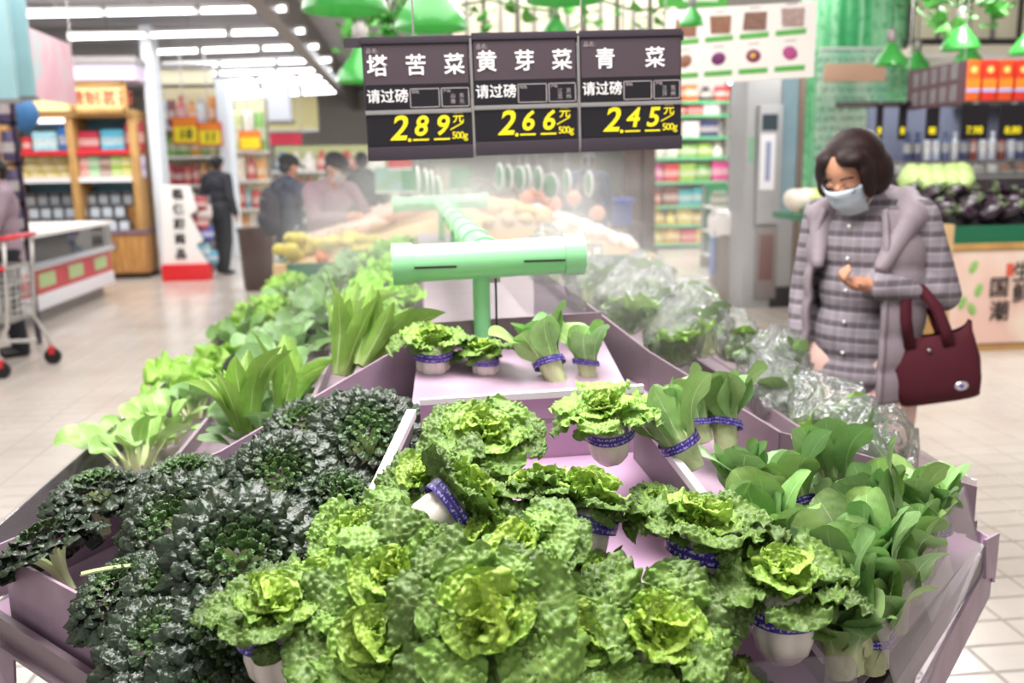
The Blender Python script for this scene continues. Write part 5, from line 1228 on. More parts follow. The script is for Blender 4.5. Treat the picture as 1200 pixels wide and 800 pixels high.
for i, (px, py) in enumerate([(335, 296), (345, 283), (365, 290), (385, 285), (400, 284), (415, 282), (430, 286), (350, 300), (392, 296), (425, 296)]):
    Y = SY0+.12+.07*(i % 3); p = gy(px, py, Y)
    b = MB()
    for k in range(5): b.ball((rnd.uniform(-.06, .06), rnd.uniform(-.04, .04), rnd.uniform(.0, .06)), (.05, .04, .04), 10, 7)
    t = thing('ginger_bag', 'yellow netted ginger bag, %s from the left along the stand front' % ['leftmost', 'second', 'third', 'fifth', 'sixth', 'seventh', 'eighth', 'lower second', 'lower middle', 'lower right'][i], 'ginger bag', p, 0, 'ginger bags on the wooden stand')
    me = blob([('e', (rnd.uniform(-.05, .05), rnd.uniform(-.03, .03), rnd.uniform(-.02, .04)), (.055, .045, .045)) for _ in range(5)], .012, 2, 'ginger'); me.materials.append(M_ging); link('ginger', me, t)
    MB().tube([(0, 0, .06), (.01, 0, .09), (.03, 0, .10)], [.012, .008, .016], 8).build('bag_tie', M_film, t, True)
o = tag(MB().lathe([(.03, 0), (.045, .02), (.045, .06), (.02, .075)], 12).build('orange_pumpkin_piece', mat('orange_flesh', '#e0702a', .5, noise_amt=.1), None, True), 'small orange squash piece on the front board of the wooden stand', 'squash'); o.location = gy(378, 308, SY0+.1)
def potato_me(seed, mt):
    vs = MB().ball((0, 0, 0), (1, .8, .72), 14, 10); so = Vector((seed, 0, 0))
    vs.v = [v*(1+.18*noise.noise(v*1.4+so)) for v in vs.v]; return vs.mesh('potato', mt, True)
M_pot = mat('yellow_potato_skin', '#dcb878', .6, noise_amt=.15, noise_scale=3); M_gar = mat('white_radish_skin', '#efe4d6', .5, noise_amt=.08, noise_scale=3); M_oni = mat('pink_onion_skin', '#d98f72', .35, noise_amt=.2, noise_scale=4)
pots = {'p': [potato_me(s, M_pot) for s in range(3)], 'g': [potato_me(5+s, M_gar) for s in range(3)]}
oni = MB().lathe([(.02, -.95), (.5, -.8), (.9, -.3), (1, 0), (.9, .4), (.5, .75), (.15, .95), (.08, 1.25), (.02, 1.35)], 16).mesh('onion', M_oni, True)
cnt = {'p': 0, 'g': 0}
for row in range(9):
    for k in range(11):
        y = SY0+.25+.19*k+rnd.uniform(-.03, .03); fx = row/8.5; x = sx1-.12-(sx1-xm_-.25)*fx+rnd.uniform(-.03, .03)
        kd = 'p' if fx > .55 else 'g'
        r = rnd.uniform(.055, .072)
        o = link('potato' if kd == 'p' else 'white_root', rnd.choice(pots[kd]), None, Matrix.Translation((x, y, surf(x, y)+r*.75+.06*math.sin(fx*PI))) @ euler(0, rnd.uniform(-.5, .5), rnd.uniform(0, 6)) @ Matrix.Scale(r, 4))
        tag(o, ('yellow potato in the heap' if kd == 'p' else 'pale round root in the heap') + ' on the right slope of the wooden stand', 'potato' if kd == 'p' else 'root vegetable', 'yellow potato heap' if kd == 'p' else 'pale root heap')
for i, (px, py) in enumerate([(630, 225), (640, 232), (672, 232), (700, 250), (618, 232), (650, 240)]):
    p = gy(px, py, SY0+.9); o = link('onion', oni, None, Matrix.Translation(p) @ euler(.3*i, .2, i) @ Matrix.Scale(.065, 4)); tag(o, 'pink brown onion on top of the potato heap, %s' % ['leftmost pair, upper', 'leftmost pair, lower', 'single one under the hanging tags', 'rightmost', 'farthest left', 'between the pair and the single one'][i], 'onion', 'onions on the potato heap')
# hanging round tags
tag_d = MB().lathe([(.075, -.004), (.078, -.002), (.078, .002), (.075, .004)], 24, Matrix.Rotation(R(90), 4, 'Y')).mesh('disc', mat('green_tag_face', '#1f8a4a', .4), 'auto')
tag_r = MB().lathe([(.078, -.006), (.086, -.006), (.086, .006), (.078, .006)], 24, Matrix.Rotation(R(90), 4, 'Y'), cap=False).mesh('rim', M_white, 'auto')
for i, (px, py, rz) in enumerate([(489, 212, .1), (498, 214, .15), (505, 216, .12), (513, 222, .2), (585, 207, .2), (595, 208, .25), (608, 209, .35), (617, 208, .2), (645, 218, .55), (664, 213, .15), (690, 215, .1), (630, 210, .25)]):
    Y = 5.4+.12*i if i < 4 else 6.1; p = gy(px, py, Y)
    t = thing('round_tag', 'round green tag with white rim hanging %s' % ['left of the far pipe end, first', 'left of the far pipe end, second', 'left of the far pipe end, third', 'left of the far pipe end, lowest', 'right of the pipe, first', 'right of the pipe, second', 'right of the pipe, third', 'right of the pipe, fourth', 'widest turned over the onions', 'above the potatoes, sixth', 'above the potatoes, rightmost', 'right of the pipe, fifth'][i], 'tag', p, rz, 'round tags hanging over the wooden stand')
    link('disc', tag_d, t); link('rim', tag_r, t); MB().tube([(0, 0, .085), (0, 0, 1.9-p.z)], .004, 6).build('hanging_wire', M_steel, t)
tr_ = thing('tag_rail', 'thin steel rail above the wooden stand carrying the round tags', 'rail', (.9, 6.1, 1.9))
for y in (5.6, 6.1): box('bar', (-1.1, y-6.1-.22, -.012), (.55, y-6.1+.02, .0), M_steel, tr_)
for x in (-1.0, .5): box('hanging_rod', (x, 0, 0), (x+.012, .012, 2.05), M_steel, tr_)
# posters on the far side
for i, (x0, x1, y0, y1, c, c2, lb) in enumerate([(440, 470, 196, 224, '#9cc7d8', '#7fae4e', 'poster with a leafy picture on pale blue'), (471, 486, 196, 224, '#2a8b57', '#2f9a62', 'dark green poster right of the leafy one'), (508, 527, 196, 224, '#8a7a68', '#c9bfae', 'brown photo poster behind the far pipe'), (528, 552, 196, 222, '#1f7044', '#2a8550', 'wide dark green poster behind the far pipe'), (455, 482, 184, 197, '#c8343c', '#d8404a', 'small red card below the left price sign')]):
    Y = 9.9; a, b = gy(x0, y1, Y), gy(x1, y0, Y); t = thing('poster_board', lb, 'poster', (a.x, Y, a.z), 0)
    box('board', (0, 0, 0), (b.x-a.x, .03, b.z-a.z), mat('poster_%d' % i, c, .5, col2=c2, noise_scale=5), t); box('frame', (0, -.01, -.02), (b.x-a.x, .03, 0), M_white, t); box('stand_leg', ((b.x-a.x)/2-.015, .01, -a.z), ((b.x-a.x)/2+.015, .03, 0), M_greymet, t)
for i, (px, py) in enumerate([(560, 213), (583, 213)]):
    p = gy(px, py, 9.6); t = thing('wicker_basket', ['brown wicker basket behind the pipe, left one', 'brown wicker basket behind the pipe, right one'][i], 'basket', (p.x, 9.6, 1.03)); MB().lathe([(.13, 0), (.15, .02), (.19, .20), (.2, .22), (.17, .22), (.14, .04)], 20).build('weave', mat('wicker', '#8a6040', .7, noise_amt=.4, noise_scale=30, bump=.5), t, 'auto'); MB().tube([(.19*math.cos(a*PI/8), 0, .2+.16*math.sin(a*PI/8)) for a in range(9)], .012, 6).build('handle', mat('wicker', '#8a6040'), t, True)
tb = thing('back_table', 'long low table with baskets far behind the wooden stand', 'table', (.6, 9.6, 0)); box('top', (-1.2, -.25, .98), (1.2, .22, 1.03), M_brown, tb, .01)
for x in (-1.1, 1.05):
    for y in (-.22, .14): box('leg', (x, y, 0), (x+.06, y+.06, .98), M_brown, tb)

# ---------------------------------------------------------------- right background: shelves, pillar, bin, kiosk
PALR = [['#d23a3a', '#e0b030', '#e2703a', '#d8c84a'], ['#e2cf3a', '#dcc63a', '#e6e2d0', '#c8a83a'], ['#b04a3a', '#7a3a34', '#3aa0a8', '#d88a3a'], ['#d84a90', '#9ac04a', '#6fb04a', '#c8d8dc', '#d2323a'], ['#7fc04a', '#a8d05a', '#9ccf7a', '#e8ecd8', '#d04040'], ['#3a3f6a', '#e6e2d8', '#d23a3a', '#8cb07a'], ['#3aa6a8', '#d2262c', '#d0c6c6', '#c04a50'], ['#e0703a', '#d23a3a', '#8f86a8', '#3a2a2a']]
YS = 16.2; zz = [gy(815, y, YS).z for y in (284, 262, 240, 212, 184, 160, 134, 118)]
gondola('shelf_unit', 'tall aisle shelf with green strips and bright packs right of the price signs', gy(760, 280, YS).x, gy(856, 280, YS).x, YS, gy(815, 92, YS).z, zz, PALR, 'bright aisle shelf right of the signs', 21, edge='#6cc08a', pw=(.2, .36), hfrac=.82, base='#2c2a2c')
gondola('shelf_unit', 'low shelf with green front behind the steel bin', gy(832, 280, 13).x, gy(872, 280, 13).x, 13.0, 1.2, [.2, .55, .9], [['#2f9a5c', '#8a8a80', '#b8c0b0']], 'low shelf behind the steel bin', 22, back='#2f8a58')
t = thing('black_post', 'thin black shelf end post right of the bright aisle shelf', 'post', (gy(857, 290, 16).x, 16.0, 0)); box('shaft', (-.05, 0, 0), (.05, .1, 3.0), M_black, t); box('foot', (-.09, -.05, 0), (.09, .15, .04), M_black, t)
t = thing('lit_far_shelf', 'bright far shelf with a yellow card past the black post', 'shelf', (gy(864, 290, 20).x, 20, 0)); box('panel', (-.35, 0, 0), (.35, .1, 2.9), M_white, t); box('yellow_card', (-.16, -.03, gy(864, 142, 20).z), (.16, 0, gy(864, 122, 20).z), M_yellow, t); box('lit_strip', (-.3, -.05, gy(864, 99, 20).z), (.3, 0, gy(864, 95, 20).z), M_tube, t); box('shelf_board', (-.35, -.3, 1.0), (.35, 0, 1.04), M_white, t)
pb_ = thing('brown_pillar', 'dark brown wooden pillar under the right price sign', 'pillar', (gy(752, 300, 14.8).x, 14.8, 0))
for x0, x1 in ((-.26, -.02), (.02, .22)): box('plank', (x0, 0, 0), (x1, .3, 3.2), M_brown, pb_, .01)
box('base', (-.3, -.03, 0), (.26, .33, .12), M_brown, pb_, .01)
t = thing('blue_crate', 'blue plastic crate beside the brown pillar', 'crate', gy(712, 236, 11.5)); box('tub', (-.35, 0, -.3), (.32, .35, .0), mat('blue_crate_plastic', '#3a4a9a', .45, noise_amt=.2, noise_scale=12), t, .02); box('rim', (-.38, -.03, -.02), (.35, .38, .03), mat('blue_crate_rim', '#4a5ab0', .4), t, .01)
t2 = thing('crate_table', 'dark table carrying the blue crate', 'table', (gy(712, 236, 11.5).x, 11.6, 0)); zz_ = gy(712, 236, 11.5).z-.3
box('top', (-.5, -.1, zz_-.05), (.5, .5, zz_), M_brown, t2)
for x in (-.46, .40): box('leg', (x, 0, 0), (x+.06, .06, zz_-.05), M_brown, t2)
# steel bin with bag
p = gz(857, 351); bn = thing('steel_bin', 'round stainless steel bin with a white bag over its rim', 'bin', p)
rb = 27*p.y/1070; hb_ = gy(857, 258, p.y).z
MB().lathe([(rb*.96, 0), (rb, .01), (rb, hb_), (rb*.97, hb_)], 32).build('shell', mat('bin_steel', '#9b8f88', .32, metal=.85, noise_amt=.15, noise_scale=4), bn, 'auto')
MB().lathe([(rb*1.02, hb_-.05), (rb*1.05, hb_-.03), (rb*1.05, hb_+.06), (rb*.98, hb_+.10), (rb*.6, hb_+.12), (rb*.55, hb_+.05)], 32).build('lid_ring', M_steel, bn, 'auto')
b = MB(); n = 40; vs = []; fs = []
for j, (r, z) in enumerate(((rb*1.03, hb_+.07), (rb*1.10, hb_+.03), (rb*1.11, hb_-.08), (rb*1.09, hb_-.16))):
    for k in range(n):
        th = 2*PI*k/n; rr = r*(1+.02*math.sin(9*th+j)); vs.append((rr*math.cos(th), rr*math.sin(th), z+.02*math.sin(5*th)*(j/3)))
for j in range(3):
    for k in range(n): fs.append((j*n+k, j*n+(k+1) % n, (j+1)*n+(k+1) % n, (j+1)*n+k))
b.add(vs, fs).build('bag', mat('white_bin_bag', '#ded8d4', .4), bn, True)
box('blue_sticker', (-rb*1.01, -.12, .3), (-rb*.985, .05, .8), mat('blue_sticker', '#4a6aa8', .4), bn)
MB().tube([(.2, -.35, .04), (.55, -.62, .04)], .035, 10).build('floor_bar', M_steel, bn, 'auto')
# kiosk
KY = 9.25; ka, kb = gy(872, 362, KY), gy(937, 362, KY)
kk = thing('grey_kiosk', 'tall grey metal column kiosk with notice panel behind the shopper', 'kiosk', ((ka.x+kb.x)/2, KY, 0)); kO = ((ka.x+kb.x)/2, KY, 0); M_kg = mat('kiosk_grey', '#a9a9aa', .4, metal=.25, noise_amt=.06)
kx = lambda px: gy(px, 250, KY).x
kz = lambda py: gy(900, py, KY).z
box('column', (kx(872), KY, 0), (kx(936), KY+.5, 2.75), M_kg, kk, .01, kO)
box('blue_panel', (kx(911), KY-.015, kz(250)), (kx(931), KY, 2.70), mat('kiosk_blue_grey', '#7f9aa4', .35, noise_amt=.1), kk, 0, kO)
bd_ = box('notice_case', (kx(884), KY-.06, kz(262)), (kx(911), KY, kz(123)), M_kg, kk, .01, kO)
box('screen', (kx(887), KY-.065, kz(153)), (kx(905), KY-.06, kz(134)), mat('dark_screen', '#3f4a50', .2), bd_, 0, kO)
box('notice', (kx(886), KY-.065, kz(222)), (kx(903), KY-.06, kz(157)), mat('white_notice', '#e6e4e8', .5), bd_, 0, kO)
box('blue_print', (kx(892), KY-.068, kz(212)), (kx(898), KY-.065, kz(166)), mat('blue_notice_print', '#8d95b4', .5), bd_, 0, kO)
dr = box('door', (kx(886), KY-.03, .10), (kx(911), KY, kz(266)), mat('kiosk_door', '#8b8280', .4, metal=.4), kk, .01, kO)
box('door_window', (kx(890), KY-.035, .30), (kx(906), KY-.03, kz(274)), mat('kiosk_inside', '#6a4440', .3), dr, 0, kO)
box('edge_trim', (kx(930), KY-.03, 0), (kx(937), KY+.02, 2.75), mat('bronze_trim', '#8a7468', .4, metal=.5), kk, 0, kO)
box('black_base', (kx(905), KY-.02, 0), (kx(936), KY, .22), M_black, kk, 0, kO)
box('green_mark', (kx(875), KY-.006, kz(190)), (kx(881), KY, kz(160)), mat('green_mark', '#7fae8a', .5), kk, 0, kO)
# hanging picture poster
h0, h1 = gy(779, 101, 5.6), gy(953, 90, 5.0); h2 = Vector((h1.x, h1.y, gy(952, 1, 5.0).z)); h3 = Vector((h0.x, h0.y, gy(779, 12, 5.6).z))
hp = thing('hanging_poster', 'cream hanging poster with eight pictures of roots and purple sweet potatoes', 'poster', h0)
MB(h0).slab([h0, h1, h2, h3], .012).build('sheet', mat('cream_sheet', '#ece3dc', .5), hp)
ex, ez = (h1-h0), (h3-h0); nrm = ex.cross(ez).normalized()
def pos(u, v, d=0.004): return ex*u+ez*v+nrm*d
def quad(name, u0, u1, v0, v1, mt, par, d=.002): return MB().slab([pos(u0, v0, d), pos(u1, v0, d), pos(u1, v1, d), pos(u0, v1, d)], .002).build(name, mt, par)
M_lblg = mat('green_caption_strip', '#5aa848', .5)
brn, prp, pnk = '#9c6a52', '#7a2f6a', '#c0508c'
for r_ in range(2):
    for k in range(4):
        u0 = .05+.235*k; v0 = .56-.46*r_+.02*r_
        quad('caption_strip', u0, u0+.19, v0-.03, v0+.035, M_lblg, hp); quad('grey_caption', u0+.06, u0+.13, v0+.335, v0+.35, M_greyink, hp)
        c = pos(u0+.095, v0+.19, .001); Rm = Matrix((ex.normalized(), nrm, ez.normalized())).transposed().to_4x4()
        pic = [brn, brn, '#8d6658', '#b89a92'][k] if r_ == 0 else [brn, prp, '#8a3358', pnk][k]
        b = MB()
        if r_ == 0: b.slab([pos(u0+.02+.02*(k % 2), v0+.08), pos(u0+.17, v0+.06), pos(u0+.175, v0+.28), pos(u0+.03, v0+.30)], .003)
        else: b.ball(c, (.045, .005, .036), 16, 8, Rm @ Matrix.Rotation(.3*k-.4, 4, 'Y'))
        o = b.build('printed_picture', mat('picture_'+pic, pic, .5, noise_amt=.35, noise_scale=30), hp)
        if r_ == 1 and k in (2,): MB().ball(c+nrm*.004, (.018, .004, .014), 12, 6, Rm).build('yellow_flesh', mat('yellow_flesh', '#d8b040', .5), o)
for q in (h2, h3): MB(h0).tube([q, q+Vector((0, 0, 1.2))], .003, 6).build('cord', M_steel, hp)
t = thing('green_card', 'green printed card above the picture poster', 'card', gy(815, 8, 5.7)); box('card', (-.2, 0, 0), (.2, .01, .16), mat('green_card', '#57b34d', .5, noise_amt=.1), t); box('white_print', (-.08, -.003, .03), (.14, 0, .09), mat('pale_print', '#d6ecd0', .5), t); MB().tube([(0, .005, .16), (0, .005, 1.2)], .003, 6).build('cord', M_steel, t)

# ---------------------------------------------------------------- right produce bay
BY = 6.75; bxl = gy(1093, 400, BY).x; bxr = bxl+4.2
by_ = thing('right_produce_bay', 'wood framed produce bay with printed front panel beside the shopper', 'display stand', ((bxl+bxr)/2, BY+.7, 0)); bO = ((bxl+bxr)/2, BY+.7, 0)
Z_ = lambda y: gy(1150, y, BY).z
def bb_(name, lo, hi, mt, bev=0.0, parent=None): return box(name, lo, hi, mt, parent or by_, bev, bO)
px1 = gy(1110, 350, BY).x
bb_('base', (bxl+.05, BY+.05, 0), (bxr, BY+1.3, .10), M_black)
bb_('carcass', (bxl, BY+.06, .10), (bxr, BY+1.4, Z_(292)), M_wood)
bb_('green_board', (px1, BY, Z_(292)), (bxr, BY+.05, Z_(265)), M_teal); bb_('green_board', (bxl-.05, BY+.05, Z_(292)), (bxl, BY+1.4, Z_(265)), M_teal)
bb_('post', (px1-.09, BY-.03, 0.10), (px1-.0, BY+.06, Z_(262)), M_wood2, .005)
for k in range(7): bb_('side_slat', (bxl-.02, BY-.01, .14+.118*k), (px1-.09, BY+.05, .14+.118*k+.09), M_wood, .004)
bb_('top_rail', (px1, BY-.03, Z_(293)), (bxr, BY+.05, Z_(285)), M_wood, .003); bb_('bottom_rail', (px1, BY-.03, Z_(412)), (bxr, BY+.05, Z_(404)), M_wood, .003)
g = N('blush_poster_print'); tc = g.n('ShaderNodeTexCoord'); sp = g.n('ShaderNodeSeparateXYZ'); g.l(tc.outputs['Object'], sp.inputs[0])
nz = g.n('ShaderNodeTexNoise', Scale=1.6, Detail=2.0); g.l(tc.outputs['Object'], nz.inputs['Vector'])
g.l(g.ramp(nz.outputs['Fac'], [(.38, '#e9c3b4'), (.52, '#f0dccb'), (.62, '#d5dfb4')]), g.b.inputs['Base Color']); g.b.inputs['Roughness'].default_value = .4
pp_ = bb_('poster_panel', (px1+.01, BY-.02, Z_(402)), (bxr, BY+.02, Z_(294)), g.M)
for ch, x, y, s in (('国', 1171, 338, .24), ('潮', 1171, 366, .24), ('生', 1198, 320, .24), ('鲜', 1198, 345, .24)):
    q = gy(x, y, BY-.03); link('lettering', text_mesh(ch, s*.72, .002, .0015, mt=M_blackink), pp_, Matrix.Translation(q-Vector(bO)) @ TXT_FRONT)
q = gy(1184, 316, BY-.025); MB(bO).box((q.x-.03, q.y, q.z-.05), (q.x+.03, q.y+.006, q.z+.05)).build('red_seal', mat('seal_red', '#d9604a', .5), pp_)
for i, (x, y, r) in enumerate([(1141, 313, .5), (1147, 340, .3), (1128, 355, .4), (1139, 362, -.5)]):
    q = gy(x, y, BY-.026); MB(bO).ball(q, (.03, .003, .055), 12, 6, Matrix.Rotation(r, 4, 'Y')).build('printed_leaf', mat('leaf_print', '#8fc06a', .5), pp_)
MB(bO).slab([(bxl, BY+.05, Z_(268)), (bxr, BY+.05, Z_(268)), (bxr, BY+1.4, 1.42), (bxl, BY+1.4, 1.42)], .03).build('sloping_deck', M_black, by_)
M_egg = mat('eggplant_skin', '#2a1526', .15, coat=.5); M_eggc = mat('eggplant_calyx', '#5d6a4a', .5)
egg = MB().lathe([(.05, -1), (.45, -.92), (.85, -.6), (1, -.2), (.9, .3), (.62, .75), (.42, 1.0), (.2, 1.06)], 16).mesh('fruit', M_egg, True)
eggc = MB().lathe([(.5, .92), (.46, 1.04), (.2, 1.12), (.12, 1.2), (.12, 1.5)], 8, lobes=5, amp=.15).mesh('calyx', M_eggc, True)
rnd = random.Random(21)
def bsurf(y): return Z_(268)+(1.42-Z_(268))*(y-BY-.05)/1.35
e0 = gy(1080, 250, BY+.2).x
for i in range(46):
    row = i % 5; y = BY+.13+.12*row; x = e0+.12+(i//5)*.20+rnd.uniform(-.03, .03)+.09*(row % 2)
    t = thing('eggplant', 'glossy dark eggplant in the heap at the right, %s row from the front' % ['first', 'second', 'third', 'fourth', 'rear'][row], 'eggplant', (0, 0, 0), 0, 'eggplant heap, row %d' % (row+1))
    t.matrix_basis = Matrix.Translation((x, y, bsurf(y)+.085)) @ euler(rnd.uniform(.9, 1.5), 0, rnd.uniform(-1.4, 1.4)); s = rnd.uniform(.9, 1.1)
    link('fruit', egg, t, Matrix.Diagonal((.060*s, .060*s, .095*s, 1))); link('calyx', eggc, t, Matrix.Diagonal((.060*s, .060*s, .095*s, 1)))
M_gourd = mat('pale_green_gourd', '#bcd488', .4, noise_amt=.15, noise_scale=6)
gourd = MB().lathe([(.1, -1), (.6, -.85), (.95, -.4), (1, .1), (.8, .55), (.5, .85), (.2, 1)], 16, lobes=7, amp=.05).mesh('fruit', M_gourd, True); gst = MB().tube([(0, 0, .95), (.05, 0, 1.25)], .1, 6).mesh('stem', M_eggc, True)
for i in range(15):
    row = i % 3; y = BY+.78+.14*row; q = gy(1066+15*(i//3), 226, y); t = thing('round_gourd', 'pale green gourd behind the eggplants, %s row, %s from the left' % (['front', 'middle', 'back'][row], ordn[i//3] if i//3 else 'first'), 'gourd', (0, 0, 0), 0, 'pale gourds behind the eggplants')
    t.matrix_basis = Matrix.Translation((q.x, y, bsurf(y)+.09)) @ euler(1.2, .2*i, i); link('fruit', gourd, t, Matrix.Diagonal((.085, .085, .11, 1))); link('stem', gst, t, Matrix.Diagonal((.085, .085, .11, 1)))
for i, (px, py, c, lb) in enumerate([(950, 235, '#c8d878', 'yellow green cabbage left of the shopper face'), (1010, 215, '#cfdc80', 'yellow green cabbage right of the shopper hair'), (936, 252, '#e3d8c8', 'pale round vegetable at the shopper shoulder')]):
    p = gy(px, py, 7.6); p.z = gy(950, 247, 7.6).z+.09; t = thing('round_cabbage', lb, 'cabbage', p, 0); me = blob([('e', (0, 0, 0), (.13, .12, .10)), ('e', (.05, -.03, .03), (.09, .08, .08)), ('e', (-.06, 0, .02), (.08, .09, .08))], .02, 3, 'head'); me.materials.append(mat('ball_cabbage_'+c, c, .5, noise_amt=.15, noise_scale=6)); link('head', me, t); MB().lathe([(.03, -.13), (.035, -.09)], 10).build('stump', M_stalk, t)
sd = thing('side_produce_table', 'low produce table behind the shopper, partly hidden', 'table', (gy(975, 240, 7.6).x, 7.6, 0)); zt3 = gy(950, 247, 7.6).z-.02; box('top', (-.33, -.3, zt3-.06), (.6, .5, zt3), M_teal, sd, .01)
for x in (-.28, .5): box('leg', (x, -.25, 0), (x+.06, -.19, zt3-.06), M_wood2, sd)
# upper shelf of the bay with trays, price tags and boxes
UY = BY+1.15
uz = gy(1150, 206, UY).z
us = thing('bay_upper_shelf', 'steel upper shelf of the right bay carrying trays and dark price tags', 'shelf', (bxl+1.8, UY, 0)); uO = (bxl+1.8, UY, 0)
ux0 = gy(1052, 200, UY).x
box('board', (ux0, UY, uz-.04), (bxr, UY+.6, uz), M_steel, us, .004, uO); box('tag_rail', (ux0-.6, UY-.02, gy(1150, 122, UY).z-.02), (bxr, UY+.02, gy(1150, 122, UY).z+.03), M_darkbeam, us, 0, uO)
box('back_panel', (ux0, UY+.60, uz-.1), (bxr, UY+.63, gy(1150, 121, UY+.45).z), mat('bay_back', '#7a8098', .5, noise_amt=.15, noise_scale=4), us, 0, uO)
for x in (ux0+1.6, bxr-.05): box('upright', (x, UY+.55, 0), (x+.05, UY+.6, 2.6), M_darkbeam, us, 0, uO)
for i, (x0, x1, tx) in enumerate([(1024, 1034, ''), (1050, 1062, ''), (1082, 1100, ''), (1123, 1157, '7.98'), (1167, 1203, '8.80')]):
    a, b = gy(x0, 164, UY), gy(x1, 122, UY); t = thing('black_price_tag', 'black price tag with yellow digits on the right bay rail, %s from the left' % ['first', 'second', 'third', 'fourth', 'fifth'][i], 'price tag', (a.x, UY-.03, a.z)); box('plate', (0, 0, 0), (b.x-a.x, .012, b.z-a.z), M_sgn2, t); box('clip', ((b.x-a.x)*.4, .0, b.z-a.z), ((b.x-a.x)*.6, .012, b.z-a.z+.02), M_steel, t)
    link('lettering', text_mesh(tx or '0', .09, .002, .002, mt=M_yink), t, Matrix.Translation(((b.x-a.x)*.5, -.004, .08)) @ TXT_FRONT) if tx else box('yellow_digits', ((b.x-a.x)*.25, -.004, .05), ((b.x-a.x)*.75, 0, .11), M_yink, t)
rnd = random.Random(31)
for i in range(9):
    px = 1062+17*i; q = gy(px, 200, UY+.12)
    t = thing('wrapped_tray', 'film wrapped tray on the right bay upper shelf, %s from the left' % ordn[i], 'tray', (q.x, UY+.12, uz), 0, 'wrapped trays on the upper shelf'); c = ['#f0ece8', '#efe9e2', '#e6e0d4', '#e8e2da', '#8a7a70', '#e9e4de', '#f2eee8', '#d07a4a', '#d4804e'][i]
    box('tray', (-.085, 0, 0), (.085, .22, .04), M_white, t, .008); me = blob([('e', (rnd.uniform(-.05, .05), .1+rnd.uniform(-.05, .05), .06), (.045, .05, .05)) for _ in range(5)], .016, 2, 'filling'); me.materials.append(mat('filling_'+c, c, .4, noise_amt=.1)); link('filling', me, t); MB().box((-.088, -.003, .0), (.088, .223, .13), bev=.02).build('film', M_film, t, 'auto')
for i in range(13):
    q = gy(1064+11*i, 166, UY+.3); goods('bottle', (q.x, UY+.3, uz+.14), .075, .075, .26, rnd.choice(['#3a4a78', '#b8c4dc', '#8c3a3a', '#d8dce8', '#5a6a90']), 'small bottle behind the black price tags, %s from the left' % ordn[i], 'bottle', 'bottles behind the price tags')
box('rear_board', (ux0, UY+.25, uz+.11), (bxr, UY+.6, uz+.14), M_steel, us, 0, uO)
for i in range(5):
    q = gy(1135+19*i, 122, UY+.45); c = ['#e2682a', '#dc3a2c', '#e05028', '#dc3a2c', '#e2682a'][i]
    z0 = gy(1150, 121, UY+.45).z; t = thing('gift_carton', 'red and orange printed carton above the price tags, %s from the left' % ordn[i], 'carton', (q.x, UY+.4, z0), 0, 'red cartons above the price tags')
    box('box', (-.065, 0, 0), (.065, .12, .39), mat('carton_'+c, c, .4), t, .004); box('orange_band', (-.067, -.003, .13), (.067, 0, .22), M_orange, t); box('blue_ribbon', (-.067, -.004, .10), (.067, 0, .13), mat('pale_blue_ribbon', '#a8b8ec', .4), t); MB().lathe([(.028, -.002), (.032, 0), (.028, .002)], 14, Matrix.Translation((0, -.004, .30)) @ Matrix.Rotation(R(90), 4, 'X')).build('gold_emblem', mat('gold_print', '#f0d070', .4), t)
box('carton_board', (gy(1126, 122, UY+.45).x, UY+.38, gy(1150, 121, UY+.45).z-.03), (bxr, UY+.56, gy(1150, 121, UY+.45).z), M_steel, us, 0, uO)
m0, m1 = gy(1062, 130, 8.0), gy(1127, 121, 6.6); m2 = Vector((m1.x, m1.y, gy(1127, 71, 6.6).z)); m3 = Vector((m0.x, m0.y, gy(1062, 83, 8.0).z))
t = thing('maroon_hanging_sign', 'dark maroon hanging sign with two rows of pale pictures', 'hanging sign', m0); MB(m0).slab([m0, m1, m2, m3], .02).build('panel', mat('maroon_board', '#5a3440', .5), t)
ex2, ez2 = m1-m0, m3-m0; n2 = ex2.cross(ez2).normalized()
for r_ in range(2):
    for k in range(5):
        u0, v0 = .12+.17*k, .08+.46*r_; MB().slab([ex2*a+ez2*b+n2*.003 for a, b in ((u0, v0), (u0+.11, v0), (u0+.11, v0+.34), (u0, v0+.34))], .003).build('picture', mat('grey_picture', '#8a8488', .5, noise_amt=.3, noise_scale=14), t)
for q in (m2, m3): MB(m0).tube([q, q+Vector((0, 0, 1.5))], .004, 6).build('cord', M_steel, t)
# cream fascia panels with dark frames (right and centre)
def fascia(label, xa, xb, ya, yb, Y, n, lb2=None):
    a, b = gy(xa, yb, Y), gy(xb, ya, Y); t = thing('cream_fascia', label, 'fascia', (a.x, Y, a.z)); w = (b.x-a.x)/n
    for k in range(n): box('panel', (k*w+.02, 0, 0), ((k+1)*w-.02, .05, b.z-a.z+.4), M_cream, t, .006)
    for k in range(n+1): box('batten', (k*w-.02, -.03, -.02), (k*w+.02, .04, b.z-a.z+.4), M_darkbeam if k % 2 == 0 else M_greymet, t)
    box('lower_beam', (-.05, -.05, -.10), (b.x-a.x+.05, .06, -.0), M_darkbeam, t); return t
fascia('cream panelled fascia with dark beam above the right bay', 1066, 1260, -10, 46, 10.2, 6)
fascia('cream slatted fascia behind the green pendants, centre top', 528, 800, -10, 52, 11.0, 14)
a, b = gy(1066, 66, 10.1), gy(1240, 52, 10.1); t = thing('pale_cornice', 'pale cream cornice strip under the right fascia', 'cornice', (a.x, 10.1, a.z)); box('strip', (0, 0, 0), (b.x-a.x, .2, b.z-a.z), mat('cream_cornice', '#efe6d2', .5), t, .01); box('lip', (0, -.03, -.02), (b.x-a.x, .0, .01), M_white, t)  # plain cream strip, no emission

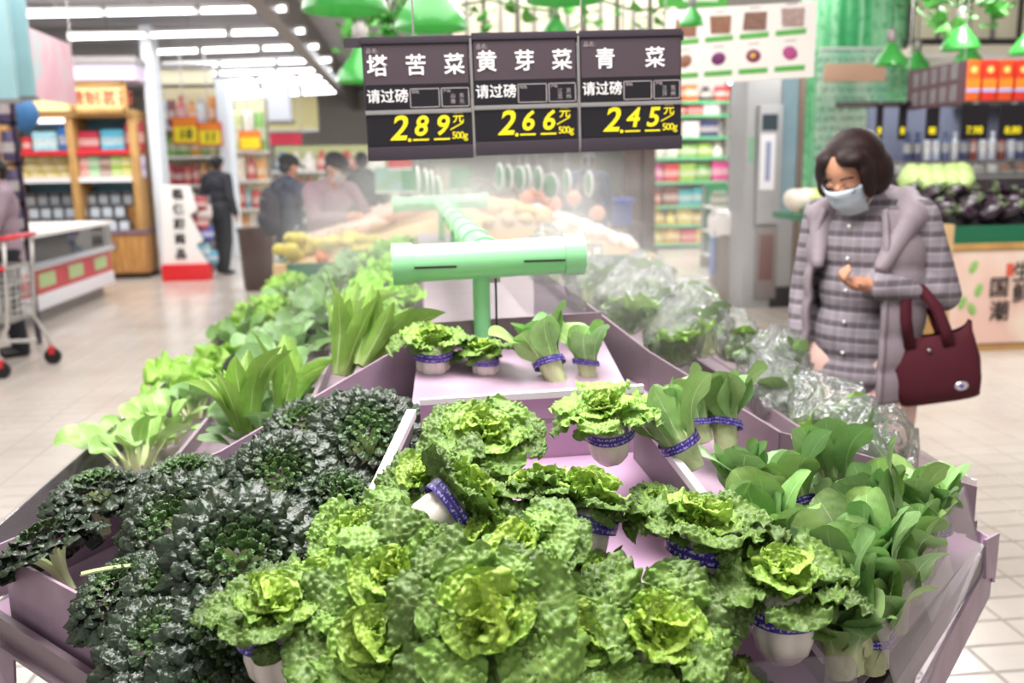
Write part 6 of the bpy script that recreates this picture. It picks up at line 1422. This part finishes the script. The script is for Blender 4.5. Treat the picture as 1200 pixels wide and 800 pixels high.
# ---------------------------------------------------------------- green pendant lamps and vines
shade_m = MB().lathe([(.035, .0), (.05, -.01), (.06, -.04), (.095, -.09), (.15, -.16), (.185, -.22), (.19, -.25), (.183, -.25), (.145, -.165), (.09, -.095), (.04, -.05)], 28, cap=False).mesh('shade', M_lampgreen, 'auto')
cap_me = MB().lathe([(.05, 0), (.055, .01), (.055, .13), (.05, .14), (.02, .16)], 16).mesh('lamp_cap', mat('lamp_cap_grey', '#9a9490', .4, metal=.4), 'auto')
bulb_m = MB().lathe([(.02, -.05), (.05, -.10), (.06, -.15), (.045, -.19), (.01, -.21)], 16).mesh('bulb', mat('lit_bulb', '#ffffff', .4, emit='#f4fff6', estr=7.0), True)
PEND = [(404, 13, 4.3, 1.0, 'green pendant lamp at the top left of the price signs'), (505, 34, 4.9, 1.0, 'green pendant lamp above the left price sign'), (425, 96, 6.8, 1.0, 'green pendant lamp partly behind the left price sign'), (662, 1, 4.6, 1.0, 'green pendant lamp above the middle price sign, mostly cut off'), (1043, 76, 9.2, .88, 'green pendant lamp in front of the bamboo mural'), (1125, 58, 7.6, .85, 'largest green pendant lamp above the right bay'), (1134, 75, 9.4, .8, 'green pendant lamp behind the largest right one'), (1074, 80, 10.0, .75, 'small dark green pendant lamp left of the maroon sign'), (1206, 63, 7.2, .8, 'green pendant lamp cut by the right frame edge'), (811, 29, 6.2, .35, 'tiny green pendant lamp in front of the picture poster'), (651, 38, 9.5, .7, 'far green pendant lamp behind the middle price sign')]
for i, (px, py, Y, s, lb) in enumerate(PEND):
    if i == 9: Y = 4.7
    p = gy(px, py, Y); t = thing('pendant_lamp', lb, 'pendant lamp', p, 0, 'green pendant lamps')
    M = Matrix.Scale(s, 4) @ Matrix.Translation((0, 0, .25)); link('shade', shade_m, t, M); link('lamp_cap', cap_me, t, M); link('bulb', bulb_m, t, M)
    MB().tube([(0, 0, .40*s), (0, 0, max(.8, 3.95-p.z))], .006, 6).build('cord', M_black, t)
M_vine = leaf_mat('plastic_vine_leaf', '#3f9440', '#63b04c', '#a8d080', .4, .05, .1, .1, 40, transl=.2)
VL = [leaf_mesh('leaf', .11+.02*k, lambda s: .045*math.sin(min(1, s*1.6+.15)*PI/2)*(1 if s < .4 else 1-((s-.4)/.605)**1.5), R(20), R(70+20*k), 1, .2, .1, 8, 0, 1, 6, 8, 950+k, M_vine) for k in range(3)]
rnd = random.Random(77)
VINES = [(540, 800, 6, 30, 8.2, 46, 'artificial vine garland along the centre cream fascia'), (1085, 1185, 0, 28, 7.0, 26, 'artificial vine garland above the right pendant lamp'), (440, 480, 8, 44, 5.6, 26, 'dense artificial vine between the two left pendants'), (1090, 1110, 18, 38, 7.6, 6, 'small vine sprig left of the largest right pendant'), (398, 440, 20, 60, 7.4, 18, 'artificial vine behind the sign rail end'), (1060, 1200, -8, 10, 8.5, 24, 'vine garland hanging at the top of the right fascia')]
for xa, xb, ya, yb, Y, n, lb in VINES:
    a = gy(xa, ya, Y); b = gy(xb, ya, Y); t = thing('vine_garland', lb, 'vine', a, 0, 'artificial vines')
    pts = [(a.lerp(b, k/8)-a)+Vector((0, .03*math.sin(k*2), .05*math.sin(k*1.7))) for k in range(9)]
    MB().tube(pts, .012, 6).build('stem', mat('vine_stem', '#4a6a38', .6), t, True)
    for k in range(n):
        q = gy(rnd.uniform(xa, xb), ya+(yb-ya)*rnd.random()**1.5, Y+rnd.uniform(-.15, .15))-a
        v = rnd.uniform(.7, 1.3); link('leaf', rnd.choice(VL), t, Matrix.Translation(q) @ euler(rnd.uniform(1.6, 3.2), 0, rnd.uniform(0, 6)) @ Matrix.Scale(rnd.uniform(.8, 1.3), 4), (v, v, v, 1))

# ---------------------------------------------------------------- people
M_skin = mat('skin', '#c98f72', .5, noise_amt=.06, noise_scale=20)
M_eye = mat('eye_white', '#e8e2dc', .3); M_iris = mat('dark_iris', '#2a1a14', .2)
def V(*a): return Vector(a)
def head_shapes(c, Hm):
    f = lambda x, y, z: c + Hm @ V(x, y, z)
    R3 = Hm
    return [('e', f(0, .012, .018), (.074, .090, .085), R3), ('e', f(0, -.020, -.030), (.063, .066, .078), R3), ('e', f(0, -.045, -.088), (.034, .034, .024), R3),
            ('e', f(0, -.090, -.022), (.011, .016, .022), R3), ('e', f(0, -.100, -.034), (.014, .013, .010), R3), ('e', f(.075, .008, -.012), (.010, .018, .030), R3), ('e', f(-.075, .008, -.012), (.010, .018, .030), R3),
            ('e', f(.022, -.079, -.062), (.014, .010, .006), R3), ('e', f(-.022, -.079, -.062), (.014, .010, .006), R3)]
def hand_shapes(w, d, n, side, curl=.6, s=1.0):
    """palm and five fingers; d: pointing direction, n: palm normal, side: +1 thumb towards d x n"""
    d = Vector(d).normalized(); n = Vector(n); n = (n-d*n.dot(d)).normalized(); t = d.cross(n)*side; out = []
    pc = Vector(w)+d*.045*s
    B = Matrix((t, d, n)).transposed()
    out.append(('e', pc, (.038*s, .048*s, .017*s), B)); out.append(('c', Vector(w)-d*.02, pc, .024*s, .026*s))
    for k, (off, L) in enumerate(((.028, .068), (.010, .076), (-.009, .070), (-.027, .056))):
        p = pc+(t*off+d*.038)*s; a = curl*(.5+.12*k); q = p+(d*math.cos(a)+n*math.sin(a))*L*.5*s; a2 = a+curl*1.1; e = q+(d*math.cos(a2)+n*math.sin(a2))*L*.5*s
        out += [('c', p, q, .0095*s, .0088*s), ('c', q, e, .0088*s, .0075*s)]
    p = pc+(t*.030-d*.012)*s; q = p+(t*.030+d*.022+n*.012)*s; e = q+(t*.006+d*.026+n*.010)*s
    out += [('c', p, q, .013*s, .011*s), ('c', q, e, .011*s, .009*s)]
    return out
def hair_shapes(c, Hm, kind='short'):
    f = lambda x, y, z: c + Hm @ V(x, y, z)
    if kind == 'bob':
        return [('e', f(0, .034, .042), (.092, .092, .078), Hm), ('e', f(.062, .035, -.02), (.042, .072, .075), Hm), ('e', f(-.062, .035, -.02), (.042, .072, .075), Hm), ('e', f(0, .070, -.03), (.080, .050, .080), Hm),
                ('e', f(.074, -.024, .012), (.020, .046, .056), Hm), ('e', f(-.074, -.024, .012), (.020, .046, .056), Hm), ('e', f(.038, -.034, .074), (.048, .042, .026), Hm), ('e', f(-.052, -.022, .064), (.034, .042, .028), Hm),
                ('e', f(.078, -.045, -.028), (.015, .026, .034), Hm), ('e', f(-.078, -.045, -.028), (.015, .026, .034), Hm)]
    return [('e', f(0, .028, .030), (.082, .085, .078), Hm), ('e', f(0, .055, -.02), (.070, .050, .055), Hm)]
def face_parts(root, c, Hm, closed=False):
    for s in (-1, 1):
        if closed:
            p = c+Hm @ V(s*.031, -.070, -.004); MB().ball(p, (.017, .010, .010), 12, 8, Hm).build('eyelid', M_skin, root, True)
            MB().tube([c+Hm @ V(s*.031+d*.016, -.0805+.007*abs(d), -.010+.003*abs(d)) for d in (-1, -.5, 0, .5, 1)], .0017, 6).build('eyelash', M_iris, root, True)
            MB().tube([c+Hm @ V(s*.015, -.083, .024), c+Hm @ V(s*.034, -.081, .030), c+Hm @ V(s*.050, -.068, .024)], .0035, 6).build('eyebrow', M_iris, root, True)
            continue
        p = c+Hm @ V(s*.031, -.069, -.004)
        MB().ball(p, .0105, 12, 8).build('eye', M_eye, root, True); MB().ball(p+Hm @ V(0, -.0075, -.003), .0055, 8, 6).build('iris', M_iris, root, True)
        MB().tube([c+Hm @ V(s*.015, -.083, .024), c+Hm @ V(s*.034, -.081, .030), c+Hm @ V(s*.050, -.068, .024)], .0035, 6).build('eyebrow', M_iris, root, True)
    MB().ball(c+Hm @ V(0, -.088, -.062), (.022, .006, .006), 12, 6, Hm).build('mouth', mat('lips', '#a8564e', .4), root, True)
def mask_part(root, c, Hm, mt):
    vs, fs = [], []; nu, nv = 14, 10
    for j in range(nv+1):
        t = j/nv; z = .000-.108*t
        for i in range(nu+1):
            u = -1+2*i/nu; x = .071*u*(1-.30*t); y = -.112*(1-.50*abs(u)**1.9)*(1-.30*max(0, t-.45)/.55)+.012*(t-.4)**2-.004*math.sin(t*9*PI/2.2)*(1-abs(u))
            vs.append(c+Hm @ V(x, y, z-.004*abs(u)))
    fs = [(j*(nu+1)+i, j*(nu+1)+i+1, (j+1)*(nu+1)+i+1, (j+1)*(nu+1)+i) for j in range(nv) for i in range(nu)]
    o = MB().add(vs, fs).build('face_mask', mt, root, True); md = o.modifiers.new('thickness', 'SOLIDIFY'); md.thickness = .002
    for s in (-1, 1):
        MB().tube([c+Hm @ V(s*.070, -.052, -.004), c+Hm @ V(s*.080, -.015, .012), c+Hm @ V(s*.082, .018, -.006), c+Hm @ V(s*.074, -.01, -.06), c+Hm @ V(s*.052, -.052, -.095)], .0016, 6).build('ear_loop', M_white, o, True)
def limbs(chain, radii): return [('c', chain[i], chain[i+1], radii[i], radii[i+1]) for i in range(len(chain)-1)]
def person(label, loc, rz, jacket, trousers, H=1.7, larm=None, rarm=None, lean=(0, 0), head=(0, 0), hat=None, hair='#1a1516', hair_kind='short', mask=None, vox=.012, backpack=None, stride=.0, shoes='#1e1c1e', coat_len=.80, group=None):
    root = thing('person', label, 'person', loc, rz, group); k = H/1.7
    lx, ly = lean
    sh = lambda p: V(p[0]+lx*max(0, p[2]-.9)/.5, p[1]+ly*max(0, p[2]-.9)/.5, p[2])*k
    P = lambda *p: sh(V(*p))
    hipL, hipR = P(.09, 0, .90), P(-.09, 0, .90)
    kneeL, kneeR = P(.10, -.03-stride*.6, .49), P(-.10, -.03+stride*.4, .49); ankL, ankR = P(.10, .02-stride, .09), P(-.10, .02+stride*1.2, .09)
    la = [P(.185, .01, 1.38), P(.25, .04, 1.10), P(.24, -.06, .86)] if larm is None else [P(.185, .01, 1.38)]+[P(*q) for q in larm]
    ra = [P(-.185, .01, 1.38), P(-.25, .04, 1.10), P(-.24, -.06, .86)] if rarm is None else [P(-.185, .01, 1.38)]+[P(*q) for q in rarm]
    Hm = (Matrix.Rotation(head[0], 3, 'Z') @ Matrix.Rotation(head[1], 3, 'X')); hc = P(0, -.03, 1.57)
    torso = [('e', P(0, 0, .95), (.165*k, .115*k, .14*k)), ('e', P(0, 0, 1.12), (.15*k, .105*k, .15*k)), ('e', P(0, 0, 1.28), (.175*k, .115*k, .15*k)), ('c', P(-.15, .01, 1.38), P(.15, .01, 1.38), .06*k, .06*k)]
    body = torso+limbs(la, [.052*k, .042*k, .028*k])+limbs(ra, [.052*k, .042*k, .028*k])+limbs([hipL, kneeL, ankL], [.085*k, .058*k, .042*k])+limbs([hipR, kneeR, ankR], [.085*k, .058*k, .042*k])
    body += [('c', P(0, .01, 1.38), hc-V(0, 0, .04), .055*k, .052*k)]+head_shapes(hc, Hm)
    for a, s in ((la, 1), (ra, -1)): body += hand_shapes(a[2], (a[2]-a[1]), V(-s, 0, 0) if abs((a[2]-a[1]).normalized().x) < .8 else V(0, 0, 1), s)
    for a, q in ((ankL, .06), (ankR, .06)): body += [('c', a-V(0, 0, .04), a+V(0, -.12, -.055), .035, .03)]
    blob_part('body', body, vox, M_skin, root); face_parts(root, hc, Hm)
    e = .022*k
    jk = [(s[0], s[1], tuple(r+e for r in s[2])) if s[0] == 'e' else ('c', s[1], s[2], s[3]+e, s[4]+e) for s in torso]
    wl, wr = la[1].lerp(la[2], .93), ra[1].lerp(ra[2], .93)
    jk += limbs([la[0], la[1], wl], [.075*k, .060*k, .048*k])+limbs([ra[0], ra[1], wr], [.075*k, .060*k, .048*k])
    jk += [('e', P(0, 0, coat_len+.06), (.185*k, .135*k, .08*k)), ('c', P(-.05, .02, 1.44), P(.05, .02, 1.44), .06*k, .06*k)]
    blob_part('jacket', jk, vox, jacket, root)
    tr = [('e', P(0, 0, .92), (.172*k, .125*k, .12*k))]+limbs([hipL, kneeL, ankL], [.10*k, .075*k, .062*k])+limbs([hipR, kneeR, ankR], [.10*k, .075*k, .062*k])
    blob_part('trousers', tr, vox, trousers, root)
    for a in (ankL, ankR):
        me = blob([('c', a+V(0, .02, -.045), a+V(0, -.15, -.055), .042, .036), ('c', a+V(0, .02, -.045), a+V(0, .01, .01), .042, .045)], .012, 3, 'shoe'); me.materials.append(mat('shoe_'+shoes, shoes, .4)); link('shoe', me, root)
    if hair: blob_part('hair', hair_shapes(hc, Hm, hair_kind), vox*.8, mat('hair_'+hair, hair, .4, noise_amt=.2, noise_scale=40), root)
    if hat:
        f = lambda x, y, z: hc+Hm @ V(x, y, z)
        c = blob_part('cap', [('e', f(0, .015, .055), (.098, .108, .066), Hm), ('e', f(0, .015, .035), (.100, .110, .03), Hm)], .010, hat, root)
        MB().ball(f(0, -.115, .040), (.066, .062, .008), 18, 8, Hm).build('peak', hat, c, True)
    if mask: mask_part(root, hc, Hm, mask)
    if backpack:
        bp = blob_part('backpack', [('e', P(0, .20, 1.20), (.135, .085, .20)), ('e', P(0, .20, 1.05), (.13, .09, .13)), ('e', P(0, .24, 1.08), (.10, .08, .10))], .014, backpack, root)
        for s in (-1, 1): MB().tube([P(s*.10, .17, 1.36), P(s*.11, .02, 1.46), P(s*.12, -.14, 1.32), P(s*.13, -.10, 1.12), P(s*.12, .12, 1.02)], .017, 8).build('strap', backpack, bp, True)
        MB().tube([P(-.09, .29, 1.28), P(0, .315, 1.30), P(.09, .29, 1.28)], .006, 6).build('zip', M_greymet, bp, True)
    return root, hc, Hm, P
M_blk = mat('black_jacket_cloth', '#20232e', .7, noise_amt=.15, noise_scale=10); M_nvy = mat('navy_jacket_cloth', '#28314f', .7, noise_amt=.15, noise_scale=10)
M_drk = mat('dark_trousers', '#1e1f28', .8, noise_amt=.1); M_mve = mat('mauve_coat_cloth', '#8a6a78', .7, noise_amt=.15, noise_scale=12); M_capb = mat('black_cap_cloth', '#17181c', .7)
M_bkp = mat('plum_backpack', '#2d2838', .6, noise_amt=.15); M_mask = mat('pale_blue_mask', '#ccd8e4', .6, noise_amt=.03); M_maskg = mat('grey_mask', '#c2bfc8', .6)
person('man in black jacket and cap walking past the arrow board', gz(263, 321), R(150), M_blk, M_drk, 1.76, hat=M_capb, stride=.05, head=(R(20), 0))
p = gy(338, 235, 8.9)
person('man in navy jacket and cap with plum backpack, arm raised', (p.x, 8.9, 0), R(125), M_nvy, mat('speckled_trousers', '#4a474c', .8, noise_amt=.6, noise_scale=60), 1.68, rarm=((-.30, -.14, 1.16), (-.22, -.36, 1.30)), hat=M_capb, backpack=M_bkp, head=(R(10), R(15)))
p = gy(378, 235, 7.7)
person('woman in mauve coat, black hat and mask bending over the wrapped roots', (p.x-.02, 7.75, 0), R(35), M_mve, M_drk, 1.66, rarm=((-.24, -.20, 1.16), (-.08, -.42, 1.18)), larm=((.30, -.10, 1.18), (.36, -.38, 1.12)), lean=(.02, -.16), head=(R(15), R(25)), hat=mat('black_felt_hat', '#15131a', .8), mask=M_maskg)
p = gy(425, 215, 10.6); person('person in dark clothes standing behind the woman with the black hat', (p.x, 10.6, 0), R(200), M_blk, M_drk, 1.74)
p = gy(690, 215, 11.0); person('person in dark blue jacket behind the potatoes under the right price sign', (p.x, 11.0, 0), R(160), mat('dark_blue_cloth', '#1e3050', .7, noise_amt=.15), M_drk, 1.68, backpack=M_blk)
p = gz(6, 432); person('person in mauve sleeve pushing the cart at the left frame edge', (p.x-.12, 8.1, 0), R(-60), mat('mauve_sleeve', '#9a8490', .7, noise_amt=.12), M_drk, 1.68, larm=((.26, -.12, 1.12), (.20, -.40, 1.06)), rarm=((-.26, -.12, 1.12), (-.20, -.40, 1.06)))

# --- the shopper in front
def plaid_mat():
    g = N('grey_plaid_cloth'); tc = g.n('ShaderNodeTexCoord'); sp = g.n('ShaderNodeSeparateXYZ'); g.l(tc.outputs['Object'], sp.inputs[0])
    def bandf(o, fr, w, ph=0.0): return g.math('LESS_THAN', g.math('FRACT', g.math('ADD', g.math('MULTIPLY', o, fr), ph)), w)
    z, x = sp.outputs[2], sp.outputs[0]
    c = S('#958b92')
    c = g.mix(g.math('MULTIPLY', bandf(z, 21, .45), .8), c, S('#554b53')); c = g.mix(g.math('MULTIPLY', bandf(z, 42, .20, .3), .4), c, S('#b9afb6'))
    c = g.mix(g.math('MULTIPLY', bandf(x, 17, .25), .16), c, S('#4d444c')); c = g.mix(g.math('MULTIPLY', bandf(x, 34, .12, .4), .12), c, S('#d8d0d6'))
    g.l(c, g.b.inputs['Base Color']); g.b.inputs['Roughness'].default_value = .85
    n = g.n('ShaderNodeTexNoise', Scale=14.0, Detail=3.0); g.l(tc.outputs['Object'], n.inputs['Vector']); bp = g.n('ShaderNodeBump', Strength=.5, Distance=.02); g.l(n.outputs['Fac'], bp.inputs['Height']); g.l(bp.outputs[0], g.b.inputs['Normal']); return g.M
M_plaid = plaid_mat(); M_vest = mat('grey_mauve_padded_cloth', '#93858c', .6, noise_amt=.1, noise_scale=8, bump=.3, bump_scale=14)
M_pink = mat('pale_pink_trousers', '#dfb9ae', .7, noise_amt=.06, noise_scale=8)
wp = gy(1012, 400, 2.78)
wo = thing('person', 'woman with short dark hair, pale mask and grey vest looking down beside the island', 'person', (wp.x, 2.80, 0), R(-42))
hipL, hipR = V(.09, 0, .86), V(-.09, 0, .86); knL, knR = V(.095, -.02, .47), V(-.095, -.02, .47); anL, anR = V(.10, .03, .09), V(-.10, .03, .09)
la = [V(.150, .015, 1.345), V(.225, .070, 1.10), V(.055, -.160, 1.145)]; ra = [V(-.150, .015, 1.345), V(-.205, .05, 1.09), V(-.185, -.055, .885)]
hc = V(-.025, -.120, 1.485); Hm = Matrix.Rotation(R(-14), 3, 'Z') @ Matrix.Rotation(R(32), 3, 'X')
torso = [('e', V(0, 0, .92), (.145, .11, .14)), ('e', V(0, 0, 1.08), (.128, .098, .15)), ('e', V(0, 0, 1.24), (.142, .105, .15)), ('c', V(-.12, .015, 1.345), V(.12, .015, 1.345), .050, .050)]
body = torso+limbs(la, [.048, .040, .026])+limbs(ra, [.048, .040, .026])+limbs([hipL, knL, anL], [.09, .058, .04])+limbs([hipR, knR, anR], [.09, .058, .04])+[('c', V(0, .015, 1.35), hc+V(0, .035, -.03), .05, .05)]+head_shapes(hc, Hm)
body += hand_shapes(la[2], (la[2]-la[1])*.6+V(-.06, -.04, .01), V(-.2, -.5, .8), -1, 1.15, .92)+hand_shapes(ra[2], ra[2]-ra[1], V(1, 0, 0), -1, .55, .92)
for a in (anL, anR): body += [('c', a-V(0, 0, .04), a+V(0, -.13, -.055), .034, .03)]
blob_part('body', body, .0068, M_skin, wo, 3); face_parts(wo, hc, Hm, True)
M_hair = mat('dark_brown_hair', '#26120f', .55, spec=.3, noise_amt=.35, noise_scale=50, bump=.4, bump_scale=80)
blob_part('hair', hair_shapes(hc, Hm, 'bob'), .008, M_hair, wo, 3)
mask_part(wo, hc, Hm, M_mask)
gl = MB()
for s in (-1, 1): gl.tube([hc+Hm @ V(s*.033+.024*math.cos(a*PI/8), -.098+.010*abs(s*.033+.024*math.cos(a*PI/8))/.05, -.004+.017*math.sin(a*PI/8)) for a in range(17)], .0013, 5)
gl.tube([hc+Hm @ V(-.010, -.097, -.002), hc+Hm @ V(.010, -.097, -.002)], .0013, 5)
for s in (-1, 1): gl.tube([hc+Hm @ V(s*.057, -.086, .0), hc+Hm @ V(s*.078, .0, .004)], .0013, 5)
gs = gl.build('glasses', mat('glasses_wire', '#5a4440', .3, metal=.6), wo, True)
shirt = [('e', V(0, 0, .84), (.162, .128, .10)), ('e', V(0, 0, .96), (.156, .125, .16)), ('e', V(0, 0, 1.12), (.144, .114, .16)), ('e', V(0, 0, 1.25), (.152, .115, .14)), ('c', V(-.12, .015, 1.345), V(.12, .015, 1.345), .058, .058), ('c', V(0, .01, 1.36), V(-.010, -.055, 1.43), .066, .062)]
blob_part('plaid_shirt', shirt+limbs([la[0], la[1], la[1].lerp(la[2], .86)], [.062, .056, .044])+limbs([ra[0], ra[1], ra[1].lerp(ra[2], .93)], [.060, .052, .042]), .010, M_plaid, wo, 3)
blob_part('trousers', [('e', V(0, 0, .84), (.165, .12, .12))]+limbs([hipL, knL, anL], [.105, .078, .060])+limbs([hipR, knR, anR], [.105, .078, .060]), .012, M_pink, wo)
for a in (anL, anR):
    me = blob([('c', a+V(0, .02, -.045), a+V(0, -.14, -.055), .040, .034), ('c', a+V(0, .02, -.045), a+V(0, .01, .0), .040, .042)], .010, 3, 'shoe'); me.materials.append(mat('white_shoe', '#d8d4d2', .5)); link('shoe', me, wo)
# open padded vest: lofted shell with quilting, opening at the front
def vest():
    vs, fs = [], []; nz, na = 44, 46; a0, a1 = R(-90+30), R(270-48)                  # from the left front edge round the back
    for j in range(nz+1):
        t = j/nz; z = .765+.605*t
        rx = .172+.010*math.sin(t*PI)-(.03*max(0, (t-.85)/.15)); ry = .146-.012*t-(.025*max(0, (t-.85)/.15))
        q = .010*abs(math.sin((z-.77)/.105*PI))**.6
        for i in range(na+1):
            u = i/na; th = a0+(a1-a0)*u; fl = .02*(1-t)*(abs(u-.5)*2)**4
            r = 1.0; x = (rx+q+fl)*math.cos(th); y = (ry+q+fl)*math.sin(th)
            if t > .62:                                                              # arm holes stay clear of the sleeves
                pass
            vs.append(V(x, y+.01, z+.02*math.sin(u*PI)*(t < .05)))
    fs = [(j*(na+1)+i, j*(na+1)+i+1, (j+1)*(na+1)+i+1, (j+1)*(na+1)+i) for j in range(nz) for i in range(na)]
    o = MB().add(vs, fs).build('padded_vest', M_vest, wo, True); md = o.modifiers.new('thickness', 'SOLIDIFY'); md.thickness = .014; md.offset = -1
    for i in (0, na):
        MB().tube([vs[j*(na+1)+i]+V(0, -.004, 0) for j in range(nz+1)], .010, 8).build('front_hem', M_vest, o, True)
    zp = [vs[j*(na+1)]+V(-.008, -.008, 0) for j in range(nz+1)]; MB().tube(zp, .0025, 5).build('zip', M_steel, o, True)
    MB().tube([vs[3*(na+1)]+V(-.01, -.014, 0), vs[0]+V(-.01, -.016, -.03)], .004, 6).build('zip_pull', mat('pink_pull', '#e0a0a8', .4), o, True)
    return o
ve = vest()
blob_part('hood', [('e', V(0, .12, 1.37), (.12, .055, .075)), ('c', V(.09, .09, 1.39), V(.135, -.03, 1.345), .050, .052), ('c', V(-.09, .09, 1.39), V(-.135, -.03, 1.345), .050, .050), ('c', V(.135, -.03, 1.345), V(.085, -.130, 1.20), .046, .026), ('c', V(-.135, -.03, 1.345), V(-.115, -.115, 1.20), .044, .022), ('e', V(.155, .02, 1.35), (.05, .07, .05)), ('e', V(-.155, .02, 1.35), (.045, .065, .048))], .011, M_vest, wo, 4)
for k in range(3): p = la[1].lerp(la[2], .60+.09*k); MB().ball(p+V(-.02, -.045, .012), .007, 8, 6).build('cuff_stud', M_steel, wo, True)
for k in range(5): MB().ball(V(-.02, -.128-.004*(k == 2), .92+.10*k), .006, 8, 6).build('shirt_button', M_white, wo, True)
blob_part('cuff', [('c', la[1].lerp(la[2], .55), la[1].lerp(la[2], .88), .050, .046)], .009, M_plaid, wo, 2)
# maroon handbag hanging from the forearm
bgp = gy(1102, 470, 2.62)
hbg = thing('handbag', 'maroon fabric tote bag hanging from the shopper forearm', 'handbag', (bgp.x, 2.64, bgp.z)); hbg.rotation_euler = (0, R(-9), R(-12)); hbg.scale = (1.12, 1.1, 1.12)
M_mar = mat('maroon_fabric', '#4c0a1b', .8, noise_amt=.12, noise_scale=20, bump=.15, bump_scale=200)
vs, fs = [], []; n = 28; lv = [(0, .098, .036), (.006, .108, .044), (.05, .122, .052), (.11, .118, .046), (.16, .112, .034), (.185, .110, .020), (.188, .106, .014)]
for z, rx, ry in lv:
    for k in range(n):
        th = 2*PI*k/n; c, s_ = math.cos(th), math.sin(th); e = .55
        vs.append((rx*math.copysign(abs(c)**e, c)+.004*math.sin(z*60+k), ry*math.copysign(abs(s_)**e, s_), z+.03*abs(c)**3*(z > .15)))
for j in range(len(lv)-1):
    for k in range(n): fs.append((j*n+k, j*n+(k+1) % n, (j+1)*n+(k+1) % n, (j+1)*n+k))
fs.append(tuple(range(n))[::-1])
MB().add(vs, fs).build('pouch', M_mar, hbg, True)
def strap(name, pts, w, th, parent):
    b = MB(); vs = []; fs = []; pts = [Vector(p) for p in pts]
    for i, p in enumerate(pts):
        t = (pts[min(i+1, len(pts)-1)]-pts[max(i-1, 0)]).normalized(); s_ = t.cross(V(0, 1, 0)).normalized()
        vs += [p-s_*w+V(0, th, 0), p+s_*w+V(0, th, 0), p+s_*w-V(0, th, 0), p-s_*w-V(0, th, 0)]
    for i in range(len(pts)-1):
        for k in range(4): fs.append((i*4+k, i*4+(k+1) % 4, (i+1)*4+(k+1) % 4, (i+1)*4+k))
    fs += [(3, 2, 1, 0), tuple(range(len(pts)*4-4, len(pts)*4))]
    return b.add(vs, fs).build(name, M_mar, parent, True)
strap('handle', [(-.068, -.035, .17), (-.072, -.04, .25), (-.066, -.035, .30), (-.05, -.02, .335), (-.02, -.02, .325), (.012, -.035, .27), (.03, -.04, .20), (.034, -.036, .16)], .015, .003, hbg)
strap('handle', [(-.062, .03, .17), (-.064, .035, .25), (-.055, .03, .31), (-.04, .02, .335), (-.01, .02, .32), (.018, .03, .26), (.036, .035, .19), (.04, .03, .16)], .015, .003, hbg)
e = MB().lathe([(.004, -.003), (.014, -.003), (.016, 0), (.012, .003), (.006, .0015)], 18, Matrix.Translation((.052, -.052, .045)) @ Matrix.Rotation(R(90), 4, 'X') @ Matrix.Diagonal((1.15, .8, 1, 1))).build('oval_emblem', mat('silver_emblem', '#cfcad2', .3, metal=.6), hbg, 'auto')
MB().ball((.052, -.056, .045), (.006, .002, .005), 10, 6).build('emblem_centre', mat('violet_enamel', '#5a4a9a', .3), e, True)
MB().ball((-.02, -.040, .155), .006, 10, 8).build('snap_button', M_steel, hbg, True)

# ---------------------------------------------------------------- mist from the pipe slots
def mist(label, lo, hi, dens, scale, seed, centre=None):
    g = N('mist_'+str(seed)); nt = g.nt; nt.nodes.remove(g.b)
    tc = g.n('ShaderNodeTexCoord'); mp = g.n('ShaderNodeMapping'); mp.inputs['Location'].default_value = (seed*3.1, seed, 0); mp.inputs['Scale'].default_value = (1, 1, 1.3); g.l(tc.outputs['Object'], mp.inputs[0])
    n = g.n('ShaderNodeTexNoise', Scale=scale, Detail=3.0, Distortion=.6); g.l(mp.outputs[0], n.inputs['Vector'])
    # fade towards the borders of the cloud
    sp = g.n('ShaderNodeSeparateXYZ'); g.l(tc.outputs['Generated'], sp.inputs[0]); f = None
    for i in range(3):
        e = g.math('SUBTRACT', 1.0, g.math('POWER', g.math('ABSOLUTE', g.math('SUBTRACT', g.math('MULTIPLY', sp.outputs[i], 2.0), 1.0)), 2.5)); f = e if f is None else g.math('MULTIPLY', f, e)
    m_ = g.n('ShaderNodeMapRange'); m_.inputs['From Min'].default_value = .42; m_.inputs['From Max'].default_value = .68; g.l(n.outputs['Fac'], m_.inputs['Value'])
    d = g.math('MULTIPLY', g.math('MULTIPLY', m_.outputs[0], f), dens)
    v = g.n('ShaderNodeVolumeScatter'); v.inputs['Color'].default_value = (.97, .95, .95, 1); v.inputs['Anisotropy'].default_value = .1; g.l(d, v.inputs['Density'])
    g.l(v.outputs[0], nt.nodes['Material Output'].inputs['Volume'])
    o = MB(((lo[0]+hi[0])/2, (lo[1]+hi[1])/2, lo[2])).box(lo, hi).build('mist_cloud', g.M); o.location = ((lo[0]+hi[0])/2, (lo[1]+hi[1])/2, lo[2])
    o['label'] = label; o['category'] = 'mist'; o['kind'] = 'stuff'; return o
mist('white mist drifting along the island ridge behind the cross tube', (-.55, 1.99, 1.06), (1.15, 5.6, 1.58), .75, 2.6, 1)
mist('small puff of mist from the right end of the cross tube', (.30, 1.80, 1.10), (.75, 2.3, 1.45), 1.2, 5.0, 3)
